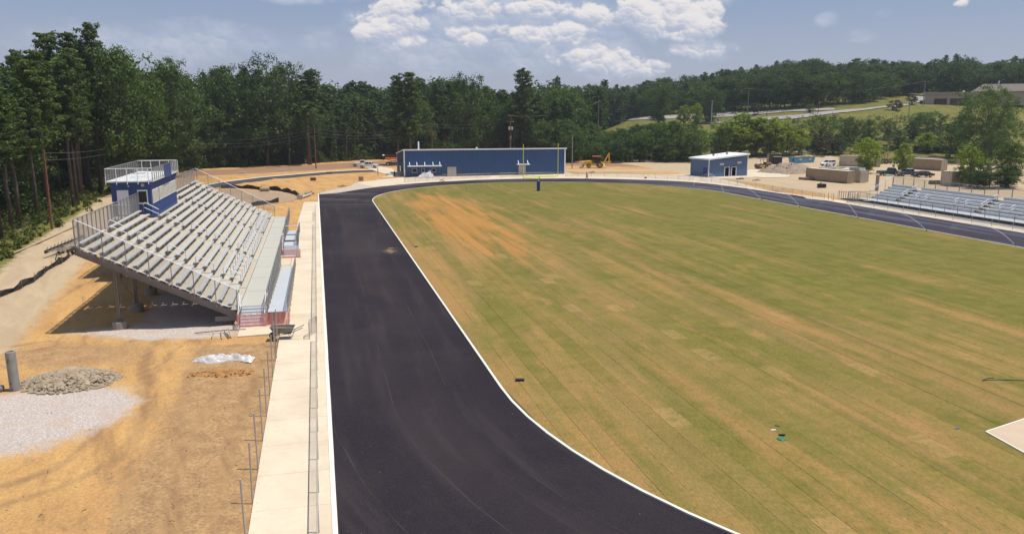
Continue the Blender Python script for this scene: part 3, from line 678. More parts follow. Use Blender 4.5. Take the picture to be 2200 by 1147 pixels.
# service road curving behind the stand, draped hill roads
def ribbon(name, up, lo, mat, z=.02, n=24, hill=False):
    def res(pts):
        pts = np.array(pts, float); d_ = np.r_[0, np.cumsum(np.hypot(*np.diff(pts, axis=0).T))]
        t = np.linspace(0, d_[-1], n); return [(float(np.interp(q, d_, pts[:, 0])), float(np.interp(q, d_, pts[:, 1]))) for q in t]
    a, b_ = res(up), res(lo); vs = []
    for i in range(n):
        for j in range(4):
            q = (a[i][0]*(1-j/3)+b_[i][0]*j/3, a[i][1]*(1-j/3)+b_[i][1]*j/3)
            g = GH(*q) if hill else (*G(*q), 0.0)
            vs.append((g[0], g[1], g[2]+z))
    fs = [(i*4+j, i*4+j+1, i*4+j+5, i*4+j+4) for i in range(n-1) for j in range(3)]
    return struct(name, MB().add(vs, fs), mat)
ribbon('service_road', [(380, 412), (450, 398), (472, 393), (560, 382), (640, 375), (700, 370), (760, 366.5), (842, 364.3)], [(380, 420), (470, 402), (520, 394), (600, 384), (660, 378), (720, 373), (770, 370.3), (842, 367.5)], 'asphalt_road')
ribbon('service_road_kerb', [(380, 410.6), (450, 396.8), (472, 391.8), (560, 380.9), (640, 374.1), (700, 369.2), (760, 365.8), (842, 363.6)], [(380, 412), (450, 398), (472, 393), (560, 382), (640, 375), (700, 370), (760, 366.5), (842, 364.3)], 'curb', z=.07)
M['hill_road'] = plain('sun_bleached_road', (.30, .275, .25), .9, c2=(.24, .22, .2), scale=.2, amt=.6)
ribbon('hill_road', [(1339, 254), (1437, 249.5), (1493, 247), (1566, 242), (1615, 241), (1700, 237), (1793, 234)], [(1339, 260), (1437, 256.5), (1493, 256), (1566, 252.5), (1615, 248.5), (1700, 241), (1793, 238)], 'hill_road', .25, 26, True)
ribbon('hill_road', [(1700, 250), (1785, 240), (1856, 234.5), (1903, 229), (1942, 225.5), (1975, 215), (1950, 206)], [(1700, 258), (1785, 246), (1856, 238.5), (1903, 232), (1942, 229.5), (1990, 217), (1990, 208)], 'hill_road', .25, 26, True)
ribbon('hill_road', [(1492, 263), (1530, 261.5), (1580, 258), (1640, 254), (1700, 249)], [(1492, 267), (1530, 267.5), (1580, 264), (1640, 260), (1700, 257)], 'hill_road', .3, 22, True)
ribbon('hill_road', [(1260, 268), (1300, 264), (1335, 259)], [(1260, 274), (1300, 272), (1335, 266)], 'hill_road', .3, 10, True)
ribbon('lot_road', [(1660, 318), (1700, 319), (1745, 319)], [(1660, 328), (1700, 329), (1745, 328)], 'hill_road', .2, 8, True)

# ------------------------------------------------------------------ grandstand (local x = across, y = along the straight)
OFF = {}
def spthing(name, label, cat, s0, p0, group=None):
    r = thing(name, label, cat, (*SP(s0, p0), 0), PHI, group); OFF[r.name] = (p0, s0); return r
def sh(mb, root):
    p0, s0 = OFF[root.name]; mb.v = [(x-p0, y-s0, z) for x, y, z in mb.v]; return mb
def sprt(name, mb, mat, root, parent=None, **k): return part(name, sh(mb, root), mat, parent or root, **k)
GS0, GS1, PF, RUN, RISE, NR, ZD = 56.2, 110.0, -5.75, .65, .327, 15, 1.05
stand = spthing('grandstand', 'large aluminium home grandstand beside the track carrying the blue press box', 'grandstand', 56.2, -9.5)
tz = lambda i: ZD+RISE*i
aisles = [63.5, 75.9, 91.4, 104.2]
def spans(i, gap=.62):
    cuts = [GS0]; out = []; a = GS0+.05
    for c in aisles: out.append((a, c-gap)); a = c+gap
    out.append((a, GS1-.05))
    if i >= 13:
        o2 = []
        for (q, w) in out:
            if q < 76 and w > 76: o2.append((q, 76))
            elif q >= 76 and w <= 89.2: continue
            elif q >= 76 and q < 89.2: o2.append((89.3, w))
            else: o2.append((q, w))
        out = o2
    return [q for q in out if q[1]-q[0] > .3]
br = MB(); brd = MB()
for i in range(NR):
    pf = PF-RUN*i; z = tz(i)
    for (a, b_) in spans(i):
        if i > 0 or True:
            st = 4.7; a2 = a-(.55 if a > GS0+1 else 0); b2 = b_+(.55 if b_ < GS1-1 else 0)
            sprt('tread', MB().box(pf-RUN+.01, a2, z-.05, pf-.012, b2, z), 'alu_tread', stand)
        sprt('seat', MB().box(pf-RUN+.02, a+.02, z+.385, pf-RUN+.275, b_-.02, z+.43).box(pf-RUN+.262, a+.02, z+.345, pf-RUN+.279, b_-.02, z+.384), 'alu', stand)
        s_ = a+.4
        while s_ < b_:
            br.box(pf-RUN+.05, s_-.02, z, pf-RUN+.21, s_+.02, z+.384); s_ += 1.83
        sprt('riser', MB().box(pf-RUN-.004, a+.03, z+.005, pf-RUN+.008, b_-.03, z+.27), 'alu', stand)
    if i > 0:                       # half steps in the aisles
        for c in aisles:
            if i >= 14 and 75 < c < 90: continue
            brd.box(pf-.012, c-.6, z-RISE, pf-.002, c+.6, z)
            brd.box(pf-.30, c-.55, z-RISE+.002, pf-.02, c+.55, z-RISE+.165)
sprt('seat_brackets', br, 'galv', stand, kind='stuff')
sprt('aisle_steps', brd, 'alu', stand, kind='stuff')
# top landing behind last row
sprt('top_landing', MB().box(PF-RUN*NR-.35, GS0, tz(NR)-.10, PF-RUN*NR-.01, GS1, tz(NR)-.06), 'alu_tread', stand)
# front walkway deck in panels
s_ = 57.2
while s_ < 110:
    e = min(s_+5.2, 110); sprt('deck_panel', MB().box(-5.74, s_+.01, ZD-.12, -3.88, e-.02, ZD-.052+rng.random()*.004).box(-5.6, e-.035, ZD-.05, -3.9, e-.02, ZD-.04), 'alu_deck', stand); s_ = e
# sloping stringers, columns, footings
lines = [56.85+5.3*k for k in range(11)]
for k, s_ in enumerate([56.28]+lines[1:]):
    sprt('stringer', MB().bar((-5.9, s_, .62), (-15.6, s_, .62+9.7*.503), .16, .42), 'beam', stand)
    sprt('stringer_tip', MB().box(-7.3, s_-.07, .28, -5.6, s_+.07, .62), 'beam', stand)
for s_ in lines:
    for pc in (-13.5,):
        zt = .62+(-5.9-pc)*.503-.2
        f = sprt('footing', MB().lathe([(.50, -.1), (.48, .50), (.44, .55)], 14, pc, s_), 'footing', stand)
        sprt('base_plate', MB().box(pc-.16, s_-.16, .55, pc+.16, s_+.16, .58), 'galv', stand, parent=f)
        sprt('column', MB().box(pc-.09, s_-.02, .58, pc+.09, s_+.02, zt).box(pc-.09, s_-.1, .58, pc-.06, s_+.1, zt).box(pc+.06, s_-.1, .58, pc+.09, s_+.1, zt), 'column', stand)
    sprt('front_leg', MB().box(-6.35, s_-.06, -.02, -6.2, s_+.06, .5), 'beam', stand)
for k in range(0, 10, 2):
    sprt('cross_brace', MB().tube([(-13.5, lines[k], .7), (-13.5, lines[k+1], 4.0)], .018).tube([(-13.5, lines[k], 4.0), (-13.5, lines[k+1], .7)], .018), 'galv', stand)
for pc in (-14.5, -11.5, -8.5): sprt('purlin', MB().box(pc-.06, GS0, .62+(-5.9-pc)*.503+.2, pc+.06, GS1, .62+(-5.9-pc)*.503+.32), 'beam', stand)
# end guard rails
zb = lambda p: .98+(-5.75-p)*.503
for s_, sg in ((GS0-.06, -1), (GS1+.06, 1)):
    sprt('guard_rail', MB().tube([(-15.45, s_, 7.62), (-5.65, s_, 2.42)], .034, 8), 'alu_bright', stand)
    sprt('toe_rail', MB().tube([(-15.5, s_, zb(-15.5)), (-6.4, s_, zb(-6.4)), (-5.7, s_, zb(-6.4))], .03, 8), 'alu_bright', stand)
    for k in range(8):
        p = -15.3+k*1.36; sprt('guard_post', MB().tube([(p, s_+sg*.05, zb(p)-.35), (p, s_+sg*.05, zb(p)+1.66-.02*k)], .03, 6), 'galv', stand)
    sprt('guard_mesh', MB().add([(-15.4, s_, zb(-15.4)), (-5.7, s_, zb(-5.7)), (-5.7, s_, 2.40), (-15.4, s_, 7.55)], [(0, 1, 2, 3)]), 'chain', stand)
# back guard
for (a, b_) in ((GS0, 76.0), (89.2, GS1)):
    sprt('back_rail', MB().tube([(-15.55, a, 7.62), (-15.55, b_, 7.55)], .03, 6), 'galv', stand)
    n = int((b_-a)/1.05)
    for k in range(n+1):
        s_ = a+(b_-a)*k/n; sprt('back_post', MB().box(-15.6, s_-.07, 5.75, -15.55, s_+.07, 7.6), 'galv', stand)
    sprt('back_mesh', MB().add([(-15.57, a, 5.95), (-15.57, b_, 5.95), (-15.57, b_, 7.55), (-15.57, a, 7.55)], [(0, 1, 2, 3)]), 'chain_dense', stand)
# aisle hand rails: one hoop and one mid bar per flight
def hoop(c, pa, L=1.25, lift=.92):
    za = zb(pa)+.02; zc = zb(pa+L)+.02
    ups_ = [MB().tube([(pa+L, c, zc), (pa+L, c, zc+lift)], .016, 6), MB().tube([(pa, c, za), (pa, c, za+lift-.15)], .02, 6)]
    t = MB().tube([(pa-.01, c, za+lift-.2), (pa+.03, c, za+lift-.06), (pa+.14, c, za+lift), (pa+.28, c, za+lift-.06), (pa+L, c, zc+lift)], .036, 8)
    m2 = MB().tube([(pa+.06, c, za+lift-.42), (pa+L, c, zc+lift-.42)], .032, 8)
    h = sprt('handrail', t, 'alu_bright', stand); [sprt('upright', q_, 'galv', stand, parent=h) for q_ in ups_]; sprt('mid_bar', m2, 'alu_bright', stand, parent=h)
for c in aisles:
    for pa in (-15.2, -13.3, -11.3, -9.35, -7.4):
        if pa < -14.8 and c == 104.2: pa = -14.7
        if pa < -14.8 and c == 91.4: continue
        hoop(c, pa)
s_ = 65.4
while s_ < 103.4:
    if min(abs(s_-c) for c in aisles) > 1.1: hoop(s_, -7.05, .85, .95)
    s_ += 1.95
# front railing of the walkway
for (a, b_) in ((57.3, 84.0), (88.6, 92.0), (93.6, 110)):
    n = max(1, int((b_-a)/1.9))
    sprt('front_rail', MB().tube([(-3.86, a, 2.08), (-3.86, b_, 2.08)], .028, 6), 'galv', stand)
    sprt('front_mesh', MB().add([(-3.86, a, 1.08), (-3.86, b_, 1.08), (-3.86, b_, 2.06), (-3.86, a, 2.06)], [(0, 1, 2, 3)]), 'chain_dense', stand)
    for k in range(n+1): sprt('rail_post', MB().box(-3.87, a+(b_-a)*k/n-.025, .9, -3.82, a+(b_-a)*k/n+.025, 2.07), 'galv', stand)
sprt('fascia', MB().box(-3.88, 57.2, .55, -3.86, 110, 1.0), 'galv', stand)
# near stair
for k in range(6):
    sprt('stair_step', MB().box(-5.6, 55.15+.34*k, .12+.155*k, -3.95, 55.15+.34*k+.31, .16+.155*k).box(-5.6, 55.42+.34*k, .16+.155*k, -3.95, 55.44+.34*k, .28+.155*k), 'ramp', stand)
for p in (-5.66, -3.92):
    sprt('stair_rail', MB().tube([(p, 54.95, .05), (p, 54.95, 1.0), (p, 57.2, 1.98), (p, 57.9, 1.98), (p, 57.9, 1.0)], .028, 8), 'alu_bright', stand)
    sprt('stair_rail', MB().tube([(p+.09, 55.4, .1), (p+.09, 55.4, 1.1), (p+.09, 57.2, 1.9)], .022, 8), 'alu_bright', stand)
# ramp alongside
def ramp(a, b_, za, zc, pl=-3.72, pr=-2.42):
    sprt('ramp_deck', MB().add([(pl, a, za-.06), (pr, a, za-.06), (pr, b_, zc-.06), (pl, b_, zc-.06), (pl, a, za), (pr, a, za), (pr, b_, zc), (pl, b_, zc)],
         [(3, 2, 1, 0), (4, 5, 6, 7), (0, 1, 5, 4), (1, 2, 6, 5), (2, 3, 7, 6), (3, 0, 4, 7)]), 'ramp', stand)
    n = max(2, int(abs(b_-a)/1.8))
    for p in (pl-.03, pr+.03):
        sprt('ramp_rail', MB().tube([(p, a, za+1.0), (p, b_, zc+1.0)], .026, 6).tube([(p, a, za+.62), (p, b_, zc+.62)], .02, 6), 'galv', stand)
        sprt('ramp_mesh', MB().add([(p, a, za+.08), (p, b_, zc+.08), (p, b_, zc+.98), (p, a, za+.98)], [(0, 1, 2, 3)]), 'chain_dense', stand)
        for k in range(n+1):
            t = k/n; sprt('ramp_post', MB().box(p-.025, a+(b_-a)*t-.025, .02, p+.025, a+(b_-a)*t+.025, za+(zc-za)*t+1.0), 'galv', stand)
ramp(55.25, 77.2, .98, .08)
ramp(84.4, 87.0, 1.0, 1.0); ramp(88.6, 92.2, .95, .95); ramp(93.4, 100.5, .9, .35)
for k in range(6):
    sprt('stair_step', MB().box(-3.68, 82.35+.33*k, .12+.15*k, -2.15, 82.35+.33*k+.30, .16+.15*k).box(-3.68, 82.62+.33*k, .16+.15*k, -2.15, 82.64+.33*k, .27+.15*k), 'ramp', stand)
for p in (-3.74, -2.1): sprt('stair_rail', MB().tube([(p, 82.2, .05), (p, 82.2, .95), (p, 84.3, 1.95), (p, 87, 1.95)], .026, 8), 'alu_bright', stand)
for (s_, pl, pr, z) in ((77.9, -3.75, -2.4, 1.0), (84.1, -3.9, -3.6, 1.9), (93.2, -3.8, -2.3, 1.9)):
    sprt('gate_bar', MB().tube([(pl, s_, z), (pr, s_, z)], .04, 6).tube([(pl, s_+.3, z-.05), (pr, s_+.3, z-.05)], .03, 6), 'alu_bright', stand)
sprt('end_panel', MB().add([(-4.05, 103.5, 1.0), (-4.0, 112.0, 1.0), (-3.9, 112, 2.5), (-3.95, 104.5, 2.1)], [(0, 1, 2, 3)]), 'chain_dense', stand)
# pink safety netting tied over the unfinished stairs
for i, (a, pl, pr, z, lab) in enumerate(((54.9, -5.75, -2.3, 1.0, 'pink safety netting strung across the near stairs and ramp end'), (82.1, -3.8, -2.0, .95, 'pink safety netting across the second short stairs'))):
    nt = spthing('safety_net', lab, 'netting', a, (pl+pr)/2)
    mb = MB(); n = 26; k0 = 0
    for j in range(n+1):
        p = pl+(pr-pl)*j/n; w = .04*math.sin(j*1.7)+.03*rng.random()
        mb.v += [(p, a+w, .08), (p, a+w*.5, .5), (p, a-w, z-.05*math.sin(j*.9)**2)]
    for j in range(n):
        for q in range(2): mb.f.append((j*3+q, j*3+3+q, j*3+4+q, j*3+1+q))
    sprt('net_front', mb, 'pink_net', nt)
    for p in (pl, pr) if i else (pl, -3.85, pr):
        sprt('net_side', MB().add([(p, a, .1), (p, a+1.6, .1), (p, a+1.6, z+.1), (p, a, z)], [(0, 1, 2, 3)]), 'pink_net', nt)
    sprt('net_tie', MB().tube([(pr, a-.05, .02), (pr, a-.05, .25)], .05, 6), 'alu_bright', nt)

# ------------------------------------------------------------------ press box
bx = spthing('press_box', 'blue press box with white windows and a railed roof deck on top of the stand', 'press box', 82.4, -16.1)
bx.location.z = 0
PL, PR, S0, S1, ZB, ZT = -17.75, -14.5, 76.05, 89.1, 5.55, 8.5
mb = MB(); 
def ribwall(a, b_, z0, z1, fixed, axis, out, pitch=.30, d_=.018, top=None):
    """sheet metal wall with raised ribs running up; axis 'x' or 'y' is the direction it runs"""
    mb = MB(); n = max(2, int(round((b_-a)/pitch))); st = (b_-a)/n
    pts = []
    for k in range(n):
        x = a+k*st; pts += [(x, 0), (x+st*.72, 0), (x+st*.79, d_), (x+st*.93, d_), (x+st, 0)]
    for (x, o_) in pts:
        zt = z1 if top is None else top(x)
        q = (x, fixed+out*o_) if axis == 'x' else (fixed+out*o_, x)
        mb.v += [(*q, z0), (*q, zt)]
    for k in range(len(pts)-1): mb.f.append((2*k, 2*k+2, 2*k+3, 2*k+1))
    return mb
sprt('near_wall', ribwall(PL, PR, ZB, ZT, S0, 'x', -1, .3), 'blue_box', bx)
sprt('far_wall', ribwall(PL, PR, ZB, ZT, S1, 'x', 1, .3), 'blue_box', bx)
sprt('field_wall', ribwall(S0, S1, 4.4, ZT, PR, 'y', 1, .3), 'blue_box', bx)
sprt('back_wall', ribwall(S0, S1, ZB, ZT, PL, 'y', -1, .3), 'blue_box', bx)
sprt('floor_frame', MB().box(PL-.02, S0-.02, ZB-.2, PR-.02, S1+.02, ZB-.005), 'beam', bx)
sprt('roof_deck', MB().box(PL-.3, S0-.25, ZT+.003, PR+.28, S1+.25, ZT+.12), 'white', bx)
dr = sprt('door', MB().box(-17.3, S0-.05, ZB+.05, -16.35, S0-.02, ZB+2.25), 'white', bx)
sprt('door_handle', MB().box(-16.5, S0-.1, ZB+1.0, -16.44, S0-.05, ZB+1.12), 'galv', bx, parent=dr)
wn_ = sprt('side_window', MB().box(-15.62, S0-.06, ZB+1.0, -14.78, S0-.02, ZB+2.25), 'white', bx)
sprt('pane', MB().box(-15.53, S0-.07, ZB+1.12, -14.87, S0-.062, ZB+2.13), 'glass', bx, parent=wn_)
sprt('light_fixture', MB().box(-16.35, S0-.12, ZB+2.55, -16.23, S0-.02, ZB+2.66), 'lamp', bx)
sprt('junction_box', MB().box(-15.25, S0-.08, ZB+2.55, -15.0, S0-.02, ZB+2.8), 'tan_light', bx)
# field side windows : groups of narrow lights with white mullions
for (a, b_, nl) in ((76.45, 79.2, 4), (79.5, 81.2, 2), (81.4, 85.6, 6), (85.8, 88.8, 5)):
    fr = sprt('field_window', MB().box(PR+.02, a, ZB+.98, PR+.05, b_, ZB+2.22), 'white', bx)
    for k in range(nl):
        w = (b_-a-.12)/nl; y0 = a+.06+w*k
        sprt('pane', MB().box(PR+.052, y0+.05, ZB+1.08, PR+.058, y0+w*.72, ZB+2.12), 'blind', bx, parent=fr)
sprt('kick_panel', MB().box(PR+.02, S0+1.4, 4.9, PR+.04, S1, 5.45), 'blue_small', bx)
# roof railing
zr = ZT+.12
corners = [(PL-.3, S0-.25), (PR+.28, S0-.25), (PR+.28, S1+.25), (PL-.3, S1+.25)]
for k in range(4):
    (x0, y0), (x1, y1) = corners[k], corners[(k+1) % 4]
    sprt('roof_rail', MB().tube([(x0, y0, zr+1.1), (x1, y1, zr+1.1)], .035, 6), 'alu_bright' if k in (0, 2) else 'galv', bx)
    if k in (0, 2): 
        for j in range(5): sprt('roof_post', MB().tube([(x0+(x1-x0)*j/4.4, y0+(y1-y0)*j/4.4+(-.06 if k == 0 else .06), zr-.3), (x0+(x1-x0)*j/4.4, y0+(y1-y0)*j/4.4, zr+1.1)], .035, 6), 'alu_bright', bx)
    else:
        hw_ = .055 if k == 3 else .09
        for j in range(15):
            y = y0+(y1-y0)*j/14; sprt('roof_picket', MB().box(x0-.04, y-hw_, zr-.1, x0+.02, y+hw_, zr+1.08), 'galv' if k == 3 else 'alu', bx)
    sprt('rail_mesh', MB().add([(x0, y0, zr+.05), (x1, y1, zr+.05), (x1, y1, zr+1.08), (x0, y0, zr+1.08)], [(0, 1, 2, 3)]), 'chain', bx)
sprt('banner_panel', MB().box(PR+.31, 81.5, zr-.15, PR+.34, 85.0, zr+1.12), 'blue_box', bx)
sprt('roof_bench', MB().box(-16.9, 80, zr+.35, -15.6, 80.3, zr+.42).box(-16.9, 81.2, zr+.55, -15.6, 81.5, zr+.62), 'alu', bx)
# entrance landing in front of the door
ld = spthing('press_box_landing', 'railed metal landing at the press box door', 'landing', 74.8, -16.7)
sprt('landing_deck', MB().box(-17.6, 73.6, 5.42, -15.65, 76.0, 5.5), 'alu_tread', ld)
sprt('landing_beam', MB().box(-17.6, 73.6, 5.0, -17.4, 76.0, 5.41).box(-15.85, 73.6, 5.0, -15.66, 76, 5.41), 'beam', ld)
sprt('landing_rail', MB().tube([(-15.7, 73.6, 6.75), (-17.6, 73.6, 6.75), (-17.6, 76, 6.75)], .035, 6), 'alu_bright', ld)
for (p, s_) in ((-17.6, 73.6), (-16.6, 73.6), (-15.7, 73.6), (-17.6, 75.0)): sprt('landing_post', MB().box(p-.04, s_-.04, 4.9, p+.04, s_+.04, 6.75), 'galv', ld)
for k in range(2): sprt('landing_leg', MB().box(-17.6, 73.7+k*2, 0, -17.45, 73.85+k*2, 5.0), 'beam', ld)
sprt('landing_mesh', MB().add([(-17.6, 73.6, 5.5), (-15.7, 73.6, 5.5), (-15.7, 73.6, 6.7), (-17.6, 73.6, 6.7)], [(0, 1, 2, 3)]), 'chain', ld)

# ------------------------------------------------------------------ visitors' stand, far right
vs_ = spthing('visitor_stand', 'low grey aluminium bleachers across the field at the right edge', 'bleachers', 116, 91.5)
VS0, VS1 = 58.0, 116.0
M['vis_front'] = plain('visitor_bench_front', (.62, .62, .63), .65, 0, scale=.8, amt=.4)
M['vis'] = plain('visitor_bench_aluminium', (.60, .59, .57), .65, .0, scale=.8, amt=.4, tint=.06)
vb_ = MB()
vaisles = [109.6, 93.5, 77.5, 62.0]
def vsp():
    out = []; a = VS1-.1
    for c in vaisles: out.append((c+.6, a)); a = c-.6
    out.append((VS0, a)); return out
for i in range(6):
    pf = 91.75+.74*i; zt = .50+.385*i
    for (a, b_) in vsp():
        if b_-a < .3: continue
        b2 = b_-(0 if b_ < VS1-1 else 0)
        sprt('tread', MB().box(pf, a-.55, zt-.05, pf+.72, b2+(.55 if b_ < VS1-1 else 0), zt), 'vis', vs_)
        sprt('seat', MB().box(pf+.42, a, zt+.37, pf+.70, b2, zt+.42).box(pf+.405, a, zt+.33, pf+.418, b2, zt+.41), 'vis', vs_)
        sprt('riser', MB().box(pf+.425, a, zt+.002, pf+.44, b2, zt+.365), 'vis_front', vs_)
        s_ = a+.5
        vb_.box(pf-.004, a-.58, zt-.385, pf+.004, b2+(.58 if b_ < VS1-1 else 0), zt-.05)
        while s_ < b2: vb_.box(pf+.5, s_-.02, zt, pf+.62, s_+.02, zt+.37); s_ += 1.83
sprt('seat_brackets', vb_, 'galv', vs_, kind='stuff')
s_ = VS0
while s_ < VS1: sprt('deck_panel', MB().box(89.5, s_, .46, 91.74, min(s_+5.2, VS1)-.02, .52), 'ramp', vs_); s_ += 5.2
for s_ in np.arange(VS0+.2, VS1+.1, 5.78): sprt('stringer', MB().bar((89.6, s_, .3), (91.7, s_, .3), .12, .24).bar((91.7, s_, .3), (96.1, s_, 2.35), .12, .25).box(95.9, s_-.06, 0, 96.0, s_+.06, 2.3).box(89.7, s_-.05, 0, 89.8, s_+.05, .3), 'beam', vs_)
for s_ in np.arange(VS0, VS1+.1, 2.42):
    sprt('back_post', MB().box(96.2, s_-.045, 1.9, 96.28, s_+.045, 4.05), 'column', vs_)
    sprt('front_post', MB().box(89.45, s_-.03, .0, 89.5, s_+.03, 1.6), 'galv', vs_)
sprt('back_rail', MB().tube([(96.2, VS0, 4.05), (96.2, VS1, 4.05)], .035, 6), 'galv', vs_)
sprt('back_mesh', MB().add([(96.2, VS0, 2.7), (96.2, VS1, 2.7), (96.2, VS1, 4.0), (96.2, VS0, 4.0)], [(0, 1, 2, 3)]), 'chain', vs_)
sprt('front_rail', MB().tube([(89.45, VS0, 1.6), (89.45, VS1, 1.6)], .03, 6), 'galv', vs_)
sprt('front_mesh', MB().add([(89.45, VS0, .55), (89.45, VS1, .55), (89.45, VS1, 1.55), (89.45, VS0, 1.55)], [(0, 1, 2, 3)]), 'chain', vs_)
sprt('end_rail', MB().tube([(91.7, VS1+.05, 2.0), (96.2, VS1+.05, 4.3)], .045, 6), 'alu_bright', vs_)
sprt('end_rail', MB().tube([(91.7, VS1+.05, 1.75), (96.2, VS1+.05, 4.05)], .035, 6), 'alu_bright', vs_)
for p in (91.7, 93.2, 94.7, 96.1): sprt('end_post', MB().tube([(p, VS1+.05, .3), (p, VS1+.05, 2.0+(p-91.7)*.51)], .03, 6), 'galv', vs_)
for (s_, pts) in ((117.0, [(89.5, .9), (91.8, .9)]), (118.6, [(89.5, .5), (91.8, .5)])):
    sprt('access_rail', MB().tube([(pts[0][0], s_, 0), (pts[0][0], s_, 1.55), (pts[1][0], s_, 1.55), (pts[1][0], s_, 0)], .03, 6).tube([(pts[0][0], s_, .9), (pts[1][0], s_, .9)], .025, 6), 'galv', vs_)
sprt('access_rail', MB().tube([(89.5, 121.5, 0), (89.5, 121.5, 1.1), (89.5, 116, 1.6)], .03, 6).tube([(91.8, 121.5, 0), (91.8, 121.5, 1.1), (91.8, 116, 1.6)], .03, 6), 'galv', vs_)
sprt('access_ramp', MB().add([(89.5, 121.5, .06), (91.8, 121.5, .06), (91.8, 116.0, .5), (89.5, 116.0, .5), (89.5, 121.5, .02), (91.8, 121.5, .02), (91.8, 116.0, .40), (89.5, 116.0, .40)], [(0, 1, 2, 3), (7, 6, 5, 4), (0, 3, 7, 4), (1, 2, 6, 5)]), 'ramp', vs_)
for k in range(9): sprt('picket', MB().box(89.48, 116.3+.6*k, .1, 89.54, 116.4+.6*k, 1.4), 'galv', vs_)
zv = lambda p: .50+max(0, p-91.75)*.52
for (s_, pa, L) in [(109.6, 92.6, 1.3), (109.4, 94.4, .8), (106.5, 92.6, .75), (104.5, 92.6, .75), (98.5, 92.7, .65), (96.5, 92.7, .65), (93.5, 92.6, 1.3), (93.4, 94.6, .6), (90.5, 92.7, .65), (88.5, 92.7, .7), (82.5, 92.7, .7), (80.5, 92.7, .7), (77.5, 92.6, 1.3)]:
    h = sprt('handrail', MB().tube([(pa, s_, zv(pa)+.92), (pa+L, s_, zv(pa+L)+.92), (pa+L+.1, s_, zv(pa+L)+.82), (pa+L+.1, s_, zv(pa+L)+.6)], .05, 6).tube([(pa, s_, zv(pa)+.5), (pa+L, s_, zv(pa+L)+.5)], .045, 6), 'alu_bright', vs_)
    sprt('upright', MB().tube([(pa, s_, zv(pa)), (pa, s_, zv(pa)+.92)], .02, 6), 'galv', vs_, parent=h); sprt('upright', MB().tube([(pa+L+.1, s_, zv(pa+L)), (pa+L+.1, s_, zv(pa+L)+.7)], .02, 6), 'galv', vs_, parent=h)

# ------------------------------------------------------------------ fences and posts
def fence(name, label, pts, h, meshmat='chain', group=None, postr=.032, mat='post', tension=True):
    x0, y0 = pts[0]; f = thing(name, label, 'fence', (x0, y0, 0), 0, group); top = MB(); ms = MB()
    for (x, y) in pts: part('post', MB().tube([(x-x0, y-y0, 0), (x-x0, y-y0, h)], postr, 6), mat, f)
    top.tube([(x-x0, y-y0, h) for x, y in pts], .026, 6)
    part('top_rail', top, mat, f)
    for (a, b_) in zip(pts[:-1], pts[1:]): ms.add([(a[0]-x0, a[1]-y0, .05), (b_[0]-x0, b_[1]-y0, .05), (b_[0]-x0, b_[1]-y0, h-.03), (a[0]-x0, a[1]-y0, h-.03)], [(0, 1, 2, 3)])
    part('mesh', ms, meshmat, f); return f
fence('chain_link_fence', 'low chain link fence along the walkway nearest the camera', [SP(s, -.5) for s in np.arange(4.6, 49.2, 3.05)]+[SP(50.2, -.5)], 1.15)
fence('chain_link_fence', 'low chain link fence along the track in front of the grandstand', [SP(s, -.5) for s in np.arange(52.6, 109, 3.05)], 1.15)
fence('chain_link_fence', 'short low chain link fence at the far end of the walkway', [SP(s, -.5) for s in (111.2, 115, 119, 123)], 1.15)
fence('fence_gate', 'narrow gate leaf standing open in the low track fence', [SP(52.6, -.5), SP(51.6, -.95), SP(50.9, -.95)], 1.15)
rp = [(166.5, 80.4), (164, 82.0), (161.1, 83.3), (158.2, 84.3), (155.2, 84.8), (152.3, 85.3), (149.3, 85.6), (146, 85.7), (142.7, 85.8), (139.5, 85.8), (136.4, 85.8), (133, 85.8), (129.8, 85.8), (126.8, 85.8), (123.5, 85.8), (120, 85.8)]
lp = [(868.4, 392.5), (892.5, 390.5), (917.4, 389), (942.4, 387.6), (968.3, 386.3), (995, 384.9), (1021.7, 383.6), (1051.7, 382.3)]
fence('chain_link_fence', 'low chain link fence on the apron before the left half of the long blue building', [G(*q) for q in lp], 1.05)
fence('chain_link_fence', 'low chain link fence beyond the goal post in front of the long building', [G(*q) for q in [(1074, 381.6), (1103, 381), (1132, 380.3), (1160, 380.1), (1187, 380)]], 1.05)
fence('chain_link_fence', 'low chain link fence curving round the bend past the small blue building', [G(*q) for q in [(1214.5, 380), (1242.6, 380), (1270, 380), (1298, 380.2), (1325.8, 381), (1355, 382), (1382, 383), (1408, 384.5), (1433, 386)]]+[SP(*q) for q in rp], 1.05)
fence('chain_link_fence', 'low chain link fence in front of the far right bleachers', [SP(s, 85.8) for s in np.arange(113.95, 50, -3.27)], 1.05)
fence('chain_link_fence', 'short return of low fence beside the opening at the bleachers', [SP(113.95, 85.8), SP(115.2, 88.0), SP(115.6, 89.3)], 1.05)
gp_ = spthing('gate_posts', 'pair of steel gate posts at the opening between fence and bleachers', 'gate', 118.3, 85.8)
for s_ in (117.6, 119.0): sprt('post', MB().tube([(85.8, s_, 0), (85.8, s_, 1.25)], .05, 6), 'galv', gp_)
sprt('gate_leaf', MB().tube([(85.8, 117.6, .15), (86.2, 118.7, .15), (86.2, 118.7, 1.2), (85.8, 117.6, 1.2)], .03, 6), 'alu', gp_)
for k in range(9):
    s_ = 25.9+3.02*k
    mbp = MB().tube([(0, 0, -.1), (0.0+.02*random.uniform(-1, 1), .02*random.uniform(-1, 1), 2.36)], .035, 8)
    o = part('fence_post', mbp, 'post', None, (*SP(s_, -2.9), 0)); o.rotation_euler = (R_(random.uniform(-.8, .8)), R_(random.uniform(-.8, .8)), 0)
    tag(o, f'{ORD[k]} bare steel fence post from the camera at the dirt edge of the walkway', 'post', 'bare tall fence posts along the walkway')
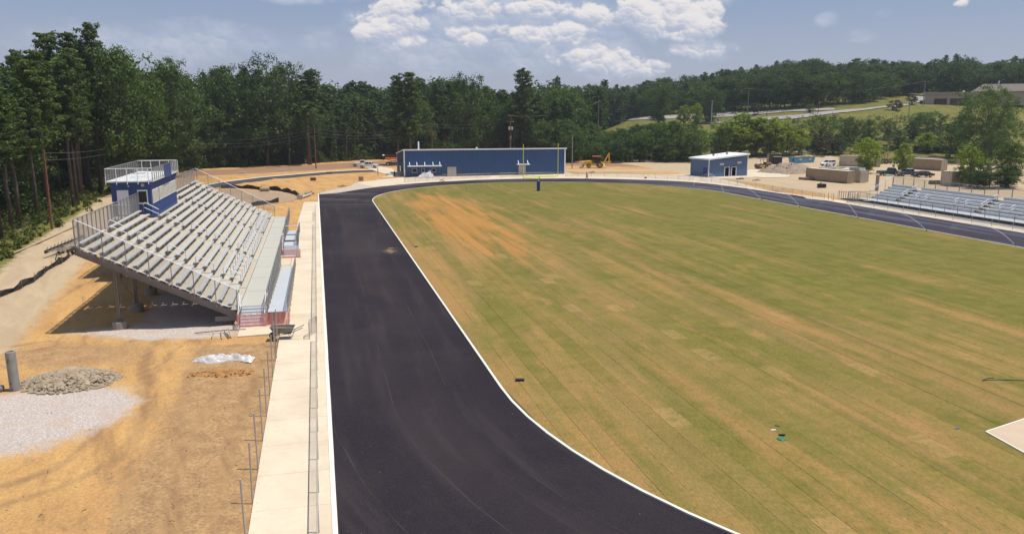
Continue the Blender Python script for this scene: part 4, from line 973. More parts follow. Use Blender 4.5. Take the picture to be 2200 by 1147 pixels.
for (px, h, lab) in ((594, 2.9, 'tall thin steel post standing by the wheelbarrow'),):
    tag(part('fence_post', MB().tube([(0, 0, 0), (0, 0, h)], .03, 8), 'galv', None, (*G(px, 771), 0)), lab, 'post')

# ------------------------------------------------------------------ goal post
gp = spthing('goal_post', 'yellow football goal post with a blue padded base at the far end of the field', 'goal post', 147.2, 41.6)
sprt('pad', MB().box(41.32, 146.92, .02, 41.88, 147.48, 1.95), 'blue_pad', gp, bevel=.06)
sprt('gooseneck', MB().tube([(41.6, 147.2, 1.9), (41.6, 147.2, 2.2), (41.62, 147.0, 2.5), (41.66, 146.6, 2.75), (41.7, 146.2, 2.88)], .085, 8), 'yellow_post', gp)
A_, B_ = (37.95, 144.9, 2.9), (45.55, 147.3, 2.9)
sprt('crossbar', MB().tube([A_, B_], .10, 8), 'yellow_post', gp)
for q in (A_, B_): sprt('upright', MB().tube([q, (q[0], q[1], 9.15)], .07, 8), 'yellow_post', gp)

# ------------------------------------------------------------------ long blue building
lb = spthing('field_house', 'long blue metal building with white trim behind the far bend', 'building', 190.5, 40.5)
BL, BR, BS, BE, HF, HB = 20.4, 60.7, 190.5, 207.0, 6.45, 4.9
sprt('front_wall', ribwall(BL, BR, 0, HF, BS, 'x', -1, .61, .05), 'blue_wall', lb)
sprt('back_wall', ribwall(BL, BR, 0, HB, BE, 'x', 1, 1.2, .05), 'blue_wall', lb)
tp = lambda y: HF+(HB-HF)*(y-BS)/(BE-BS)
for x, o_ in ((BL, -1), (BR, 1)): sprt('end_wall', ribwall(BS, BE, 0, 0, x, 'y', o_, .61, .05, top=tp), 'blue_wall', lb)
rf = sprt('roof', MB().add([(BL-.35, BS-.35, HF+.08), (BR+.35, BS-.35, HF+.08), (BR+.35, BE+.5, HB+.04), (BL-.35, BE+.5, HB+.04), (BL-.35, BS-.35, HF-.06), (BR+.35, BS-.35, HF-.06), (BR+.35, BE+.5, HB-.1), (BL-.35, BE+.5, HB-.1)],
     [(0, 1, 2, 3), (7, 6, 5, 4), (0, 4, 5, 1), (1, 5, 6, 2), (2, 6, 7, 3), (3, 7, 4, 0)]), 'roof_white', lb)
sprt('gutter', MB().box(BL-.37, BS-.5, HF-.2, BR+.37, BS-.36, HF+.12), 'white', lb, parent=rf)
sprt('vent_pipe', MB().tube([(24.6, 196, HF-.5), (24.6, 196, HF+1.75)], .16, 8).tube([(24.6, 196, HF-.4), (24.6, 196, HF-.0)], .3, 8), 'white', lb, parent=rf)
sprt('roof_vent', MB().tube([(39, 195, HF-.5), (39, 195, HF+.25)], .22, 8), 'white', lb, parent=rf)
for x in (BL, BR): sprt('corner_trim', MB().box(x-.16, BS-.12, 0, x+.16, BS-.055, HF-.07), 'white', lb)
sprt('corner_trim', MB().box(BL-.1, BE+.055, 0, BL+.1, BE+.12, HB-.1), 'white', lb)
sprt('base_trim', MB().box(29.5, BS-.09, .42, 48.2, BS-.055, .50).box(50.6, BS-.09, .42, BR-.2, BS-.055, .50), 'alu', lb)
sprt('siding_joint', MB().box(31.05, BS-.075, 2.2, 31.12, BS-.055, HF-.2), 'blue_small', lb)
for (a, b_) in ((22.2, 23.4), (24.5, 25.2), (27.0, 28.0)):
    w_ = sprt('window', MB().box(a, BS-.10, .98, b_, BS-.055, 1.95), 'white', lb); sprt('pane', MB().box(a+.06, BS-.12, 1.06, b_-.06, BS-.103, 1.90), 'glass', lb, parent=w_)
for (a, b_, zt) in ((30.9, 32.9, 2.15), (48.75, 50.4, 2.2)):
    d_ = sprt('door', MB().box(a, BS-.11, .0, b_, BS-.055, zt), 'door_grey', lb)
    sprt('door_frame', MB().box(a-.1, BS-.14, 0, a-.005, BS-.056, zt+.1).box(b_+.005, BS-.14, 0, b_+.1, BS-.056, zt+.1).box(a-.1, BS-.14, zt+.005, b_+.1, BS-.056, zt+.1), 'tan_light', lb, parent=d_)
    sprt('door_handle', MB().box((a+b_)/2-.05, BS-.17, .95, (a+b_)/2+.08, BS-.112, 1.1), 'galv', lb, parent=d_)
    sprt('door_seam', MB().box((a+b_)/2-.012, BS-.118, .02, (a+b_)/2+.012, BS-.112, zt-.02), 'black', lb, parent=d_)
for (a, b_, z, bk) in ((21.1, 29.3, 2.45, (21.6, 23.35, 25.25, 27.25, 28.9)), (48.1, 51.3, 2.5, (48.5, 50.9))):
    cn = sprt('awning', MB().box(a, BS-1.3, z, b_, BS-.06, z+.22), 'white', lb)
    for x in bk: sprt('awning_strut', MB().bar((x, BS-1.0, z+.2), (x, BS-.08, z+1.1), .12, .12), 'white', lb, parent=cn)
for (y, w, h) in ((192.5, 1.0, 1.1), (194.6, .9, .9)): sprt('wall_cabinet', MB().box(BL-1.0, y, .12, BL-.1, y+w, h+.12), 'galv', lb, bevel=.03)
for (y, z) in ((195.5, 3.6), (196.6, 3.4)): sprt('wall_light', MB().box(BL-.3, y, z, BL-.06, y+.3, z+.25), 'black', lb)
sprt('side_door', MB().box(BL-.09, 198.5, 0, BL-.055, 200.2, 2.2), 'glass', lb)
slab = struct('building_side_slab', MB().sheet([(14.5, 190.4), (20.3, 190.4), (20.3, 222), (15.5, 240), (12.5, 240), (14.0, 222), (17.2, 196)], -.05, .043), 'concrete', **FP)

# ------------------------------------------------------------------ small blue block building
sb = thing('block_building', 'small blue block building with two open doorways and a flat white roof', 'building', (46.97, 188.8, 0), R_(23.2))
def wall_poly(pts3): return MB().add(pts3, [tuple(range(len(pts3)))])
Wd, Dp, HL, HR = 11.4, 7.3, 4.05, 5.05
hw = lambda x: HL+(HR-HL)*x/Wd
# block courses as shallow recessed joints: build each wall as stacked course boards
def coursewall(name, ax, a, b_, fixed, out, tops, holes=()):
    mb = MB(); z = 0; ch = .42
    while z < HR:
        z1 = z+ch-.012
        segs = [(a, b_)]
        for (h0, h1, hz) in holes:
            if z < hz-.05:
                ns_ = []
                for (q, w) in segs:
                    if h0 > q and h1 < w: ns_ += [(q, h0), (h1, w)]
                    else: ns_.append((q, w))
                segs = ns_
        for (q, w) in segs:
            def zt(x): return min(z1, tops(x))
            if tops(q) < z+.03 and tops(w) < z+.03: continue
            if tops(q) < z+.03: q = q+(w-q)*max(0, (z+.03-tops(q))/(tops(w)-tops(q)+1e-6))
            vs = []
            for x in (q, w):
                for dep in (0, -.2):
                    p_ = (x, fixed+out*dep) if ax == 'x' else (fixed+out*dep, x)
                    vs += [(*p_, z), (*p_, zt(x))]
            mb.add(vs, [(0, 4, 5, 1), (2, 3, 7, 6), (1, 5, 7, 3), (0, 2, 6, 4), (0, 1, 3, 2), (4, 6, 7, 5)])
        z += ch
    return part(name, mb, 'blue_small', sb)
coursewall('front_wall', 'x', 0, Wd, 0, -1, hw, ((4.75, 5.95, 2.2), (6.8, 8.0, 2.2)))
coursewall('side_wall', 'y', .201, Dp, 0, -1, lambda y: HL)
coursewall('side_wall', 'y', .201, Dp, Wd, 1, lambda y: HR)
coursewall('back_wall', 'x', .201, Wd-.201, Dp, 1, hw)
part('floor', MB().box(.1, -.4, -.05, Wd-.1, Dp-.1, .06), 'concrete', sb)
for x in (4.75, 6.8):
    part('door_frame', MB().box(x-.14, -.05, 0, x-.003, .02, 2.32).box(x+1.203, -.05, 0, x+1.34, .02, 2.32).box(x-.14, -.05, 2.19, x+1.34, .02, 2.33), 'white', sb)
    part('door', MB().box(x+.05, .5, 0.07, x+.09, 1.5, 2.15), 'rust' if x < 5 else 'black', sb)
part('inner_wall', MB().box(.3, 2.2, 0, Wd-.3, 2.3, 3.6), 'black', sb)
part('side_door', MB().box(-.04, .7, 0, -.003, 2.1, 2.25), 'blue_pad', sb)
for (x, z) in ((3.2, 2.75), (8.4, 3.05)):
    v_ = part('louvre', MB().box(x, -.05, z, x+1.15, -.003, z+.5), 'white', sb)
    for k in range(4): part('louvre_blade', MB().box(x+.06, -.075, z+.06+.11*k, x+1.09, -.053, z+.12+.11*k), 'door_grey', v_)
rf = part('roof', MB().add([(-.35, -.45, HL+.02), (Wd+.35, -.45, HR+.05), (Wd+.35, Dp+.4, HR+.05), (-.35, Dp+.4, HL+.02), (-.35, -.45, HL+.36), (Wd+.35, -.45, HR+.39), (Wd+.35, Dp+.4, HR+.39), (-.35, Dp+.4, HL+.36)],
     [(3, 2, 1, 0), (4, 5, 6, 7), (0, 1, 5, 4), (1, 2, 6, 5), (2, 3, 7, 6), (3, 0, 4, 7)]), 'roof_white', sb)
for (x, y) in ((4.4, 4.2), (8.0, 3.6)): part('roof_fan', MB().lathe([(.22, 0), (.22, .25), (.34, .27), (.3, .42), (.05, .48)], 12, x, y), 'galv', rf, loc=(0, 0, hw(x)+.36))
for (x, y) in ((5.4, 4.0), (6.4, 3.8), (7.4, 3.2)): part('vent_stub', MB().tube([(x, y, 0), (x, y, .35)], .07, 6), 'door_grey', rf, loc=(0, 0, hw(x)+.36))
for x in (-.03, Wd+.03): part('corner_trim', MB().box(x-.1, -.08, 0, x+.1, -.01, (HL if x < 1 else HR)), 'white', sb)

# ------------------------------------------------------------------ masonry building on the hill
gx0, gy0, gz0 = GH(2040, 226)
hb = thing('hill_building', 'low pale masonry building with two dark garage bays on the hilltop at right', 'building', (gx0, gy0, gz0-.3), R_(-24))
part('garage_wall', MB().box(-9.8, 0, 3.0, 10.2, .4, 5.6).box(-9.8, 0, 0, -6.2, .4, 2.99).box(-1.2, 0, 0, .1, .4, 2.99).box(8.0, 0, 0, 10.2, .4, 2.99), 'brick_wall', hb)
part('fascia', MB().box(-10.3, -.5, 4.9, 10.4, -.02, 5.5), 'brick_wall', hb)
part('garage_roof', MB().box(-10.3, -.5, 5.61, 10.4, 14, 5.8), 'tan_roof', hb)
part('garage_back', MB().box(-9.8, 6, 0, 10.2, 6.3, 5.6).box(-9.8, .41, 0, -9.5, 6, 5.6).box(9.9, .41, 0, 10.2, 6, 5.6), 'brick_wall', hb)
part('bay_door', MB().box(-6, 2.0, 0, -1.3, 2.1, 2.9).box(.2, 2.0, 0, 7.9, 2.1, 2.9), 'brick_roof', hb)
part('hall_wall', MB().box(10.4, 4, 0, 34, 16, 6.0), 'brick_wall', hb)
part('hall_roof', MB().add([(9, 3.2, 6.01), (35, 3.2, 6.01), (35, 17, 6.01), (9, 17, 6.01), (13, 10, 9.3), (35, 10, 9.3)], [(0, 1, 5, 4), (1, 2, 5), (2, 3, 4, 5), (3, 0, 4), (3, 2, 1, 0)]), 'brick_roof', hb)
part('flue', MB().tube([(19, 9, 8.5), (19, 9, 10.6)], .3, 8), 'white', hb)
part('roof_unit', MB().box(5, 5, 5.8, 5.8, 5.8, 6.6), 'white', hb)

# ------------------------------------------------------------------ foliage builders
def leaf_quads(cent, rad, per, size, r, up=.45, flat=1.0):
    """cent (n,3), rad (n,) clumps -> leaf-sized quads"""
    n = len(cent); k = n*per
    d_ = r.normal(size=(k, 3)); d_ /= np.linalg.norm(d_, axis=1)[:, None]
    rr = np.repeat(rad, per)*(r.random(k)**.45)
    off = d_*rr[:, None]; off[:, 2] *= flat
    P_ = np.repeat(cent, per, axis=0)+off
    nrm = d_*.9+r.normal(size=(k, 3))*.45+np.array([0, 0, up]); nrm /= np.linalg.norm(nrm, axis=1)[:, None]
    t = np.cross(nrm, r.normal(size=(k, 3))); t /= np.linalg.norm(t, axis=1)[:, None]+1e-9; b_ = np.cross(nrm, t)
    s = size*(.55+.9*r.random(k))[:, None]; w = s*(.45+.35*r.random(k))[:, None]
    vs = np.stack([P_-t*s*.5, P_+b_*w*.5, P_+t*s*.5, P_-b_*w*.5], 1).reshape(-1, 3)
    return vs
def quads_mesh(name, vs):
    q = np.arange(len(vs)).reshape(-1, 4); return np_mesh(name, vs, q)
def pine(H, r, base=.42, Rm=3.3, dens=46, size=.34):
    mb = MB(); cs = []; rs = []
    bend = [(0, 0, 0), (r.normal()*.15, r.normal()*.15, H*.35), (r.normal()*.3, r.normal()*.3, H*.7), (r.normal()*.35, r.normal()*.35, H*.97)]
    mb.tube(bend, .012*H+.06, 8, .05)
    z = H*base
    def axis_at(z):
        zs = [b[2] for b in bend]; return np.array([np.interp(z, zs, [b[0] for b in bend]), np.interp(z, zs, [b[1] for b in bend]), z])
    while z < H*.985:
        t = (z-H*base)/(H*(1-base)); R = Rm*(1-t)**.42*(.55+.45*min(1, t*4+.35)); nb = r.integers(3, 6); a0 = r.random()*6.28
        for j in range(nb):
            a = a0+6.283*j/nb+r.normal()*.35; L = R*(.55+.6*r.random()); rise = (.12+.35*t)*L+r.normal()*.15; c0 = axis_at(z)
            tip = c0+np.array([math.cos(a)*L, math.sin(a)*L, rise])
            mb.tube([tuple(c0), tuple(c0+(tip-c0)*.55+np.array([0, 0, -.08*L])), tuple(tip)], .045+.02*L*.5, 4, .02)
            m = max(2, int(L/.75)+1)
            for q in range(m):
                f = (q+1)/m; c = c0+(tip-c0)*f+r.normal(size=3)*.18; c[2] += .12
                cs.append(c); rs.append(.42+.34*r.random()+.12*(1-t))
        z += (.62+.45*r.random())*(1.05-.35*t)
    cs.append(axis_at(H)); rs.append(.5)
    return mb, leaf_quads(np.array(cs), np.array(rs), dens, size, r, .5, .62)
def broad(H, r, wid=.30, low=.12, lobes=13, dens=34, size=.36):
    mb = MB(); cs = []; rs = []
    mb.tube([(0, 0, 0), (r.normal()*.1, r.normal()*.1, H*.3), (r.normal()*.2, r.normal()*.2, H*.62)], .014*H+.06, 8, .06)
    for k in range(lobes):
        f = (k+.5)/lobes; zc = H*(low+(.90-low)*f); prof = math.sin(math.pi*min(1, .16+.72*(1-f)**.9))**.6
        a = k*2.399+r.normal()*.4; rad = H*wid*prof*(.45+.6*r.random()) if k < lobes-1 else 0
        c = np.array([math.cos(a)*rad, math.sin(a)*rad, zc]); lr = H*(.12+.07*r.random())*(.7+.6*prof)
        mb.tube([(0, 0, max(.2*H, zc*.55)), tuple(c*np.array([.5, .5, .9])), tuple(c)], .02*lr+.05, 4, .02)
        m = int(12+10*r.random())
        for q in range(m):
            d_ = r.normal(size=3); d_ /= np.linalg.norm(d_); 
            if d_[2] < -.55: d_[2] *= -.5
            cs.append(c+d_*lr*np.array([1, 1, .85])*(.55+.5*r.random())); rs.append(lr*(.26+.16*r.random()))
    return mb, leaf_quads(np.array(cs), np.array(rs), dens, size, r, .5, .8)
PR_ = {}
def proto(key, fn, trunkmat, leafmat):
    mb, vs = fn; tm = mb.mesh('trunk', True); tm.materials.append(M[trunkmat]); cm = quads_mesh('crown', vs); cm.materials.append(M[leafmat]); PR_[key] = (tm, cm, vs)
r_ = np.random.default_rng(11)
for k in range(6): proto(f'p{k}', pine(24, r_, base=(.30, .42, .5, .36, .46, .28)[k], Rm=(3.6, 3.2, 3.0, 4.0, 3.4, 3.9)[k], dens=44), 'bark', 'needles')
for k in (6, 7): proto(f'p{k}', pine(26, r_, base=(.50, .56)[k-6], Rm=(3.6, 3.2)[k-6], dens=46), 'bark', 'needles')
for k in range(3): proto(f'g{k}', broad(24, r_, wid=(.36, .40, .33)[k], low=(.10, .06, .1)[k], lobes=(34, 36, 30)[k], dens=52, size=.42), 'bark_grey', 'leaf_mid')
for k in range(5): proto(f'd{k}', broad(18, r_, wid=(.24, .28, .22, .30, .26)[k], low=(.10, .14, .06, .10, .16)[k], lobes=(21, 20, 22, 21, 19)[k], dens=46), 'bark_grey', 'leaf_dark')
for k in range(3): proto(f'm{k}', broad(15, r_, wid=(.27, .32, .25)[k], low=.07, lobes=19, dens=34), 'bark_grey', 'leaf_mid')
for k in range(3): proto(f'b{k}', broad(9, r_, wid=(.30, .36, .27)[k], low=(.08, .12, .14)[k], lobes=16, dens=34, size=.30), 'bark_grey', 'leaf_bright')
proto('r0', broad(6, r_, wid=.42, low=.15, lobes=10, dens=26, size=.28), 'bark_grey', 'leaf_red')
proto('a0', broad(7, r_, wid=.34, low=.15, lobes=9, dens=20, size=.3), 'bark_grey', 'leaf_autumn')
PH = {'g': 24, 'p': 24, 'd': 18, 'm': 15, 'b': 9, 'r': 6, 'a': 7}
TREES = []
def tree(key, x, y, H, label, cat='tree', group=None, name=None, wide=1.0, z=None, rz=None):
    tm, cm, _ = PR_[key]; s = H/PH[key[0]]; z = float(hf(x, y)) if z is None else z
    nm = name or {'g': 'large_tree', 'p': 'pine_tree', 'd': 'broadleaf_tree', 'm': 'broadleaf_tree', 'b': 'young_tree', 'r': 'red_leaved_tree', 'a': 'rusty_tree'}[key[0]]
    t = thing(nm, label, cat, (x, y, z-.1), random.uniform(0, 6.28) if rz is None else rz, group); t.scale = (s*wide, s*wide, s)
    link('trunk', tm, None, t); link('crown', cm, None, t)
    if group: TREES.append(t)
    return t

# skyline of the photograph (column, row of the tree tops)
SKY = [(-400, 90), (0, 122), (40, 122), (70, 95), (95, 80), (115, 112), (140, 88), (165, 80), (182, 60), (200, 85), (240, 92), (280, 118), (310, 145), (335, 160), (352, 128), (385, 148), (420, 168), (460, 138), (490, 145), (520, 148), (545, 127), (575, 130), (592, 160), (625, 172), (660, 168), (700, 180), (745, 184), (775, 170), (800, 182), (840, 178), (860, 166), (880, 160), (930, 158), (990, 158), (1040, 168), (1090, 178), (1120, 162), (1150, 166), (1200, 168), (1240, 184), (1275, 176), (1320, 176), (1358, 186), (1378, 172), (1420, 166), (1450, 166), (1500, 156), (1540, 148), (1580, 142), (1610, 138), (1660, 132), (1740, 122), (1765, 132), (1800, 133), (1830, 124), (1900, 126), (1950, 131), (2000, 127), (2045, 112), (2080, 132), (2120, 132), (2160, 122), (2200, 117), (2700, 110)]
def sky_z(x, y):
    dep = y*math.cos(PITCH)-(-8)*math.sin(PITCH); px = 1100+FPX*x/max(dep, 1)
    py = np.interp(px, [q[0] for q in SKY], [q[1] for q in SKY]); b = -(py-573.5)/FPX
    tt = (math.sin(-PITCH)+b*math.cos(PITCH))/(math.cos(PITCH)+b*math.sin(PITCH))
    return CAMH+y*tt, px
def walkpts(pts, step):
    out = []; acc = 0
    for (x0, y0), (x1, y1) in zip(pts[:-1], pts[1:]):
        L = math.hypot(x1-x0, y1-y0); t = acc
        while t < L: out.append((x0+(x1-x0)*t/L, y0+(y1-y0)*t/L, (x1-x0)/L, (y1-y0)/L)); t += step
        acc = t-L
    return out
FBt = FB[1:]
LBL = {('L', 'p'): 'tall pine in the dense wood left of the grandstand', ('L', 'd'): 'dark broadleaf tree in the wood left of the grandstand',
       ('B', 'p'): 'dark pine in the wood behind the long blue building', ('B', 'd'): 'dark broadleaf tree in the wood behind the long blue building', ('B', 'm'): 'mid green tree at the edge of the wood behind the long building', ('L', 'm'): 'mid green tree at the edge of the left wood'}
GRP = {'L': 'trees of the wood left of the grandstand', 'B': 'trees of the wood behind the long blue building'}
ntree = 0
for row, (off, step) in enumerate(((1.5, 5.6), (6.5, 6.0), (13, 6.6), (20, 7.6))):
    for (x, y, tx, ty) in walkpts(FBt, step):
        nx_, ny_ = -ty, tx                                # inward side of the boundary
        x += nx_*off+random.gauss(0, 1.0); y += ny_*off+random.gauss(0, 1.0)
        zt, px = sky_z(x, y)
        if px < -60 or px > 1262: continue
        reg = 'L' if px < 420 else 'B'; full = zt-float(hf(x, y))
        full = min(full, 31)
        f = (.60, .80, .92, .98)[row]*random.uniform(.78, .99)
        kind = 'p' if random.random() < (.62, .76, .82, .8)[row] else ('d' if random.random() < .7 or row > 1 else 'm')
        if row == 3 and 600 < px < 1500 and random.random() < .3: continue
        if 930 < px < 975 and row < 2: continue
        if 1235 < px and row < 1: continue
        if row == 0 and px < 330: kind = 'p'; f = random.uniform(.66, .9)
        if row < 2 and px < 330 and random.random() < .75: kind = 'p'
        lab_row = ('front row', 'second row', 'third row', 'back row')[row]
        k = kind+str(random.randrange({'p': 6, 'd': 5, 'm': 3}[kind]))
        if row == 0 and px < 300 and kind == 'p': k = 'p6' if random.random() < .6 else 'p7'
        tree(k, x, y, max(6, full*f), LBL[(reg, kind)].split(' in ')[0].split(' at ')[0]+', '+lab_row, group=GRP[reg], wide=random.uniform(.9, 1.25)*(1.12 if kind == 'p' else 1)); ntree += 1
# tree crowns that stand above the skyline
for (px, py, D, key, w, lab) in ((92, 72, 150, 'p2', 1.2, 'flat topped pine rising above the wood at far left'), (183, 52, 150, 'p1', 1.0, 'tallest pine at the left, its tip highest of all the trees'), (237, 86, 150, 'd1', .8, 'rounded tree top to the right of the tallest pine'), (28, 108, 150, 'p4', .7, 'thin pine top at the left edge of the photo'), (355, 122, 190, 'd4', .8, 'round headed tree above the pines behind the press box'), (562, 121, 235, 'd3', .9, 'big dark round headed tree, highest of the central wood'), (478, 134, 235, 'd1', .9, 'broad tree left of the big dark round headed one'), (656, 152, 240, 'p2', 1.7, 'leaning flat topped pine beside the bare dead tree'), (1122, 150, 270, 'p3', 1.1, 'slender tree above the wood behind the goal post'), (852, 164, 240, 'p5', 1.1, 'small detached pine top behind the left end of the long building'), (878, 157, 240, 'p0', 1.1, 'upright pine top behind the vent pipe'), (998, 156, 265, 'd4', .8, 'open crowned tree behind the middle of the long building')):
    dd = ray(px, py); t = D/dd[1]; x, y, z = dd[0]*t, D, CAMH+dd[2]*t; g = float(hf(x, y)); tree(key, x, y, z-g, lab, wide=w); ntree += 1
# bare dead tree
x, y = ray(612, 152)[0]/ray(612, 152)[1]*236, 236
dt = thing('dead_tree', 'bare grey dead tree standing above the central wood', 'tree', (x, y, 0)); mb = MB(); HH = CAMH+236*ray(612, 152)[2]/ray(612, 152)[1]
part('trunk', MB().tube([(0, 0, 0), (.2, 0, HH*.6), (0, .1, HH)], .28, 6, .03), 'bark_grey', dt)
for k in range(70):
    z0 = HH*(.62+.36*random.random()); a = random.random()*6.28; L = (HH-z0)*.45+.8
    mb.tube([(0, 0, z0), (math.cos(a)*L*.5, math.sin(a)*L*.5, z0+L*.55), (math.cos(a)*L*.8, math.sin(a)*L*.8, z0+L*1.15)], .05, 3, .012)
part('branches', mb, 'bark_grey', dt)

# right side : trees on the slope, placed one by one (column of trunk, foot row, top row, kind, width)
RT = [
 (1415, 268, 181, 'g0', .95, 'large rounded green tree standing before the upper road'),
 (1522, 264, 188, 'g1', .95, 'dark spreading tree beside the upper parking area'),
 (1468, 268, 226, 'b1', 1.0, 'small bright green tree right of the large rounded one'),
 (1497, 270, 222, 'b0', .8, 'thin bright green tree before the upper road'),
 (1628, 246, 219, 'r0', 1.3, 'low reddish leaved tree on the road verge'),
 (1560, 336, 258, 'b1', 1.25, 'bright green tree directly behind the small block building'),
 (1590, 334, 243, 'b0', 1.3, 'tallest bright green tree behind the small block building'),
 (1625, 334, 250, 'b2', 1.4, 'bright green tree right of the tallest one behind the block building'),
 (1655, 334, 252, 'b0', 1.3, 'bright green tree behind the roller'),
 (1682, 336, 266, 'b1', 1.1, 'bright green tree right edge of the clump behind the roller'),
 (1540, 340, 288, 'm2', 1.3, 'dark green bush at the left foot of the bright clump'),
 (1716, 333, 276, 'b2', 1.0, 'small bright green tree above the blue skip'),
 (1760, 322, 246, 'm1', 1.1, 'mid green tree behind the blue skip'),
 (1775, 334, 288, 'r0', 1.5, 'pinkish flowering bush behind the blue skip'),
 (1800, 332, 285, 'm0', 1.2, 'dark bush beside the pinkish flowering bush'),
 (1820, 312, 250, 'm2', 1.1, 'green shrub halfway up the slope above the white car'),
 (1865, 308, 254, 'm0', 1.2, 'broad green shrub on the slope above the containers'),
 (1905, 300, 256, 'm1', 1.1, 'green tree on the slope left of the slope pole'),
 (1960, 305, 256, 'm2', 1.1, 'yellow green tree on the slope right of the slope pole'),
 (1862, 372, 296, 'b0', 1.05, 'bright green tree beside the pale trailer'),
 (1937, 374, 306, 'b2', .85, 'bright green tree between the pickup trucks and the long container'),
 (1990, 330, 283, 'b2', 1.2, 'light open tree before the black silt cloth'),
 (2040, 340, 262, 'm0', 1.1, 'slender tree with pale trunk before the silt cloth'),
 (2005, 285, 238, 'm1', 1.4, 'dark green thicket below the hill building'),
 (1975, 270, 240, 'm2', 1.5, 'low thicket under the left end of the hill building'),
 (2116, 352, 184, 'g1', .82, 'very large spreading tree at the right edge of the photo'),
 (2082, 400, 314, 'b0', .95, 'small bright tree at the left side of the dark bushes'),
 (2165, 402, 300, 'm2', .95, 'mid green young tree at the right edge by the bleachers'),
 (2125, 404, 350, 'd3', 1.9, 'dense dark bush behind the right bleachers'),
 (2100, 405, 365, 'd1', 1.9, 'dark low bush at the end of the nearest container'),
 (2160, 404, 362, 'd0', 1.9, 'dark low bush at the far right edge'),
 (1960, 225, 205, 'r0', 1.5, 'dark reddish tree beside the hill driveway'),
 (1925, 238, 214, 'r0', 1.6, 'low reddish tree left of the hill driveway'),
 (1700, 296, 270, 'm2', 1.3, 'rounded shrub on the slope above the yard lamp pole'),
 (1838, 292, 262, 'm1', 1.2, 'rounded green shrub near the middle of the open slope'),
 (1930, 322, 276, 'm0', 1.3, 'dark shrub low on the slope above the second bright tree'),
 (1790, 268, 250, 'm1', 1.2, 'small shrub just under the bend of the hill road'),
 (2060, 300, 248, 'g2', .9, 'green tree on the slope just left of the very large tree'),
 (1740, 244, 222, 'm0', 1.1, 'small round tree on the grass verge of the upper road'),
 (2010, 202, 186, 'b1', 1.4, 'small bright tree behind the hill building'),
 (1727, 232, 205, 'b1', 1.0, 'small light green tree at the foot of the hill wood'),
]
def place_px(px, pf, pt, key, w, lab, group=None):
    x, y, z = GH(px, pf); D = y; dd = ray(px, pt); zt = CAMH+D*dd[2]/dd[1]
    return tree(key, x, y, max(1.5, zt-z), lab, wide=w, z=z, group=group)
for q in RT: place_px(*q); ntree += 1
# belt of mid green trees between the excavator yard and the upper road
rb = random.Random(4)
for i in range(44):
    px = 1228+i*6.2+rb.uniform(-4, 4); pf = 350-rb.random()*9; pt = np.interp(px, [1220, 1260, 1300, 1340, 1400, 1440, 1480, 1530], [232, 262, 285, 268, 262, 256, 262, 300])+rb.uniform(-6, 16)
    if i % 3 == 2: pf -= 7
    if i % 3 == 0: pt += (pf-pt)*.35
    place_px(px, pf, pt, ('m', 'd', 'm', 'd', 'p')[rb.randrange(5)]+str(rb.randrange(3)), rb.uniform(1.15, 1.5), 'mixed green tree in the belt behind the yellow backhoe', 'tree belt behind the backhoe yard'); ntree += 1
# front row of the wood beyond the upper road
for i in range(62):
    px = 1225+i*16+rb.uniform(-7, 7)
    if px > 2200: break
    pf = np.interp(px, [1200, 1340, 1500, 1700, 1850, 1950, 2010, 2200], [262, 254, 244, 234, 224, 203, 190, 180])-3
    top = np.interp(px, [q[0] for q in SKY], [q[1] for q in SKY]); pt = top+(pf-top)*rb.uniform(.18, .42)
    place_px(px, pf, pt, rb.choice(['d0', 'd1', 'd2', 'd3', 'm0', 'm2', 'p0', 'p5']), rb.uniform(1.15, 1.5), 'green tree in the front row of the wood beyond the upper road', 'front trees of the wood beyond the upper road'); ntree += 1
print('trees', ntree)
LM = [(0, 'by the left edge of the photo'), (75, 'behind the reddish left pole'), (150, 'left of the press box'), (230, 'above the press box'), (330, 'right of the press box'), (420, 'above the upper stand corner'), (500, 'behind the settling basin'), (600, 'left of the central reddish pole'), (700, 'right of the central reddish pole'), (790, 'behind the white pickups'), (860, 'behind the awning end'), (950, 'behind the long building'), (1080, 'behind the transformer pole'), (1160, 'behind the goal post'), (1240, 'behind the backhoe'), (1330, 'right of the backhoe'), (1420, 'under the large rounded tree'), (1500, 'behind the block building'), (1620, 'above the roller'), (1720, 'above the blue skip'), (1830, 'above the slope shrubs'), (1940, 'left of the hill building'), (2040, 'above the hill building'), (2140, 'at the top right')]
bins = {}
for t in TREES:
    x, y = t.location.x, t.location.y; dep = y*math.cos(PITCH)+8*math.sin(PITCH); px = 1100+FPX*x/dep
    t['label'] = t['label'].replace(' in the belt behind the yellow backhoe', ' in the tree belt').replace(' in the front row of the wood beyond the upper road', ' of the hill wood')+' '+min(LM, key=lambda q: abs(q[0]-px))[1]; bins.setdefault(t['label'], []).append((px, t))
for lab, l in bins.items():
    l.sort(key=lambda q: q[0])
    if len(l) > 1:
        for i, (_, t) in enumerate(l): t['label'] = (['leftmost', 'second', 'third', 'fourth', 'fifth', 'sixth', 'seventh', 'eighth', 'ninth', 'tenth', 'eleventh', 'twelfth', 'thirteenth', 'fourteenth', 'fifteenth', 'sixteenth'][min(i, 15)] if i < len(l)-1 else 'rightmost')+' '+lab
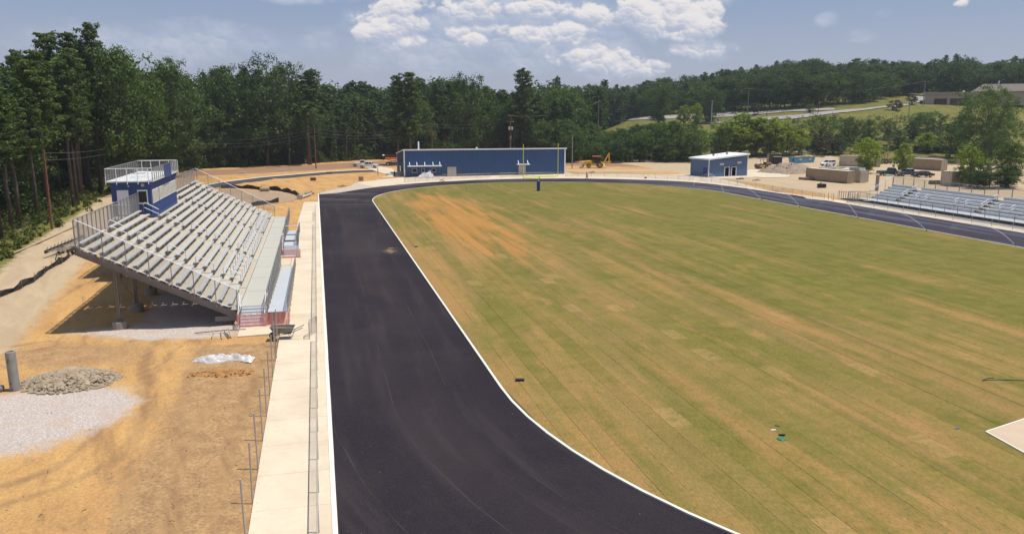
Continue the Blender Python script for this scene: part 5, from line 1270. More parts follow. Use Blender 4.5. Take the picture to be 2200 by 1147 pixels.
# far woods as one mass : many thinned crowns joined
far = []
def add_far(key, x, y, z, H, w=1.15, keep=.30):
    vs = PR_[key][2].reshape(-1, 4, 3); m_ = rng.random(len(vs)) < keep
    q = vs[m_].copy(); s = H/PH[key[0]]; c = q.mean(1, keepdims=True); q = c+(q-c)*1.75
    a = rng.random()*6.28; ca, sa = math.cos(a), math.sin(a); X_ = q[..., 0]*ca-q[..., 1]*sa; Y_ = q[..., 0]*sa+q[..., 1]*ca
    far.append(np.stack([X_*s*w+x, Y_*s*w+y, q[..., 2]*s+z], -1).reshape(-1, 3))
for i in range(5):
    for j in range(58):
        px = 1190+j*19+rb.uniform(-8, 8); Db = np.interp(px, [1200, 1500, 1700, 1950, 2200], [385, 425, 425, 400, 385])+i*15+rb.uniform(-4, 4)
        dd = ray(px, 200); x, y = dd[0]/dd[1]*Db, Db; g = float(hf(x, y)); zt, _ = sky_z(x, y); Hh = (zt-g)*(.82+.035*i)*rb.uniform(.82, 1.08)
        if Hh < 5: continue
        add_far(rb.choice(['d0', 'd1', 'd2', 'd3', 'd4', 'p0', 'p3', 'p5', 'm0']), x, y, g, Hh, 1.0 if Hh > 16 else 1.3, .30)
for i in range(3):
    for j in range(62):
        px = -60+j*22+rb.uniform(-8, 8); base = np.interp(px, [0, 250, 430, 640, 850, 1300], [135, 165, 250, 262, 285, 290]); Db = base+22+i*10
        dd = ray(px, 200); x, y = dd[0]/dd[1]*Db, Db; zt, _ = sky_z(x, y); Hh = min(zt-float(hf(x, y)), 34)*(rb.uniform(.86, 1.0) if 600 < px < 860 else rb.uniform(.70, .93))
        if px > 1290: continue
        add_far(rb.choice(['p0', 'p3', 'p5', 'd0', 'd2', 'd3']), x, y, float(hf(x, y)), Hh, 1.25, .30)
fw = quads_mesh('distant_woods', np.concatenate(far)); fo = link('distant_woods', fw, 'leaf_dark'); fo['kind'] = 'stuff'; fo['label'] = 'mass of woodland filling in behind the front trees'
print('far quads', sum(len(q) for q in far)//4)
# distant blue ridge seen over the trees
hx = []; 
mb = MB(); n = 60
for i in range(n):
    px = 560+i*14; D = 1500; dd = ray(px, 199+10*abs(px-730)/200+3*math.sin(i*.7)); z = CAMH+D*dd[2]/dd[1]
    mb.v += [(dd[0]/dd[1]*D, D, -5), (dd[0]/dd[1]*(D+30), D+30, z), (dd[0]/dd[1]*(D+500), D+500, -5)]
for i in range(n-1): mb.f += [(i*3, i*3+3, i*3+4, i*3+1), (i*3+1, i*3+4, i*3+5, i*3+2)]
struct('distant_hill', mb, plain('wooded_hill', (.022, .040, .020), .95, c2=(.012, .024, .014), scale=.05, amt=.9))
# undergrowth, weeds and bushes at the wood's edge
cs = []; rs = []
rb = random.Random(9)
for (x, y, tx, ty) in walkpts(FBt, .85):
    _, px = sky_z(x, y)
    if px < -60 or px > 1490: continue
    for q in range(4):
        o_ = rb.uniform(-2.6, 9) if px < 420 else rb.uniform(-.3, 6); h = rb.uniform(.25, 1.0)*(1 if o_ < 1 else 2.2)
        if px > 420: h *= 1.3
        cx, cy = x-ty*o_+rb.gauss(0, .6), y+tx*o_+rb.gauss(0, .6)
        for l in range(3): cs.append((cx+rb.gauss(0, .35*h), cy+rb.gauss(0, .35*h), max(.15, h*(.25+.35*l)))); rs.append(h*.45+.1)
u = quads_mesh('undergrowth', leaf_quads(np.array(cs), np.array(rs), 22, .26, rng, .5, .8)); uo = link('undergrowth', u, 'weeds'); uo['kind'] = 'stuff'; uo['label'] = 'weeds and low bushes along the foot of the woods'
cs = []; rs = []
for (x, y, tx, ty) in walkpts(FBt, 2.1):
    _, px = sky_z(x, y)
    if px < -60 or px > 1490: continue
    for q in range(3):
        o_ = rb.uniform(2.0, 4.5)+q*4.5+(3.5 if px < 330 else 0); h = rb.uniform(2.5, 5.5)*(1 if q == 0 else 1.45)*(.62 if px < 330 else 1.15)
        if px < 330 and rb.random() < .35: continue
        cx, cy = x-ty*o_+rb.gauss(0, .8), y+tx*o_+rb.gauss(0, .8)
        for l in range(12): cs.append((cx+rb.gauss(0, .24*h), cy+rb.gauss(0, .24*h), h*rb.uniform(.08, .95))); rs.append(h*rb.uniform(.14, .24))
u = quads_mesh('understorey', leaf_quads(np.array(cs), np.array(rs), 26, .42, rng, .5, .8)); uo = link('understorey', u, 'leaf_dark'); uo['kind'] = 'stuff'; uo['label'] = 'bushy understorey between the trunks of the woods'
cs = []; rs = []
for i in range(1000):
    px = rb.uniform(1690, 2200); pf = rb.uniform(252, 335)
    x, y, z = GH(px, pf); 
    if math.hypot(x, y) < 214 or rb.random() < .4: continue
    h = rb.uniform(.4, 2.4)
    for l in range(4): cs.append((x+rb.gauss(0, h*.6), y+rb.gauss(0, h*.6), z+h*rb.uniform(.2, .9))); rs.append(h*.5)
u = quads_mesh('slope_scrub', leaf_quads(np.array(cs), np.array(rs), 20, .34, rng, .5, .8)); uo = link('slope_scrub', u, 'leaf_mid'); uo['kind'] = 'stuff'; uo['label'] = 'scrub growing over the grassy slope at right'
# rusty coloured sapling above the long building, on a patch of red earth
x, y = G(952, 339); tree('a0', x, y+4, 9, 'rusty orange leaved sapling in the gap above the long building roof'); 

# ------------------------------------------------------------------ vehicles
def wheel(root, x, y, r=.37, w=.24, rimmat='rim', tyre='rubber'):
    s = 1 if y > 0 else -1
    o = part('wheel', MB().add(*_disc(r, w)), tyre, root, (x, y, r)); part('rim', MB().add(*_disc(r*.62, w+.03)), rimmat, o)
    part('hub', MB().add(*_disc(r*.18, w+.07)), 'galv', o); return o
def _disc(r, w, n=18):
    vs = [(r*math.cos(6.2832*j/n), -w/2, r*math.sin(6.2832*j/n)) for j in range(n)]+[(r*math.cos(6.2832*j/n), w/2, r*math.sin(6.2832*j/n)) for j in range(n)]
    return vs, [tuple(range(n)), tuple(range(2*n-1, n-1, -1))]+[(j, j+n, (j+1) % n+n, (j+1) % n) for j in range(n)]
def cabin(x0, x1, x2, x3, z0, z1, w0, w1):
    """glasshouse: bottom from x0 to x3, top from x1 to x2"""
    return [(x0, -w0, z0), (x3, -w0, z0), (x3, w0, z0), (x0, w0, z0), (x1, -w1, z1), (x2, -w1, z1), (x2, w1, z1), (x1, w1, z1)], [(3, 2, 1, 0), (4, 5, 6, 7), (0, 1, 5, 4), (1, 2, 6, 5), (2, 3, 7, 6), (3, 0, 4, 7)]
def arch_body(L, pts, wr, axf, axr, W_, notch_r):
    """side profile (front at +x) with wheel arches cut in, extruded over the width"""
    out = []
    low = [(-L/2, .42)]
    for ax in (axr, axf):
        for k in range(9):
            a = math.pi-math.pi*k/8; low.append((ax+notch_r*math.cos(a), max(.36, wr+notch_r*math.sin(a))))
    low.append((L/2, .42)); return low+pts
def pickup(name, label, mat, loc, rz, crew=True, sc=1.0):
    t = thing(name, label, 'pickup truck', loc, rz, None); t.scale = (sc,)*3; L = 5.7; W_ = .96; cx0 = -.95 if crew else -.35
    prof = arch_body(L, [(L/2, .75), (L/2-.1, 1.02), (1.35, 1.16), (1.2, 1.16), (cx0, 1.14), (-L/2+.02, 1.12), (-L/2, .6)], .38, 1.75, -1.75, W_, .48)
    part('body', MB().extr(prof, -W_, W_), mat, t, bevel=.05)
    part('cab_roof', MB().add(*cabin(cx0+.12, cx0+.25, .82, 1.0, 1.76, 1.86, .72, .66)), mat, t, bevel=.03)
    for s in (-1, 1):
        for (xb, xt) in ((cx0+.02, cx0+.20), (.28, .30), (1.30, .92)) if crew else ((cx0+.02, cx0+.20), (1.30, .92)):
            part('pillar', MB().bar((xb, s*.90, 1.12), (xt, s*.72, 1.80), .09, .07), mat, t)
    part('windows', MB().add(*cabin(cx0+.06, cx0+.24, .90, 1.26, 1.12, 1.79, .88, .70)), 'glass', t)
    part('bed_floor', MB().box(-L/2+.15, -.80, 1.121, cx0-.12, .80, 1.128), 'black', t)
    part('front_bumper', MB().box(L/2-.02, -W_+.05, .45, L/2+.12, W_-.05, .68), 'rim', t, bevel=.03)
    part('rear_bumper', MB().box(-L/2-.12, -W_+.05, .48, -L/2-.0, W_-.05, .68), 'rim', t, bevel=.03)
    part('grille', MB().box(L/2-.01, -.55, .72, L/2+.03, .55, .98), 'black', t)
    for s in (-1, 1):
        part('headlight', MB().box(L/2-.06, s*.76-.15, .78, L/2+.02, s*.76+.15, .98), 'lamp', t); part('tail_light', MB().box(-L/2-.02, s*.86-.07, .75, -L/2+.04, s*.86+.07, 1.08), 'tail', t)
        part('mirror', MB().box(1.05, s*1.02-.07, 1.2, 1.15, s*1.02+.07, 1.42), 'black', t); part('door_handle', MB().box(.05, s*.965-.015, .98, .22, s*.965+.015, 1.01), 'black', t)
        part('door_seam', MB().box(1.18, s*.963-.003, .5, 1.195, s*.963+.003, 1.12), 'black', t)
        for x in (1.75, -1.75): wheel(t, x, s*.82)
    return t
def car(name, label, cat, mat, loc, rz, L=4.9, suv=False):
    t = thing(name, label, cat, loc, rz); W_ = .92; zs = 1.05 if suv else .92; zt = 1.78 if suv else 1.46
    prof = arch_body(L, [(L/2, .62), (L/2-.15, .82), (1.0, zs+.02), (-L/2+.5, zs+.05), (-L/2+.05, zs-.08), (-L/2, .5)], .34, 1.45, -1.42, W_, .43)
    part('body', MB().extr(prof, -W_, W_), mat, t, bevel=.08)
    xr = -L/2+.15 if suv else -L/2+.7
    part('windows', MB().add(*cabin(xr+.05, xr+(.28 if suv else .75), .35, 1.12, zs-.02, zt-.06, .86, .64)), 'glass', t)
    part('roof', MB().add(*cabin(xr+(.2 if suv else .68), xr+(.34 if suv else .82), .28, .46, zt-.10, zt, .69, .58)), mat, t, bevel=.03)
    for s in (-1, 1):
        for (xb, xt) in ((xr+.06, xr+(.28 if suv else .75)), (-.25, -.22), (1.12, .36)): part('pillar', MB().bar((xb, s*.865, zs), (xt, s*.66, zt-.07), .08, .06), mat, t)
        part('headlight', MB().box(L/2-.2, s*.68-.17, .66, L/2-.04, s*.68+.17, .80), 'lamp', t); part('tail_light', MB().box(-L/2-.01, s*.72-.15, .74, -L/2+.06, s*.72+.15, .90), 'tail', t)
        part('mirror', MB().box(.85, s*.98-.08, zs+.02, .95, s*.98+.08, zs+.16), mat, t)
        for x in (1.45, -1.42): wheel(t, x, s*.80, .34, .22)
    part('front_bumper', MB().box(L/2-.05, -.8, .32, L/2+.05, .8, .55), 'black', t, bevel=.03)
    if suv:
        for s in (-1, 1): part('roof_rail', MB().tube([(-1.6, s*.5, zt+.07), (.1, s*.5, zt+.07)], .025, 6), 'galv', t)
    return t
def at(px, py, z=0): x, y = G(px, py); return (x, y, z)
pickup('pickup_truck', 'white crew cab pickup, the nearer of two parked beyond the service road', 'car_white', at(792, 361.5), R_(-4))
pickup('pickup_truck', 'white pickup with an open cargo bed standing half hidden behind the white crew cab', 'car_white', at(776, 358.0), R_(5), crew=False)
pickup('pickup_truck', 'dark green pickup parked beside the containers', 'car_green', at(1911, 377), R_(4), crew=False, sc=1.02)
pickup('pickup_truck', 'grey pickup parked between the green pickup and the navy car', 'car_grey', at(1952, 378.6), R_(178), crew=True)
car('parked_car', 'dark navy blue car with its nose to the left in front of the grey pickup', 'car', 'car_navy', at(1982, 380.8), R_(184), 5.0)
car('parked_car', 'white sport utility car behind the tan containers', 'car', 'car_white', at(1779, 356.5), R_(205), 4.8, True)

def corr(mb, a, b_, z0, z1, out, pitch=.42, d_=.05):
    """corrugated side wall between plan points a and b"""
    a = Vector((*a, 0)); b_ = Vector((*b_, 0)); L = (b_-a).length; dr = (b_-a)/L; nn = Vector((dr.y, -dr.x, 0))*out; n = max(2, int(L/pitch)); st = L/n; k0 = len(mb.v); pts = []
    for i in range(n): pts += [(i*st, 0), (i*st+st*.3, 0), (i*st+st*.45, -d_), (i*st+st*.8, -d_), (i*st+st*.95, 0)]
    pts.append((L, 0))
    for (t, o_) in pts:
        q = a+dr*t+nn*o_; mb.v += [(q.x, q.y, z0), (q.x, q.y, z1)]
    for i in range(len(pts)-1): mb.f.append((k0+2*i, k0+2*i+2, k0+2*i+3, k0+2*i+1))
    return mb
def container(name, label, loc, rz, L=12.2, W_=2.44, H=2.6, wall='tan', roof='tan_roof', doors=0, lift=.05):
    """origin at near right bottom corner; long axis along +y, width along +x ; doors: 1 at the y=0 end"""
    t = thing(name, label, 'shipping container', loc, rz); z0, z1 = lift+.16, lift+H-.14
    for nm, a, b_, o_ in (('side_wall', (.06, .06), (.06, L-.06), -1), ('side_wall', (W_-.06, .06), (W_-.06, L-.06), 1), ('end_wall', (.06, L-.06), (W_-.06, L-.06), -1)): part(nm, corr(MB(), a, b_, z0, z1, o_), wall, t)
    if not doors: part('end_wall', corr(MB(), (.06, .06), (W_-.06, .06), z0, z1, 1), wall, t)
    else:
        for i in range(2):
            x0 = .14+i*(W_/2-.13); dr = part('door', MB().box(x0, .05, z0, x0+W_/2-.16, .11, z1), wall, t)
            for k in range(2): part('lock_bar', MB().tube([(x0+.3+.45*k, .02, z0+.05), (x0+.3+.45*k, .02, z1-.05)], .03, 6), 'door_grey', dr)
            for k in range(5): part('door_panel', MB().box(x0+.08, .025, z0+.12+k*(z1-z0-.2)/5, x0+W_/2-.26, .048, z0+.02+(k+1)*(z1-z0-.2)/5), 'tan_light', dr)
    for x in (0, W_-.12):
        for y in (0, L-.12): part('corner_post', MB().box(x, y, lift, x+.12, y+.12, lift+H-.01), wall, t)
    part('floor_rail', MB().box(.12, .015, lift, W_-.12, L-.015, lift+.155), wall, t)
    part('roof_rail', MB().box(.0, .12, lift+H-.135, .055, L-.12, lift+H-.005).box(W_-.055, .12, lift+H-.135, W_, L-.12, lift+H-.005), wall, t)
    part('roof', corr_roof(L, W_, lift+H-.02), roof, t); return t
def corr_roof(L, W_, z):
    mb = MB(); n = int(L/.5); pts = []
    for i in range(n): y = .06+i*(L-.12)/n; st = (L-.12)/n; pts += [(y, z), (y+st*.4, z), (y+st*.5, z-.03), (y+st*.9, z-.03)]
    pts.append((L-.06, z))
    for (y, zz) in pts: mb.v += [(.056, y, zz), (W_-.056, y, zz)]
    for i in range(len(pts)-1): mb.f.append((2*i, 2*i+1, 2*i+3, 2*i+2))
    return mb
container('shipping_container', 'tan shipping container nearest the track with no doors on its near end', (72.7, 171.0, 0), R_(24))
container('shipping_container', 'pale shipping container with barred doors and odds and ends on its roof', (76.3, 172.8, 0), R_(24), wall='tan_light', roof='pale_roof', doors=1)
container('shipping_container', 'long pale container with white roof standing behind the parked cars', (114.7, 211.6, 0), R_(24), H=2.9, wall='tan', roof='pale_roof', doors=1)
container('shipping_container', 'container with a faded red roof behind the long pale container', (117.5, 219, 0), R_(24), H=2.9, roof='red_roof', doors=0)
container('shipping_container', 'ribbed tan container half under the bushes behind the bleachers', (90.6, 166.8, 0), R_(-66+4), wall='tan_light', roof='tan_roof', H=2.9, doors=0)
container('shipping_container', 'pale trailer box with a cream roof behind the bright green tree', (106.0, 228, 0), R_(62), L=11, wall='tan_light', roof='tan_roof', H=3.0)
# things on the second container
cx_, cy_ = 73.2, 179.5; zt = 2.68
rr = random.Random(3)
for i, (nm, lab, cat) in enumerate((('roll_of_mesh', 'coiled wire on the roof of the pale container', 'wire coil'), ('metal_bundle', 'bundle of metal bars lying on the roof of the pale container', 'metal bundle'), ('metal_trough', 'grey metal trough on the near end of the pale container roof', 'trough'))):
    th = R_(24); lx, ly = 1.2, (6.5, 9.4, 2.2)[i]; wx, wy = 76.3+lx*math.cos(th)-ly*math.sin(th), 172.8+lx*math.sin(th)+ly*math.cos(th)
    t = thing(nm, lab, cat, (wx, wy, zt), th)
    if i == 0:
        for k in range(5): part('coil', MB().tube([(.3*k-.7, .75*math.cos(a), .78+.75*math.sin(a)) for a in np.linspace(0, 6.28, 13)], .035, 5), 'rebar', t)
    elif i == 1:
        for k in range(9): part('bar', MB().tube([(-.9+.2*k, -1.8+rr.random()*.6, .05+.06*(k % 3)), (-.8+.2*k, 1.6+rr.random()*.5, .1+.06*(k % 2))], .04, 5), 'rebar' if k % 2 else 'alu', t)
    else:
        part('trough', MB().box(-.9, -1.4, .0, .9, 1.4, .06).box(-.9, -1.4, .06, -.84, 1.4, .5).box(.84, -1.4, .06, .9, 1.4, .5).box(-.84, -1.4, .06, .84, -1.34, .5).box(-.84, 1.34, .06, .84, 1.4, .5), 'alu', t)
# blue skip
sk = thing('waste_skip', 'long light blue open top waste skip with white labels at the edge of the yard', 'skip', (*G(1722, 350.5), 0), R_(24))
Ls, Ws, Hs = 3.9, 1.2, 1.75
prof = [(-Ls-.35, Hs), (-Ls, .25), (-Ls+.3, .1), (Ls-.3, .1), (Ls, .25), (Ls+.35, Hs)]
for s in (-1, 1): part('side', MB().extr(prof, s*Ws-.03, s*Ws+.03), 'skip_blue', sk)
part('floor', MB().box(-Ls+.2, -Ws+.04, .1, Ls-.2, Ws-.04, .18), 'skip_blue', sk)
for s in (-1, 1): part('end_plate', MB().bar((s*(Ls-.02), 0, .22), (s*(Ls+.33), 0, Hs), .06, 2*Ws-.07), 'skip_blue', sk)
part('rim', MB().box(-Ls-.42, -Ws-.08, Hs, Ls+.42, -Ws+.05, Hs+.1).box(-Ls-.42, Ws-.05, Hs, Ls+.42, Ws+.08, Hs+.1), 'skip_blue', sk)
for k in range(9): part('rib', MB().box(-Ls+.4+k*.86, -Ws-.09, .12, -Ls+.5+k*.86, -Ws-.032, Hs-.02), 'skip_blue', sk)
for x in (-1.7, 2.1): part('label_plate', MB().box(x-.45, -Ws-.13, 1.0, x+.45, -Ws-.095, 1.42), 'white', sk)
for k, x in enumerate((-1.7, 2.1)): part('label_print', MB().box(x-.38, -Ws-.14, 1.24, x+.38, -Ws-.134, 1.34).box(x-.38, -Ws-.14, 1.07, x+.10, -Ws-.134, 1.15), 'tail', sk)
part('waste', MB().bar((-3.4, -.3, 1.5), (3.3, .2, 1.9), .7, .3).bar((-2.0, .4, 1.75), (1.2, -.3, 2.1), .16, .1), 'rust', sk)

# yellow backhoe
bk = thing('backhoe_loader', 'yellow backhoe loader parked with its folded digging arm to the right', 'backhoe', at(1280, 360.5), R_(180)); bk.scale = (1.12,)*3
part('chassis', MB().extr([(2.4, .7), (2.5, 1.3), (1.4, 1.65), (.9, 1.2), (-1.6, 1.2), (-2.0, .6)], -.5, .5), 'yellow', bk, bevel=.05)
part('bonnet', MB().extr([(2.45, 1.0), (2.3, 1.65), (.95, 1.85), (.9, 1.1)], -.46, .46), 'yellow', bk, bevel=.06)
part('cab_floor', MB().box(-1.2, -.8, 1.15, .85, .8, 1.3), 'black', bk)
for x in (-1.15, .8):
    for s in (-1, 1): part('cab_post', MB().bar((x, s*.75, 1.3), (x*.9, s*.7, 2.75), .08, .08), 'black', bk)
part('cab_roof', MB().box(-1.35, -.85, 2.76, .95, .85, 2.92), 'orange', bk, bevel=.05)
part('seat', MB().box(-.5, -.3, 1.3, .1, .3, 1.75).box(-.6, -.3, 1.5, -.45, .3, 2.2), 'black', bk)
for s in (-1, 1):
    wheel(bk, -.9, s*.95, .72, .45, 'rim_yellow'); wheel(bk, 1.85, s*.85, .48, .35, 'rim_yellow')
    part('loader_arm', MB().bar((1.0, s*.62, 1.6), (2.6, s*.62, 1.2), .12, .2).bar((2.55, s*.62, 1.2), (3.2, s*.62, .5), .12, .18), 'yellow', bk)
part('loader_bucket', MB().extr([(3.1, .2), (4.0, .15), (4.05, .25), (3.3, .35), (3.25, 1.0), (3.1, 1.0)], -1.1, 1.1), 'galv', bk)
part('boom', MB().bar((-1.9, 0, .9), (-2.5, 0, 2.2), .26, .34).bar((-2.45, 0, 2.1), (-3.3, 0, 3.65), .24, .32), 'yellow', bk)
part('dipper', MB().bar((-3.3, 0, 3.7), (-3.35, 0, 1.5), .22, .30), 'yellow', bk)
part('hydraulic_ram', MB().tube([(-2.1, .0, 1.7), (-3.05, 0, 3.0)], .06, 6), 'galv', bk)
part('digging_bucket', MB().extr([(-3.6, 1.5), (-3.0, 1.45), (-2.7, 1.0), (-3.0, .75), (-3.15, 1.1), (-3.5, 1.2)], -.35, .35), 'yellow', bk)
for s in (-1, 1): part('stabiliser', MB().bar((-1.9, s*.5, 1.0), (-2.0, s*1.15, .35), .14, .14).box(-2.2, s*1.15-.2, .0, -1.8, s*1.15+.2, .08), 'yellow', bk)
part('exhaust', MB().tube([(1.5, .2, 1.7), (1.5, .2, 2.4)], .05, 6), 'black', bk)
# roller
rl = thing('road_roller', 'rusty road roller with a white splashed drum and open canopy beside the spoil heap', 'roller', at(1640, 362), R_(200)); rl.scale = (.95,)*3
part('drum', MB().add(*[[(x+1.7, y, z+.78) for x, y, z in _disc(.78, 2.1, 22)[0]], _disc(.78, 2.1, 22)[1]]), 'rust', rl)
part('drum_plate', MB().add([(2.3, -1.0, 1.32), (2.3, 1.0, 1.32), (1.75, 1.0, 1.60), (1.75, -1.0, 1.60), (2.3, -1.0, 1.29), (2.3, 1.0, 1.29), (1.75, 1.0, 1.57), (1.75, -1.0, 1.57)], [(0, 1, 2, 3), (7, 6, 5, 4), (0, 4, 5, 1), (2, 6, 7, 3)]), 'white', rl)
part('yoke', MB().box(.5, -1.25, .6, 2.0, -1.1, .95).box(.5, 1.1, .6, 2.0, 1.25, .95).box(.4, -1.25, .5, .55, 1.25, 1.1), 'yellow', rl)
part('engine_cover', MB().extr([(-2.2, .6), (-2.25, 1.7), (-.6, 1.85), (-.4, .6)], -.75, .75), 'tan', rl, bevel=.06)
part('cab_deck', MB().box(-.5, -.75, .7, .45, .75, 1.0), 'rust', rl)
for x in (-.5, .55):
    for s in (-1, 1): part('canopy_post', MB().bar((x, s*.7, 1.0), (x, s*.7, 2.6), .08, .08), 'rust', rl)
part('canopy', MB().box(-.7, -.85, 2.6, .75, .85, 2.7), 'rust', rl)
part('operator_seat', MB().box(-.3, -.25, 1.0, .15, .25, 1.4).box(-.38, -.25, 1.2, -.28, .25, 1.8), 'black', rl)
for s in (-1, 1): wheel(rl, -1.3, s*.85, .68, .42, 'rim_yellow')
# orange machine at left of the long building
om = thing('orange_lift', 'orange work platform machine at the left corner of the long building', 'lift machine', at(846, 356), R_(8)); om.scale = (1.05,)*3
part('base_frame', MB().box(-2.2, -.8, .5, 2.2, .8, .9), 'black', om)
for x in (-1.6, 1.6):
    for s in (-1, 1): wheel(om, x, s*.8, .45, .3)
part('scissor', MB().bar((-1.8, -.5, .9), (1.8, -.5, 1.7), .1, .12).bar((1.8, -.5, .9), (-1.8, -.5, 1.7), .1, .12).bar((-1.8, .5, .9), (1.8, .5, 1.7), .1, .12), 'rebar', om)
part('platform', MB().box(-2.3, -.9, 1.72, 2.4, .9, 2.25), 'orange', om, bevel=.03)
part('platform_rail', MB().tube([(-2.2, -.85, 2.25), (-2.2, -.85, 2.9), (2.3, -.85, 2.9), (2.3, -.85, 2.25)], .04, 5), 'orange', om)
# orange machine glimpsed among the trees
e0 = GH(1318, 306); ex = thing('orange_excavator', 'orange machine half hidden among the trees above the yard', 'excavator', e0, R_(20))
part('house', MB().box(-1.5, -1.2, 1.2, 1.6, 1.2, 2.6), 'orange', ex, bevel=.1); part('cab', MB().box(.4, -1.2, 2.61, 1.6, 0, 3.6), 'glass', ex); part('roof_panel', MB().box(.3, -1.25, 3.61, 1.7, .05, 3.7), 'orange', ex)
for s in (-1, 1): part('track', MB().extr([(-2, .1), (2, .1), (2.3, .5), (2, .9), (-2, .9), (-2.3, .5)], s*1.2-.3, s*1.2+.3), 'black', ex)
part('boom', MB().bar((1.4, .3, 2.2), (3.6, .3, 4.6), .35, .4).bar((3.6, .3, 4.6), (5.4, .3, 2.6), .3, .35), 'orange', ex); part('bucket', MB().extr([(5.1, 2.6), (5.8, 2.4), (5.7, 1.6), (5.0, 1.5)], 0, .8), 'black', ex)

# ------------------------------------------------------------------ heaps, rubble, plastic
def heap(name, label, cat, cx, cy, rx, ry, h, mat, seed, lumps=70, rock=(.08, .28), ang=0, jag=.5):
    t = thing(name, label, cat, (cx, cy, -.05), ang); r = np.random.default_rng(seed); n = 44; mb = MB()
    for i in range(n+1):
        for j in range(n+1):
            u_ = (i/n*2-1)*1.15; v_ = (j/n*2-1)*1.15; rr_ = math.hypot(u_, v_)
            e = max(0, 1-rr_**1.7); nz = float(vnoise(np.array([u_*6.0+20]), np.array([v_*6.0+20]), 1.0, seed)[0])-.5+.5*(float(vnoise(np.array([u_*15.0+40]), np.array([v_*15.0+40]), 1.0, seed+1)[0])-.5)
            mb.v.append((u_*rx, v_*ry, max(-.1, h*e*(1+jag*nz*1.3)+(.25*h*nz*jag if e > 0 else 0)-(.1 if e <= 0 else 0))))
    for i in range(n):
        for j in range(n): a = i*(n+1)+j; mb.f.append((a, a+n+1, a+n+2, a+1))
    part('mound', mb, mat, t, smooth=True)
    lm = MB()
    for k in range(lumps):
        a = r.random()*6.28; q = r.random()**.6*1.05; u_, v_ = q*math.cos(a), q*math.sin(a); s = r.uniform(*rock); z = h*max(0, 1-q**1.7)*.95
        pts = []; m = 5
        for (zz, f) in ((-.5, .8), (.1, 1.05), (.6, .6)):
            for w in range(m): b_ = 6.283*w/m+r.random()*.5; pts.append((u_*rx+math.cos(b_)*s*f*r.uniform(.7, 1.2), v_*ry+math.sin(b_)*s*f*r.uniform(.7, 1.2), z+zz*s*r.uniform(.6, 1.1)+.05))
        fs = [(i*m+w, i*m+(w+1) % m, (i+1)*m+(w+1) % m, (i+1)*m+w) for i in range(2) for w in range(m)]+[tuple(range(2*m, 3*m))]
        lm.add(pts, fs)
    part('lumps', lm, mat, t, kind='stuff'); return t
hx_, hy_ = G(140, 822); heap('rubble_heap', 'heap of broken grey clods beside the concrete cylinder', 'rubble heap', hx_+.1, hy_+.3, 2.5, 1.9, .60, 'debris', 5, 1800, (.02, .13), .1, .42)
hx_, hy_ = G(1690, 370); heap('spoil_heap', 'heap of grey gravel spoil next to the road roller', 'spoil heap', hx_+.5, hy_, 8.0, 6.5, 2.4, 'spoil', 8, 260, (.06, .22), .2, .3)
hx_, hy_ = G(1580, 388)
hx_, hy_ = G(478, 800); heap('soil_heap', 'small ridge of clumpy orange soil below the plastic sheet', 'soil ridge', hx_, hy_-.2, 1.9, .55, .22, 'soil', 12, 90, (.03, .10), .12, .9)
# crumpled plastic on the dirt and over a pile at the building
def crumple(name, label, cat, cx, cy, rx, ry, h, seed, ang=0, mat='plastic', prof=None):
    r = np.random.default_rng(seed); nx_, ny_ = 40, 22; mb = MB()
    for i in range(nx_+1):
        for j in range(ny_+1):
            u_ = i/nx_*2-1; v_ = j/ny_*2-1; f1 = float(vnoise(np.array([u_*7+30]), np.array([v_*4+9]), 1, seed)[0]); f2 = float(vnoise(np.array([u_*20+30]), np.array([v_*13+9]), 1, seed+1)[0])
            wv = ry*(1+.35*math.sin(u_*5+seed)) ; base = (1-v_*v_)*(prof(u_) if prof else (1-u_*u_)**.5)
            mb.v.append((u_*rx, v_*wv+.25*ry*math.sin(u_*4), .01+h*base*(.35+.8*f1)+.14*h*f2))
    for i in range(nx_):
        for j in range(ny_): a = i*(ny_+1)+j; mb.f.append((a, a+ny_+1, a+ny_+2, a+1))
    o = part(name, mb, mat, None, (cx, cy, 0)); o.rotation_euler = (0, 0, ang); return tag(o, label, cat)
crumple('plastic_sheet', 'crumpled clear plastic sheet lying on the orange dirt below the stand', 'plastic sheet', *G(480, 775), 1.75, .40, .42, 3, .10)
crumple('plastic_cover', 'translucent plastic draped over a pile in front of the long building window', 'plastic cover', *G(915, 382.4), 1.9, 1.2, 2.0, 6, .05, prof=lambda u_: max(0, 1-abs(u_-.35)/.72 if u_ > .35 else 1-abs(u_-.35)/1.35)**.8)

# concrete cylinder standing on end, with its fallen mate
x, y = G(33, 838)
cy1 = thing('concrete_pipe', 'upright grey concrete pipe standing in the gravel at the left edge', 'concrete pipe', (x, y, -.1)); cy1.rotation_euler = (R_(-1), R_(-1.5), 0)
part('shell', MB().lathe([(.245, 0), (.245, 2.2), (.22, 2.22), (.17, 2.22), (.17, 1.6)], 24), 'concrete_grey', cy1, smooth=False)
part('inner_shadow', MB().lathe([(.17, 2.0), (.165, 2.01)], 20), 'dark', cy1)
for (a, z) in ((-1.55, .22), (-1.62, .55)): part('port', MB().tube([(math.cos(a)*.235, math.sin(a)*.235, z), (math.cos(a)*.262, math.sin(a)*.262, z)], .035, 8), 'dark', cy1)
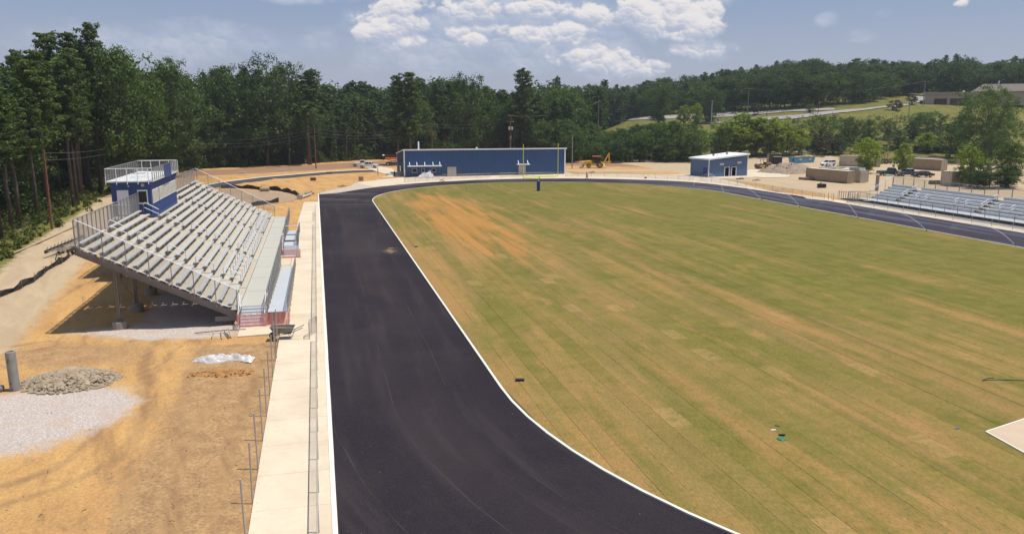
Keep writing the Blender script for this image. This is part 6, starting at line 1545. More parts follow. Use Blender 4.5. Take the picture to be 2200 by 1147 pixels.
# stencilled letter near the top
def stroke(pts, w=.012): 
    mb = MB()
    for (a0, z0), (a1, z1) in zip(pts[:-1], pts[1:]):
        mb.tube([(.247*math.cos(a0), .247*math.sin(a0), z0), (.249*math.cos((a0+a1)/2), .249*math.sin((a0+a1)/2), (z0+z1)/2), (.247*math.cos(a1), .247*math.sin(a1), z1)], w, 4)
    return mb
part('letter', stroke([(-1.75, 1.62), (-1.75, 1.85), (-1.45, 1.85), (-1.45, 1.74), (-1.75, 1.74)], .008), 'dark', cy1)
tag(part('concrete_pipe', MB().tube([(-1.25, -.25, .14), (-.2, .05, .16)], .17, 14), 'concrete_grey', None, (x-.35, y-.15, 0)), 'pale broken pipe lying in the shadow of the upright concrete pipe', 'concrete pipe')
x, y = G(1883.5, 409.5)
cy2 = thing('concrete_pipe', 'upright grey concrete pipe behind the left end of the right bleachers', 'concrete pipe', (x, y, 0)); part('shell', MB().lathe([(.34, 0), (.34, 3.0), (.25, 3.0), (.25, 2.6)], 20), 'concrete_grey', cy2); part('rim', MB().lathe([(.36, 2.86), (.36, 3.03)], 20), 'concrete_grey', cy2)

# ------------------------------------------------------------------ wheelbarrow
x, y = G(612, 728); wb = thing('wheelbarrow', 'grey wheelbarrow with orange soil in its tray on the concrete walkway', 'wheelbarrow', (x, y, .05), R_(8))
wb.scale = (1.05,)*3
tr_v = [(-.62, -.22, .42), (.40, -.20, .30), (.40, .20, .30), (-.62, .22, .42), (-.82, -.36, .78), (.62, -.36, .74), (.62, .36, .74), (-.82, .36, .78)]
k_ = [(x*1, y*1, z) for x, y, z in tr_v]
part('tray', MB().add(k_, [(3, 2, 1, 0), (0, 1, 5, 4), (1, 2, 6, 5), (2, 3, 7, 6), (3, 0, 4, 7)]), 'barrow', wb)
part('tray_rim', MB().tube([k_[4], k_[5], k_[6], k_[7], k_[4]], .018, 6), 'galv', wb)
part('soil', MB().add([(-.70, -.28, .64), (.45, -.27, .60), (.45, .27, .60), (-.70, .28, .64), (-.2, 0, .72)], [(0, 1, 4), (1, 2, 4), (2, 3, 4), (3, 0, 4)]), 'soil', wb)
for s in (-1, 1):
    part('handle', MB().tube([(-.75, s*.14, .22), (.3, s*.26, .36), (1.15, s*.34, .72)], .024, 6), 'pole_brown', wb)
    part('leg', MB().tube([(.25, s*.25, .34), (.42, s*.24, 0), (.60, s*.27, .46)], .018, 6), 'galv', wb)
wh = part('wheel', MB().add(*_disc(.21, .10)), 'rubber', wb, (-.72, 0, .21)); part('rim', MB().add(*_disc(.10, .12)), 'galv', wh)

# fire hydrant
x, y = G(1908, 418.5); hy = thing('fire_hydrant', 'yellow fire hydrant in the dirt behind the right bleachers', 'hydrant', (x, y, 0)); hy.scale = (1.7, 1.7, 1.7)
part('barrel', MB().lathe([(.17, 0), (.17, .06), (.11, .08), (.11, .52), (.15, .54), (.15, .60)], 14), 'hydrant', hy); part('bonnet', MB().lathe([(.14, .60), (.12, .70), (.05, .77), (.03, .82)], 14), 'hydrant', hy)
for a in (0, 1.57, 3.14): part('outlet', MB().tube([(math.cos(a)*.08, math.sin(a)*.08, .42), (math.cos(a)*.21, math.sin(a)*.21, .42)], .06, 8), 'hydrant', hy)

# ------------------------------------------------------------------ silt cloth barriers
def silt(name, label, pts, h=.6, stakes=True, wob=.08):
    x0, y0 = pts[0][:2]; t = thing(name, label, 'silt fence', (x0, y0, 0)); mb = MB(); r = random.Random(len(pts)); k = 0; tot = []
    for a, b_ in zip(pts[:-1], pts[1:]):
        L = math.hypot(b_[0]-a[0], b_[1]-a[1]); n = max(1, int(L/.7))
        for i in range(n): tot.append((a[0]+(b_[0]-a[0])*i/n, a[1]+(b_[1]-a[1])*i/n))
    tot.append(pts[-1][:2])
    for i, (x, y) in enumerate(tot):
        z = float(hf(x, y)); hh = h*(.8+.35*math.sin(i*.9)*r.random()); w = wob*math.sin(i*1.3)
        mb.v += [(x-x0+w, y-y0+w, z-.12), (x-x0-w*.5, y-y0-w, z+hh*.5), (x-x0+w*1.5, y-y0+.02, z+hh)]
        if stakes and i % 4 == 0: part('stake', MB().box(x-x0-.02, y-y0-.03, z-.1, x-x0+.02, y-y0+.01, z+h*1.12), 'wood', t)
    for i in range(len(tot)-1):
        for j in range(2): mb.f.append((i*3+j, i*3+3+j, i*3+4+j, i*3+1+j))
    o = part('cloth', mb, 'silt', t); md = o.modifiers.new('thickness', 'SOLIDIFY'); md.thickness = .02; return t
silt('silt_fence', 'sagging black silt cloth along the dirt road at the left edge', [G(*q) for q in [(-60, 660), (0, 638), (40, 622), (70, 606), (95, 588), (105, 579), (130, 567), (150, 553)]], .62)
silt('silt_fence', 'black silt cloth on the far rim of the settling basin', [G(*q) for q in [(474, 405), (500, 404), (540, 405.5), (563, 409)]], .8, wob=.05)
silt('silt_fence', 'black silt cloth right of the straw bale on the basin rim', [G(*q) for q in [(579, 409), (600, 410.5), (620, 414), (640, 420.5), (643, 424)]], .85, wob=.05)
silt('silt_fence', 'black silt cloth along the near side of the settling basin', [G(*q) for q in [(541, 444), (560, 441), (580, 437.5), (599, 435)]], .85, wob=.05)
def silt_h(name, label, px, h): return silt(name, label, [GH(*q)[:2] for q in px], h, wob=.02)
silt_h('silt_fence', 'black silt cloth at the foot of the grassy slope behind the red roofed container', [(1962, 326), (2000, 329), (2040, 331), (2068, 333)], 2.2)
silt_h('silt_fence', 'black silt cloth at the foot of the slope beyond the big tree at right', [(2130, 334), (2200, 340)], 1.8)
# basin rim of pale timber and straw bale
tag(part('straw_bale', MB().tube([(-.85, 0, .42), (.85, 0, .42)], .45, 14), 'tan', None, (*G(569, 411.5), 0), .1), 'round straw bale on the rim of the settling basin', 'straw bale')
tag(part('outlet_pipe', MB().tube([(0, 0, .25), (.1, 7, .25)], .22, 10).box(-.5, -.3, 0, .5, 0, .7), 'alu', None, (*G(645, 428), 0)), 'grey outlet pipe at the right end of the settling basin', 'pipe')
M['basin'] = plain('dried_mud', (.36, .25, .155), .95, 0, c2=(.27, .185, .12), scale=.25, amt=.8, bump=.5, bscale=2)
struct('basin_floor', MB().sheet([G(*q) for q in [(476, 409), (500, 407), (560, 411), (600, 413), (632, 418), (642, 426), (630, 432), (600, 436), (545, 444), (520, 440), (490, 428)]], -.04, .03), 'basin')

# ------------------------------------------------------------------ steel frame trailer left of the stand
a0, a1 = G(97, 546, .45), G(172, 515, .45)
ft = thing('frame_trailer', 'long dark steel frame with slanted cross pieces lying on wheels beside the dirt road', 'steel frame', (a0[0], a0[1], 0)); dxv, dyv = a1[0]-a0[0], a1[1]-a0[1]; Lf = math.hypot(dxv, dyv); ft.rotation_euler = (0, 0, math.atan2(dyv, dxv))
Lf = max(Lf, 11)
for y in (0, -2.1): part('beam', MB().box(0, y-.07, .5, Lf, y+.07, .8), 'black', ft)
for k in range(11): part('cross_piece', MB().box(.4+k*Lf/11.5, -2.0, .62, .55+k*Lf/11.5, .0, .7), 'tan_light', ft)
for k in range(11): part('bracket', MB().bar((.4+k*Lf/11.5, .0, .8), (.8+k*Lf/11.5, .0, 1.02), .08, .05), 'beam', ft)
for y in (-.4, -1.7): wheel(ft, 2.6, y, .38, .22); wheel(ft, 3.5, y, .38, .22)
part('tail_light', MB().box(-.03, -2.1, .6, -.003, -1.95, .72), 'tail', ft)
part('drawbar', MB().bar((.3, -1, .45), (-1.2, -1.4, .12), .08, .08), 'black', ft)

# poles lying by the stand, cut timber, fallen bits
x, y = G(478, 716)
pl = [((-1.8, -.1, .05), (.3, .5, .12)), ((-.2, .3, .06), (.5, -1.5, .05)), ((0, .35, .06), (.9, -1.35, .06)), ((.3, .3, .3), (1.0, -1.2, .05)), ((.2, .6, .05), (1.3, .75, .08)), ((-.6, .2, .2), (-.3, -1.1, .03))]
for i, (a, b_) in enumerate(pl):
    tag(part('scrap_pipe', MB().tube([(0, 0, a[2]), (b_[0]-a[0], b_[1]-a[1], b_[2])], .035, 6), 'wood' if i % 2 else 'rebar', None, (x+a[0], y+a[1], 0)), ['long dark pipe at the left of the scatter before the stand', 'pale stake leaning toward the camera before the stand', 'dark rod beside the leaning pale stake before the stand', 'short pale stake propped on the dark rod before the stand', 'dark pipe nearest the entrance pad', 'leftmost upright pale stake in the scatter before the stand'][i], 'pipe', 'loose pipes before the stand')
rr = random.Random(21)
for i in range(46):
    px = rr.uniform(20, 520); py = rr.uniform(735, 1140)
    if px > 500-(py-760)*.12: continue
    a = rr.uniform(0, 3.1); L = rr.uniform(.08, .3)
    x, y = G(px, py); tag(part('twig', MB().tube([(0, 0, .03), (L*math.cos(a)*.5, L*math.sin(a)*.5, .05+rr.random()*.03), (L*math.cos(a), L*math.sin(a), .03)], .012, 4), 'wood' if i % 3 else 'pole_brown', None, (x, y, 0)), 'small twig on the orange dirt '+('left of' if px < 230 else 'below')+(' the gravel patch' if px < 230 and py > 960 else ' the plastic sheet' if px > 400 else ' the shaded ground')+f', {ORD[i%20]} of the '+('scatter' if i < 20 else 'far scatter' if i < 40 else 'last scatter'), 'twig', 'twigs on the dirt')
rk = MB()
for i in range(1700):
    px = rr.uniform(-20, 560); py = 470+rr.random()**.7*690
    x, y = G(px, py); s, p = sp_of(x, y)
    if p > -3.3 or (p > -5.8 and 52 < s < 58): continue
    q = rr.uniform(.012, .05); ps = [(x+q*rr.uniform(-1, 1), y+q*rr.uniform(-1, 1), -.02+q*rr.uniform(-.2, .8)) for _ in range(4)]
    rk.add(ps, [(0, 1, 2), (0, 2, 3), (0, 3, 1), (1, 3, 2)])
ro = part('pebbles', rk, 'debris', None, kind='stuff'); ro['label'] = 'loose stones and clods scattered over the dirt'

sp_ = MB()
for i in range(900):
    s = rr.uniform(10, 52); p = -2.87+abs(rr.gauss(0, .16))*(1 if rr.random() < .8 else 2.5)-.05; x, y = SP(s, p); q = rr.uniform(.008, .035)
    ps = [(x+q*rr.uniform(-1, 1), y+q*rr.uniform(-1, 1), .045+q*rr.uniform(-.1, .7)) for _ in range(4)]
    sp_.add(ps, [(0, 1, 2), (0, 2, 3), (0, 3, 1), (1, 3, 2)])
ro = part('spilled_soil', sp_, 'soil', None, kind='stuff'); ro['label'] = 'crumbs of orange soil spilled over the edge of the walkway'
# small things on the field
def bit(name, label, cat, px, py, mb, mat): return tag(part(name, mb, mat, None, (*G(px, py), .05)), label, cat)
bit('black_bag', 'small black bag with a white mark lying on the sod near the inner curb', 'bag', 1118, 820, MB().box(-.28, -.1, 0, .22, .12, .12).box(-.12, -.14, .02, 0, -.11, .12), 'black')
bit('valve_lid', 'round green valve lid lying flat on the sod', 'lid', 1679, 946, MB().lathe([(.2, 0), (.2, .05), (.17, .07)], 16), plain('green_lid', (.02, .18, .08), .5))
bit('dark_glove', 'crumpled dark glove beside the green lid', 'glove', 1679, 938, MB().box(-.12, -.05, 0, .12, .05, .08).bar((.1, 0, .04), (.2, .08, .03), .04, .04), 'black')
bit('paper_scrap', 'white and blue scrap on the sod left of the green lid', 'scrap', 1662, 926, MB().box(-.12, -.04, 0, .1, .05, .03), 'white')
bit('blue_scrap', 'thin blue strap on the sod above the green lid', 'strap', 1671, 918, MB().tube([(-.1, .1, .02), (0, 0, .03), (.06, -.1, .02)], .015, 5), 'blue_pad')
bit('blue_rag', 'small blue rag on the sod left of the sand pad', 'rag', 2056, 924, MB().bar((-.1, 0, .03), (.1, .03, .04), .05, .04), 'tarp_blue')
bit('sod_debris', 'pale block and loose soil where the curb was crossed', 'debris', 895, 532, MB().box(-.2, -.15, 0, .15, .15, .25), 'tan_light')
bit('flag_stake', 'small stake in the sod near the far left bend', 'stake', 1002, 411, MB().tube([(0, 0, 0), (0, 0, .7)], .04, 5), 'rebar')
bit('red_marker', 'small red object on the white curb of the far bend', 'marker', 1387, 384, MB().lathe([(.25, 0), (.3, .2), (.15, .4)], 10), 'tail')
bit('steel_cart', 'small metal cart left on the far bend of the track', 'cart', 948, 394.5, MB().tube([(-.6, 0, .1), (0, 0, .9), (.7, 0, .2)], .05, 5).tube([(-.3, .4, .1), (.2, 0, .9), (.6, .5, .9)], .05, 5).tube([(-.5, .2, .1), (.8, .2, .6)], .05, 5), 'rebar')
# irrigation hose
bit('hose', 'dark hose lying bent on the sod near the right edge', 'hose', 2110, 820, MB().tube([(0, 0, .03), (.9, .15, .03), (2.2, 0, .04), (3.6, -.25, .03)], .02, 5).tube([(0, 0, .03), (.5, .35, .04), (.9, .42, .03)], .02, 5), 'black')
# sand landing pad with white edging, right edge of field
q = [G(2118, 931), G(2260, 884), G(2420, 960), G(2260, 1010)]
st = struct('sand_pad', MB().sheet(q, .03, .095), plain('sand', (.52, .40, .28), .9, c2=(.46, .34, .23), scale=1.2, amt=.6))
mb = MB()
for a, b_ in zip(q, q[1:]+q[:1]): mb.bar((*a, .075), (*b_, .075), .07, .09)
struct('sand_pad_edging', mb, 'curb')

# ------------------------------------------------------------------ people
def person(name, label, loc, rz, joints, rad, clothes, hgt=1.75):
    """one continuous body from a skeleton; clothes and hair as children"""
    t = thing('person', label, 'person', loc, rz)
    def skin_mesh(nm, vs, es, rs, root, mat, sub=1):
        me = bpy.data.meshes.new(nm); me.from_pydata(vs, es, []); me.update(); o = bpy.data.objects.new(nm, me); C.objects.link(o)
        o.modifiers.new('skin', 'SKIN'); sv = me.skin_vertices[0].data if me.skin_vertices else None
        if sv is None:
            bm = bmesh.new(); bm.from_mesh(me); bm.verts.layers.skin.verify(); bm.to_mesh(me); bm.free(); sv = me.skin_vertices[0].data
        for i, r in enumerate(rs): sv[i].radius = (r, r); sv[i].use_root = (i == root)
        s = o.modifiers.new('sub', 'SUBSURF'); s.levels = sub; s.render_levels = sub
        dg = bpy.context.evaluated_depsgraph_get(); m2 = bpy.data.meshes.new_from_object(o.evaluated_get(dg)); bpy.data.objects.remove(o)
        m2.name = nm; m2.materials.clear(); m2.materials.append(M[mat]); m2.shade_smooth(); return link(nm, m2, None, t)
    vs, es = joints; skin_mesh('body', vs, es, rad, 0, 'skin')
    for nm, ids, ee, rs, mat in clothes: skin_mesh(nm, [vs[i] for i in ids], ee, rs, 0, mat)
    hx_, hy_, hz_ = vs[4]; part('hair', MB().lathe([(.11, hz_-.02), (.118, hz_+.05), (.09, hz_+.11), (.03, hz_+.135)], 12, hx_-.015, hy_), 'black', t)
    return t
# 0 pelvis 1 chest 2 neck 3 jaw 4 head 5-7 armL 8 handL 9-11 armR 12 handR 13-16 legL 17-20 legR
def pose(stride=.3, armr=(0, 0), bend=.05):
    v = [(0, 0, .95), (bend, 0, 1.30), (bend*1.2, 0, 1.48), (bend*1.6+.01, 0, 1.58), (bend*1.8+.02, 0, 1.67)]
    for s in (1, -1):
        sw = .18*s*(stride > .1); v += [(bend, s*.19, 1.42), (bend+sw*.6, s*.25, 1.15), (bend+sw*1.3+.05, s*.24, .92), (bend+sw*1.5+.08, s*.24, .82)]
    for s in (1, -1):
        st_ = stride*(-s); v += [(0, s*.10, .88), (st_*.55+.04, s*.11, .50), (st_, s*.11, .09), (st_+.14, s*.12, .04)]
    e = [(0, 1), (1, 2), (2, 3), (3, 4), (1, 5), (5, 6), (6, 7), (7, 8), (1, 9), (9, 10), (10, 11), (11, 12), (0, 13), (13, 14), (14, 15), (15, 16), (0, 17), (17, 18), (18, 19), (19, 20)]
    r = [.13, .14, .055, .07, .095]+[.06, .045, .033, .035]*2+[.085, .062, .042, .035]*2
    return (v, e), r
def dressed(top, legs, stride, **k):
    j, r = pose(stride, **k); 
    c = [('shirt', [0, 1, 2, 5, 6, 9, 10], [(0, 1), (1, 2), (1, 3), (3, 4), (1, 5), (5, 6)], [.155, .17, .07, .08, .062, .08, .062], top),
         ('trousers', [0, 13, 14, 15, 17, 18, 19], [(0, 1), (1, 2), (2, 3), (0, 4), (4, 5), (5, 6)], [.155, .105, .082, .062, .105, .082, .062], legs)]
    return j, r, c
j, r, c = dressed('cloth_dark', 'cloth_grey', .32); person('person', 'person in dark shirt walking along the far bend of the track', at(1261, 387.5, .02), R_(200), j, r, c)
j, r, c = dressed('cloth_dark', 'cloth_dark', .0); person('person', 'person in dark clothes standing behind the white pickups under the trees', at(824, 345.5), R_(200), j, r, c)
j, r, c = dressed('cloth_yellow', 'cloth_dark', .0); pp = person('person', 'worker in a high visibility yellow vest on the orange platform machine', (om.location.x+1.35, om.location.y+.2, 1.72*1.05+.55), R_(120), j, r, c)
part('white_umbrella', MB().lathe([(.5, 1.75), (.3, 1.9), (.05, 1.97)], 12).tube([(0, .1, 1.2), (0, 0, 1.9)], .02, 5), 'white', None, at(824, 345.5)); tag(bpy.data.objects['white_umbrella'], 'pale umbrella held up by the person standing behind the pickups', 'umbrella')

# ------------------------------------------------------------------ power poles and wires
def pole(label, base, px_top, py_top, mat, r=.15, arms=(), name='utility_pole', trans=False, hill=False):
    x, y, z = GH(*base) if hill else (*G(*base), 0)
    dd = ray(px_top, py_top); zt = CAMH+y*dd[2]/dd[1]; h = zt-z
    t = thing(name, label, 'utility pole', (x, y, z)); part('pole', MB().tube([(0, 0, -.2), (0, 0, h)], r, 8, r*.7), mat, t)
    for (dz_, L) in arms:
        a = part('crossarm', MB().box(-L/2, -.06, h-dz_-.06, L/2, .06, h-dz_+.06), 'pole_grey', t)
        for k in range(3): part('insulator', MB().lathe([(.05, 0), (.08, .08), (.04, .18)], 8), 'door_grey', a, (-L/2+.1+k*(L-.2)/2, 0, h-dz_+.06))
    if trans:
        for s in (-1, 1): part('transformer', MB().lathe([(.26, 0), (.28, .1), (.28, .8), (.2, .9)], 12), 'alu', t, (s*.42, -.1, h-4.6))
        part('cable_coil', MB().tube([(.25*math.cos(a), -.2, h-7+.45*math.sin(a)) for a in np.linspace(0, 6.28, 14)], .05, 5), 'alu', t)
        part('riser_conduit', MB().tube([(-.14, -.12, 0), (-.14, -.12, h-7)], .07, 6), 'pole_grey', t)
    return (x, y, zt)
P1 = pole('reddish brown treated pole at the left beside the dirt road', (112, 492), 100, 322, 'pole_red', .17)
P2 = pole('brown pole standing behind the roof of the press box', (321, 372), 318, 288, 'pole_red', .16)
P3 = pole('reddish pole at the foot of the central wood', (679, 362), 674, 275, 'pole_red', .17)
P4 = pole('brown pole rising behind the left half of the long building', (929, 352), 929, 263, 'pole_red', .16)
P5 = pole('transformer pole behind the middle of the long building', (1097, 350), 1096, 247, 'pole_red', .17, ((.3, 1.6), (2.2, 2.0)), trans=True)
P6 = pole('grey pole beside the right end of the long building', (1229, 361), 1231, 291, 'pole_grey', .16)
P7 = pole('tall pale pole among the trees right of the long building', (1284, 322), 1286, 218, 'pole_grey', .19, hill=True)
P8 = pole('dark red pole next to the tall pale pole', (1292, 322), 1293, 236, 'pole_red', .15, hill=True)
P9 = pole('pale pole with a crossarm, left one of the pair before the far wood', (1260, 268), 1260, 216, 'pole_grey', .17, ((.4, 4.0),), hill=True)
P9b = pole('pale pole, right one of the pair before the far wood', (1264, 266), 1264, 219, 'pole_grey', .17, hill=True)
P10 = pole('tall pale concrete pole on the lawn behind the block building', (1526, 306), 1531, 216, 'door_grey', .20, ((.3, 1.4),), hill=True)
P11 = pole('pale pole with a crossarm in the upper parking area', (1606, 248), 1607, 189, 'pole_grey', .19, ((.4, 3.6),), hill=True)
P12 = pole('pale pole on the grassy slope between shrubs', (1951, 262), 1953, 210, 'pole_grey', .17, hill=True)
P13 = pole('pale pole beside the left end of the hill building', (1983, 227), 1985, 174, 'pole_grey', .20, ((.4, 3.0),), hill=True)
P14 = pole('thin pale pole at the top right behind the hill building', (2181, 212), 2184, 160, 'pole_grey', .16, hill=True)
P15 = pole('brown pole before the bright trees behind the roller', (1664, 336), 1664, 274, 'pole_brown', .16, hill=True)
P16 = pole('brown lamp pole right of the bright clump', (1689, 330), 1690, 266, 'pole_brown', .12, hill=True)
P17 = pole('thin dark pole on the verge beside the upper road', (1647, 252), 1648, 200, 'pole_brown', .13, hill=True)
P18 = pole('thin dark pole on the verge near the small round tree', (1757, 249), 1758, 205, 'pole_brown', .13, hill=True)
P19 = pole('short pole behind the parked containers', (1948, 318), 1947, 300, 'pole_grey', .16, hill=True)
P20 = pole('thin pole with a small box on the ridge left of the hill building', (2046, 196), 2048, 168, 'pole_brown', .14, ((1.5, 1.6),), hill=True)
def wires(label, a, b_, n=3, sag=1.6, dz0=.2, sep=.55, r=.019):
    for k in range(n):
        pts = []
        off = (k-(n-1)/2)*sep; vert = -.9*k if sep < .3 else 0
        for i in range(15):
            t = i/14; pts.append((a[0]+(b_[0]-a[0])*t+off*.7-a[0], a[1]+(b_[1]-a[1])*t+off*.4-a[1], a[2]+(b_[2]-a[2])*t-sag*4*t*(1-t)-dz0+vert))
        tag(part('power_line', MB().tube(pts, r, 4), 'wire', None, (a[0], a[1], 0)), label.replace('one of the cables', ['uppermost', 'second', 'third', 'lowest'][k]+' cable'), 'cable', label.replace('one of the ', '')) if n > 1 else tag(part('power_line', MB().tube(pts, r, 4), 'wire', None, (a[0], a[1], 0)), label, 'cable')
wires('one of the cables between the left treated pole and the press box pole', P1, P2, 2, 1.2, .4, .1)
wires('one of the cables between the press box pole and the central pole', P2, P3, 3, 2.2, .3, .1)
wires('one of the cables between the central pole and the pole behind the long building', P3, P4, 3, 1.8, .3, .1)
wires('one of the cables from the building pole to the transformer pole', P4, P5, 2, 1.4, .4, .1)
wires('one of the cables from the transformer pole to the tall pale pole', P5, P7, 3, 2.0, .2, .6)
wires('cable from the transformer pole to the grey pole at the building corner', P5, P6, 1, 1.0, 3.4)
wires('one of the cables from the tall pale pole to the lawn pole', P7, P10, 4, 1.6, .3, .1)
wires('one of the cables from the crossarm pole to the parking area pole', P9, P11, 3, 2.6, .2, .9)
wires('one of the cables from the lawn pole to the slope pole', P10, P12, 2, 2.2, .3, .1)
wires('one of the cables from the parking area pole to the hill building pole', P11, P13, 3, 3.0, .2, .9)
wires('cable from the hill building pole to the ridge pole', P13, P20, 1, 1.0, .5)
wires('service cable from the grey pole down to the long building', P6, (*SP(192, 60.7), 5.8), 1, .3, .3)

# ------------------------------------------------------------------ sprinkler jets over the right part of the track
def jet(label, pb, pe, hgt, L=None):
    a = Vector((*G(*pb), .15)); b_ = Vector((*G(*pe), .1)); t = thing('sprinkler_jet', label, 'water jet', tuple(a), 0, 'sprinkler jets over the track'); pts = []
    for i in range(17):
        s = i/16; q = a.lerp(b_, s)-a; pts.append((q.x, q.y, hgt*4*s*(1-s)*(1-.25*s)))
    part('sprinkler_head', MB().tube([(0, 0, -.15), (0, 0, .12)], .05, 8), 'black', t)
    part('stream', MB().tube(pts[:12], .035, 6, .11), 'spray', t); part('spray', MB().tube(pts[5:], .08, 8, .55), 'spray_thin', t)
    return t
names = ['leftmost sprinkler jet, rising beside the small block building', 'second sprinkler jet from the left, slanting toward the block building', 'third sprinkler jet from the left over the bend of the track', 'fourth sprinkler jet from the left along the start of the straight', 'fifth sprinkler jet from the left, short and steep before the fence opening', 'sixth sprinkler jet from the left in front of the bleachers', 'rightmost sprinkler jet near the edge of the photo']
for lab, pb, pe, hg in zip(names, [(1489.5, 403.5), (1556, 416.7), (1636, 431), (1718, 446.5), (1843, 469.5), (1990, 498), (2180, 529)], [(1506, 389.5), (1510, 383), (1557, 403.5), (1650, 413), (1765, 440), (1872, 463), (2050, 494)], [1.6, 2.2, 1.4, 1.3, 1.9, 1.5, 1.5]): jet(lab, pb, pe, hg)

# odd material in the yard and beyond
tag(part('drain_pipe', MB().tube([(0, 0, .3), (5.2, -3.2, .3)], .3, 12), 'rust', None, at(1716, 386)), 'dark brown drain pipe lying on the dirt left of the tan container', 'pipe')
tag(part('brown_carton', MB().box(-.8, -.4, 0, .8, .4, .75).bar((-.7, -.45, .75), (-.2, -.45, 1.0), .6, .05), 'black', None, at(1765, 403)), 'black open box on the dirt in front of the tan container', 'box')
tag(part('timber_stack', MB().box(-1.3, -.6, 0, 1.3, .6, .35).box(-1.2, -.55, .36, 1.2, .55, .8), 'box_brown', None, at(2010, 395.5)), 'low brown crate beside the ribbed container', 'crate')
tag(part('brown_crate', MB().box(-.6, -.3, 0, .6, .3, .55).box(-.62, -.32, .551, .62, .32, .62), 'box_brown', None, at(673, 387.6)), 'brown block lying on the bare earth right of the basin', 'block')
tag(part('marker_post', MB().tube([(0, 0, 0), (0, 0, 1.9)], .09, 8), plain('blue_grey_post', (.18, .25, .42), .5), None, at(812, 377.5)), 'short blue grey pipe standing in the earth left of the long building', 'pipe')
tag(part('drain_grate', MB().box(-.7, -.5, 0, .7, .5, .25), 'black', None, at(707, 371.6)), 'dark drain box at the edge of the service road', 'drain box')
tag(part('wall_block', MB().box(-.5, -.4, 0, .5, .4, .9), 'tan', None, at(776, 388)), 'tan block standing in the earth before the apron', 'block')
tag(part('cable_reel', MB().tube([(0, .55*math.cos(a), .6+.55*math.sin(a)) for a in np.linspace(0, 6.28, 16)], .09, 6), 'black', None, at(848, 378)), 'black coil of cable beside the slab at the long building', 'coil')
tag(part('paper_bags', MB().box(-1.1, -.4, 0, .2, .4, .5).box(.25, -.3, 0, 1.0, .35, .35), 'white', None, at(838, 377)), 'pile of white sacks beside the black cable coil', 'sacks')
dtk = thing('dark_tank', 'black round tank under the trees right of the block building', 'tank', at(1622, 337.5)); part('shell', MB().tube([(-1.7, 0, 1.3), (1.7, 0, 1.3)], 1.35, 16), 'black', dtk); part('cradle', MB().box(-1.4, -.9, -.1, -1.0, .9, .5).box(1.0, -.9, -.1, 1.4, .9, .5), 'black', dtk)
t = thing('timber_hoarding', 'square weathered wooden hut behind the roller', 'hut', at(1657, 352)); part('wall', MB().box(-1.1, -.9, 0, 1.1, .9, 2.9), 'wood', t); part('roof', MB().box(-1.25, -1.05, 2.91, 1.25, 1.05, 3.05), 'pole_brown', t)
for k in range(6): part('board', MB().box(-1.05+k*.36, -.95, .05, -.75+k*.36, -.903, 2.85), 'pole_brown', t)
t = thing('site_generator', 'dark boxed generator with a pale lid beside the wooden hut', 'generator', at(1669, 353)); part('case', MB().box(-1.1, -.7, .3, 1.3, .7, 2.2), 'black', t); part('lid', MB().box(-1.15, -.75, 2.21, 1.35, .75, 2.32), 'alu', t); part('skid', MB().box(-1.1, -.6, 0, 1.3, -.4, .29).box(-1.1, .4, 0, 1.3, .6, .29), 'black', t)
t = thing('timber_pile', 'pile of pale planks in front of the blue skip', 'timber pile', at(1692, 356))
for k in range(9): part('plank', MB().bar((-2.2+rr.uniform(-.3, .3), -.6+.13*k, .5+.08*(k % 4)), (2.0, -.5+.12*k, .7+.1*(k % 3)), .22, .06), 'wood', t)
for i, (px, py, w, lab) in enumerate(((1790, 340, 1.6, 'blue tarpaulin lump behind the white car'), (1832, 341, 1.0, 'blue tarpaulin under the bright green tree'), (1842, 346, 1.4, 'crumpled light blue sheet beside the bright green tree'), (1929, 350, 1.1, 'light blue sheet at the foot of the second bright tree'))): crumple('tarpaulin', lab, 'tarpaulin', *G(px, py), w, .8, .9, 30+i, mat='tarp_blue')
t = thing('tractor', 'rusty tractor standing behind the trunk of the bright green tree', 'tractor', at(1902, 352), R_(20))
part('hood', MB().box(.2, -.35, .9, 2.0, .35, 1.5), 'rust', t); part('cab_frame', MB().bar((-1.0, -.6, 1.0), (-1.0, -.6, 2.6), .1, .1).bar((.1, -.6, 1.0), (.1, -.6, 2.6), .1, .1).bar((-1.0, .6, 1.0), (-1.0, .6, 2.6), .1, .1).bar((.1, .6, 1.0), (.1, .6, 2.6), .1, .1), 'rust', t); part('cab_roof', MB().box(-1.2, -.75, 2.6, .3, .75, 2.7), 'rust', t)
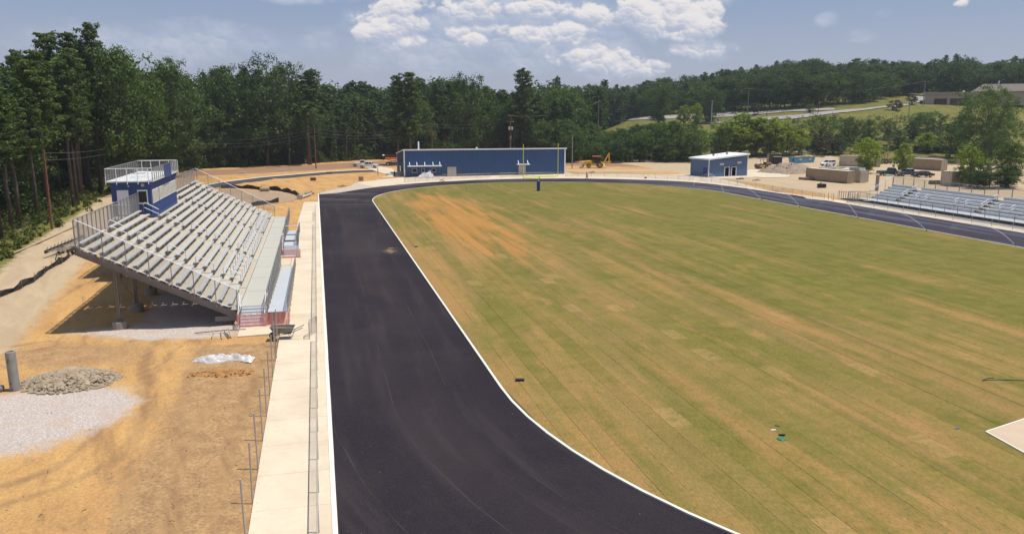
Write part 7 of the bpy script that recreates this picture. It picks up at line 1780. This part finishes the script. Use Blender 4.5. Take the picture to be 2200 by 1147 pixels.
for s in (-1, 1): wheel(t, -.6, s*.75, .75, .4, 'rust'); wheel(t, 1.5, s*.6, .45, .25, 'rust')
t = thing('ladder', 'pale ladder leaning on the red roofed container', 'ladder', (*G(2056, 364), 0), 0)
for x in (0, .5): part('ladder_rail', MB().bar((x, 0, 0), (x+.3, 1.0, 3.6), .07, .07), 'tan_light', t)
for k in range(9): part('rung', MB().bar((.03+.033*k, .1*k+.1, .38*k+.3), (.5+.033*k, .1*k+.1, .38*k+.3), .04, .04), 'tan_light', t)
for i, (px, py, lab) in enumerate(((1590, 385.5, 'dark torn pipe lying before the block building'), (1625, 388.5, 'pale board lying on the dirt right of the block building'), (1272, 371.5, 'clump of torn roots and dirt below the backhoe'), (665, 417.5, 'dark scrap on the dirt beyond the walkway end'), (735, 401.5, 'pale board on the earth near the bend of the track'), (605, 366.5, 'white scrap on the red earth beyond the service road'), (520, 372, 'white paper scrap on the red earth by the wood'))):
    mats = ['black', 'wood', 'rust', 'black', 'wood', 'white', 'white']; tag(part('scrap', MB().bar((-.9, 0, .12), (.9, .1, .15), .4, .16).bar((-.3, .2, .2), (.5, -.1, .45), .15, .1), mats[i], None, at(px, py)), lab, 'scrap')
for k, (px, py) in enumerate([(0, 563), (60, 533), (120, 507), (160, 488)]): pass
ribbon('dirt_road_edging', [(-40, 572), (0, 556), (60, 531), (120, 505), (170, 482)], [(-40, 575), (0, 559), (60, 534), (120, 507.5), (170, 484)], 'wood', z=.12)

# ------------------------------------------------------------------ air
hz = MB().box(-1900, -420, -7, 2100, 3050, 62); me = hz.mesh('haze'); ho = link('haze', me); ho['kind'] = 'stuff'
m = bpy.data.materials.new('air'); m.use_nodes = True; m.node_tree.nodes.clear(); N = NT(m.node_tree); pvn = N.n('ShaderNodeVolumePrincipled'); pvn.inputs['Color'].default_value = (.86, .92, 1.0, 1); pvn.inputs['Density'].default_value = .00016; pvn.inputs['Anisotropy'].default_value = .2
oo = N.n('ShaderNodeOutputMaterial'); N.link(pvn.outputs[0], oo.inputs['Volume']); me.materials.append(m)
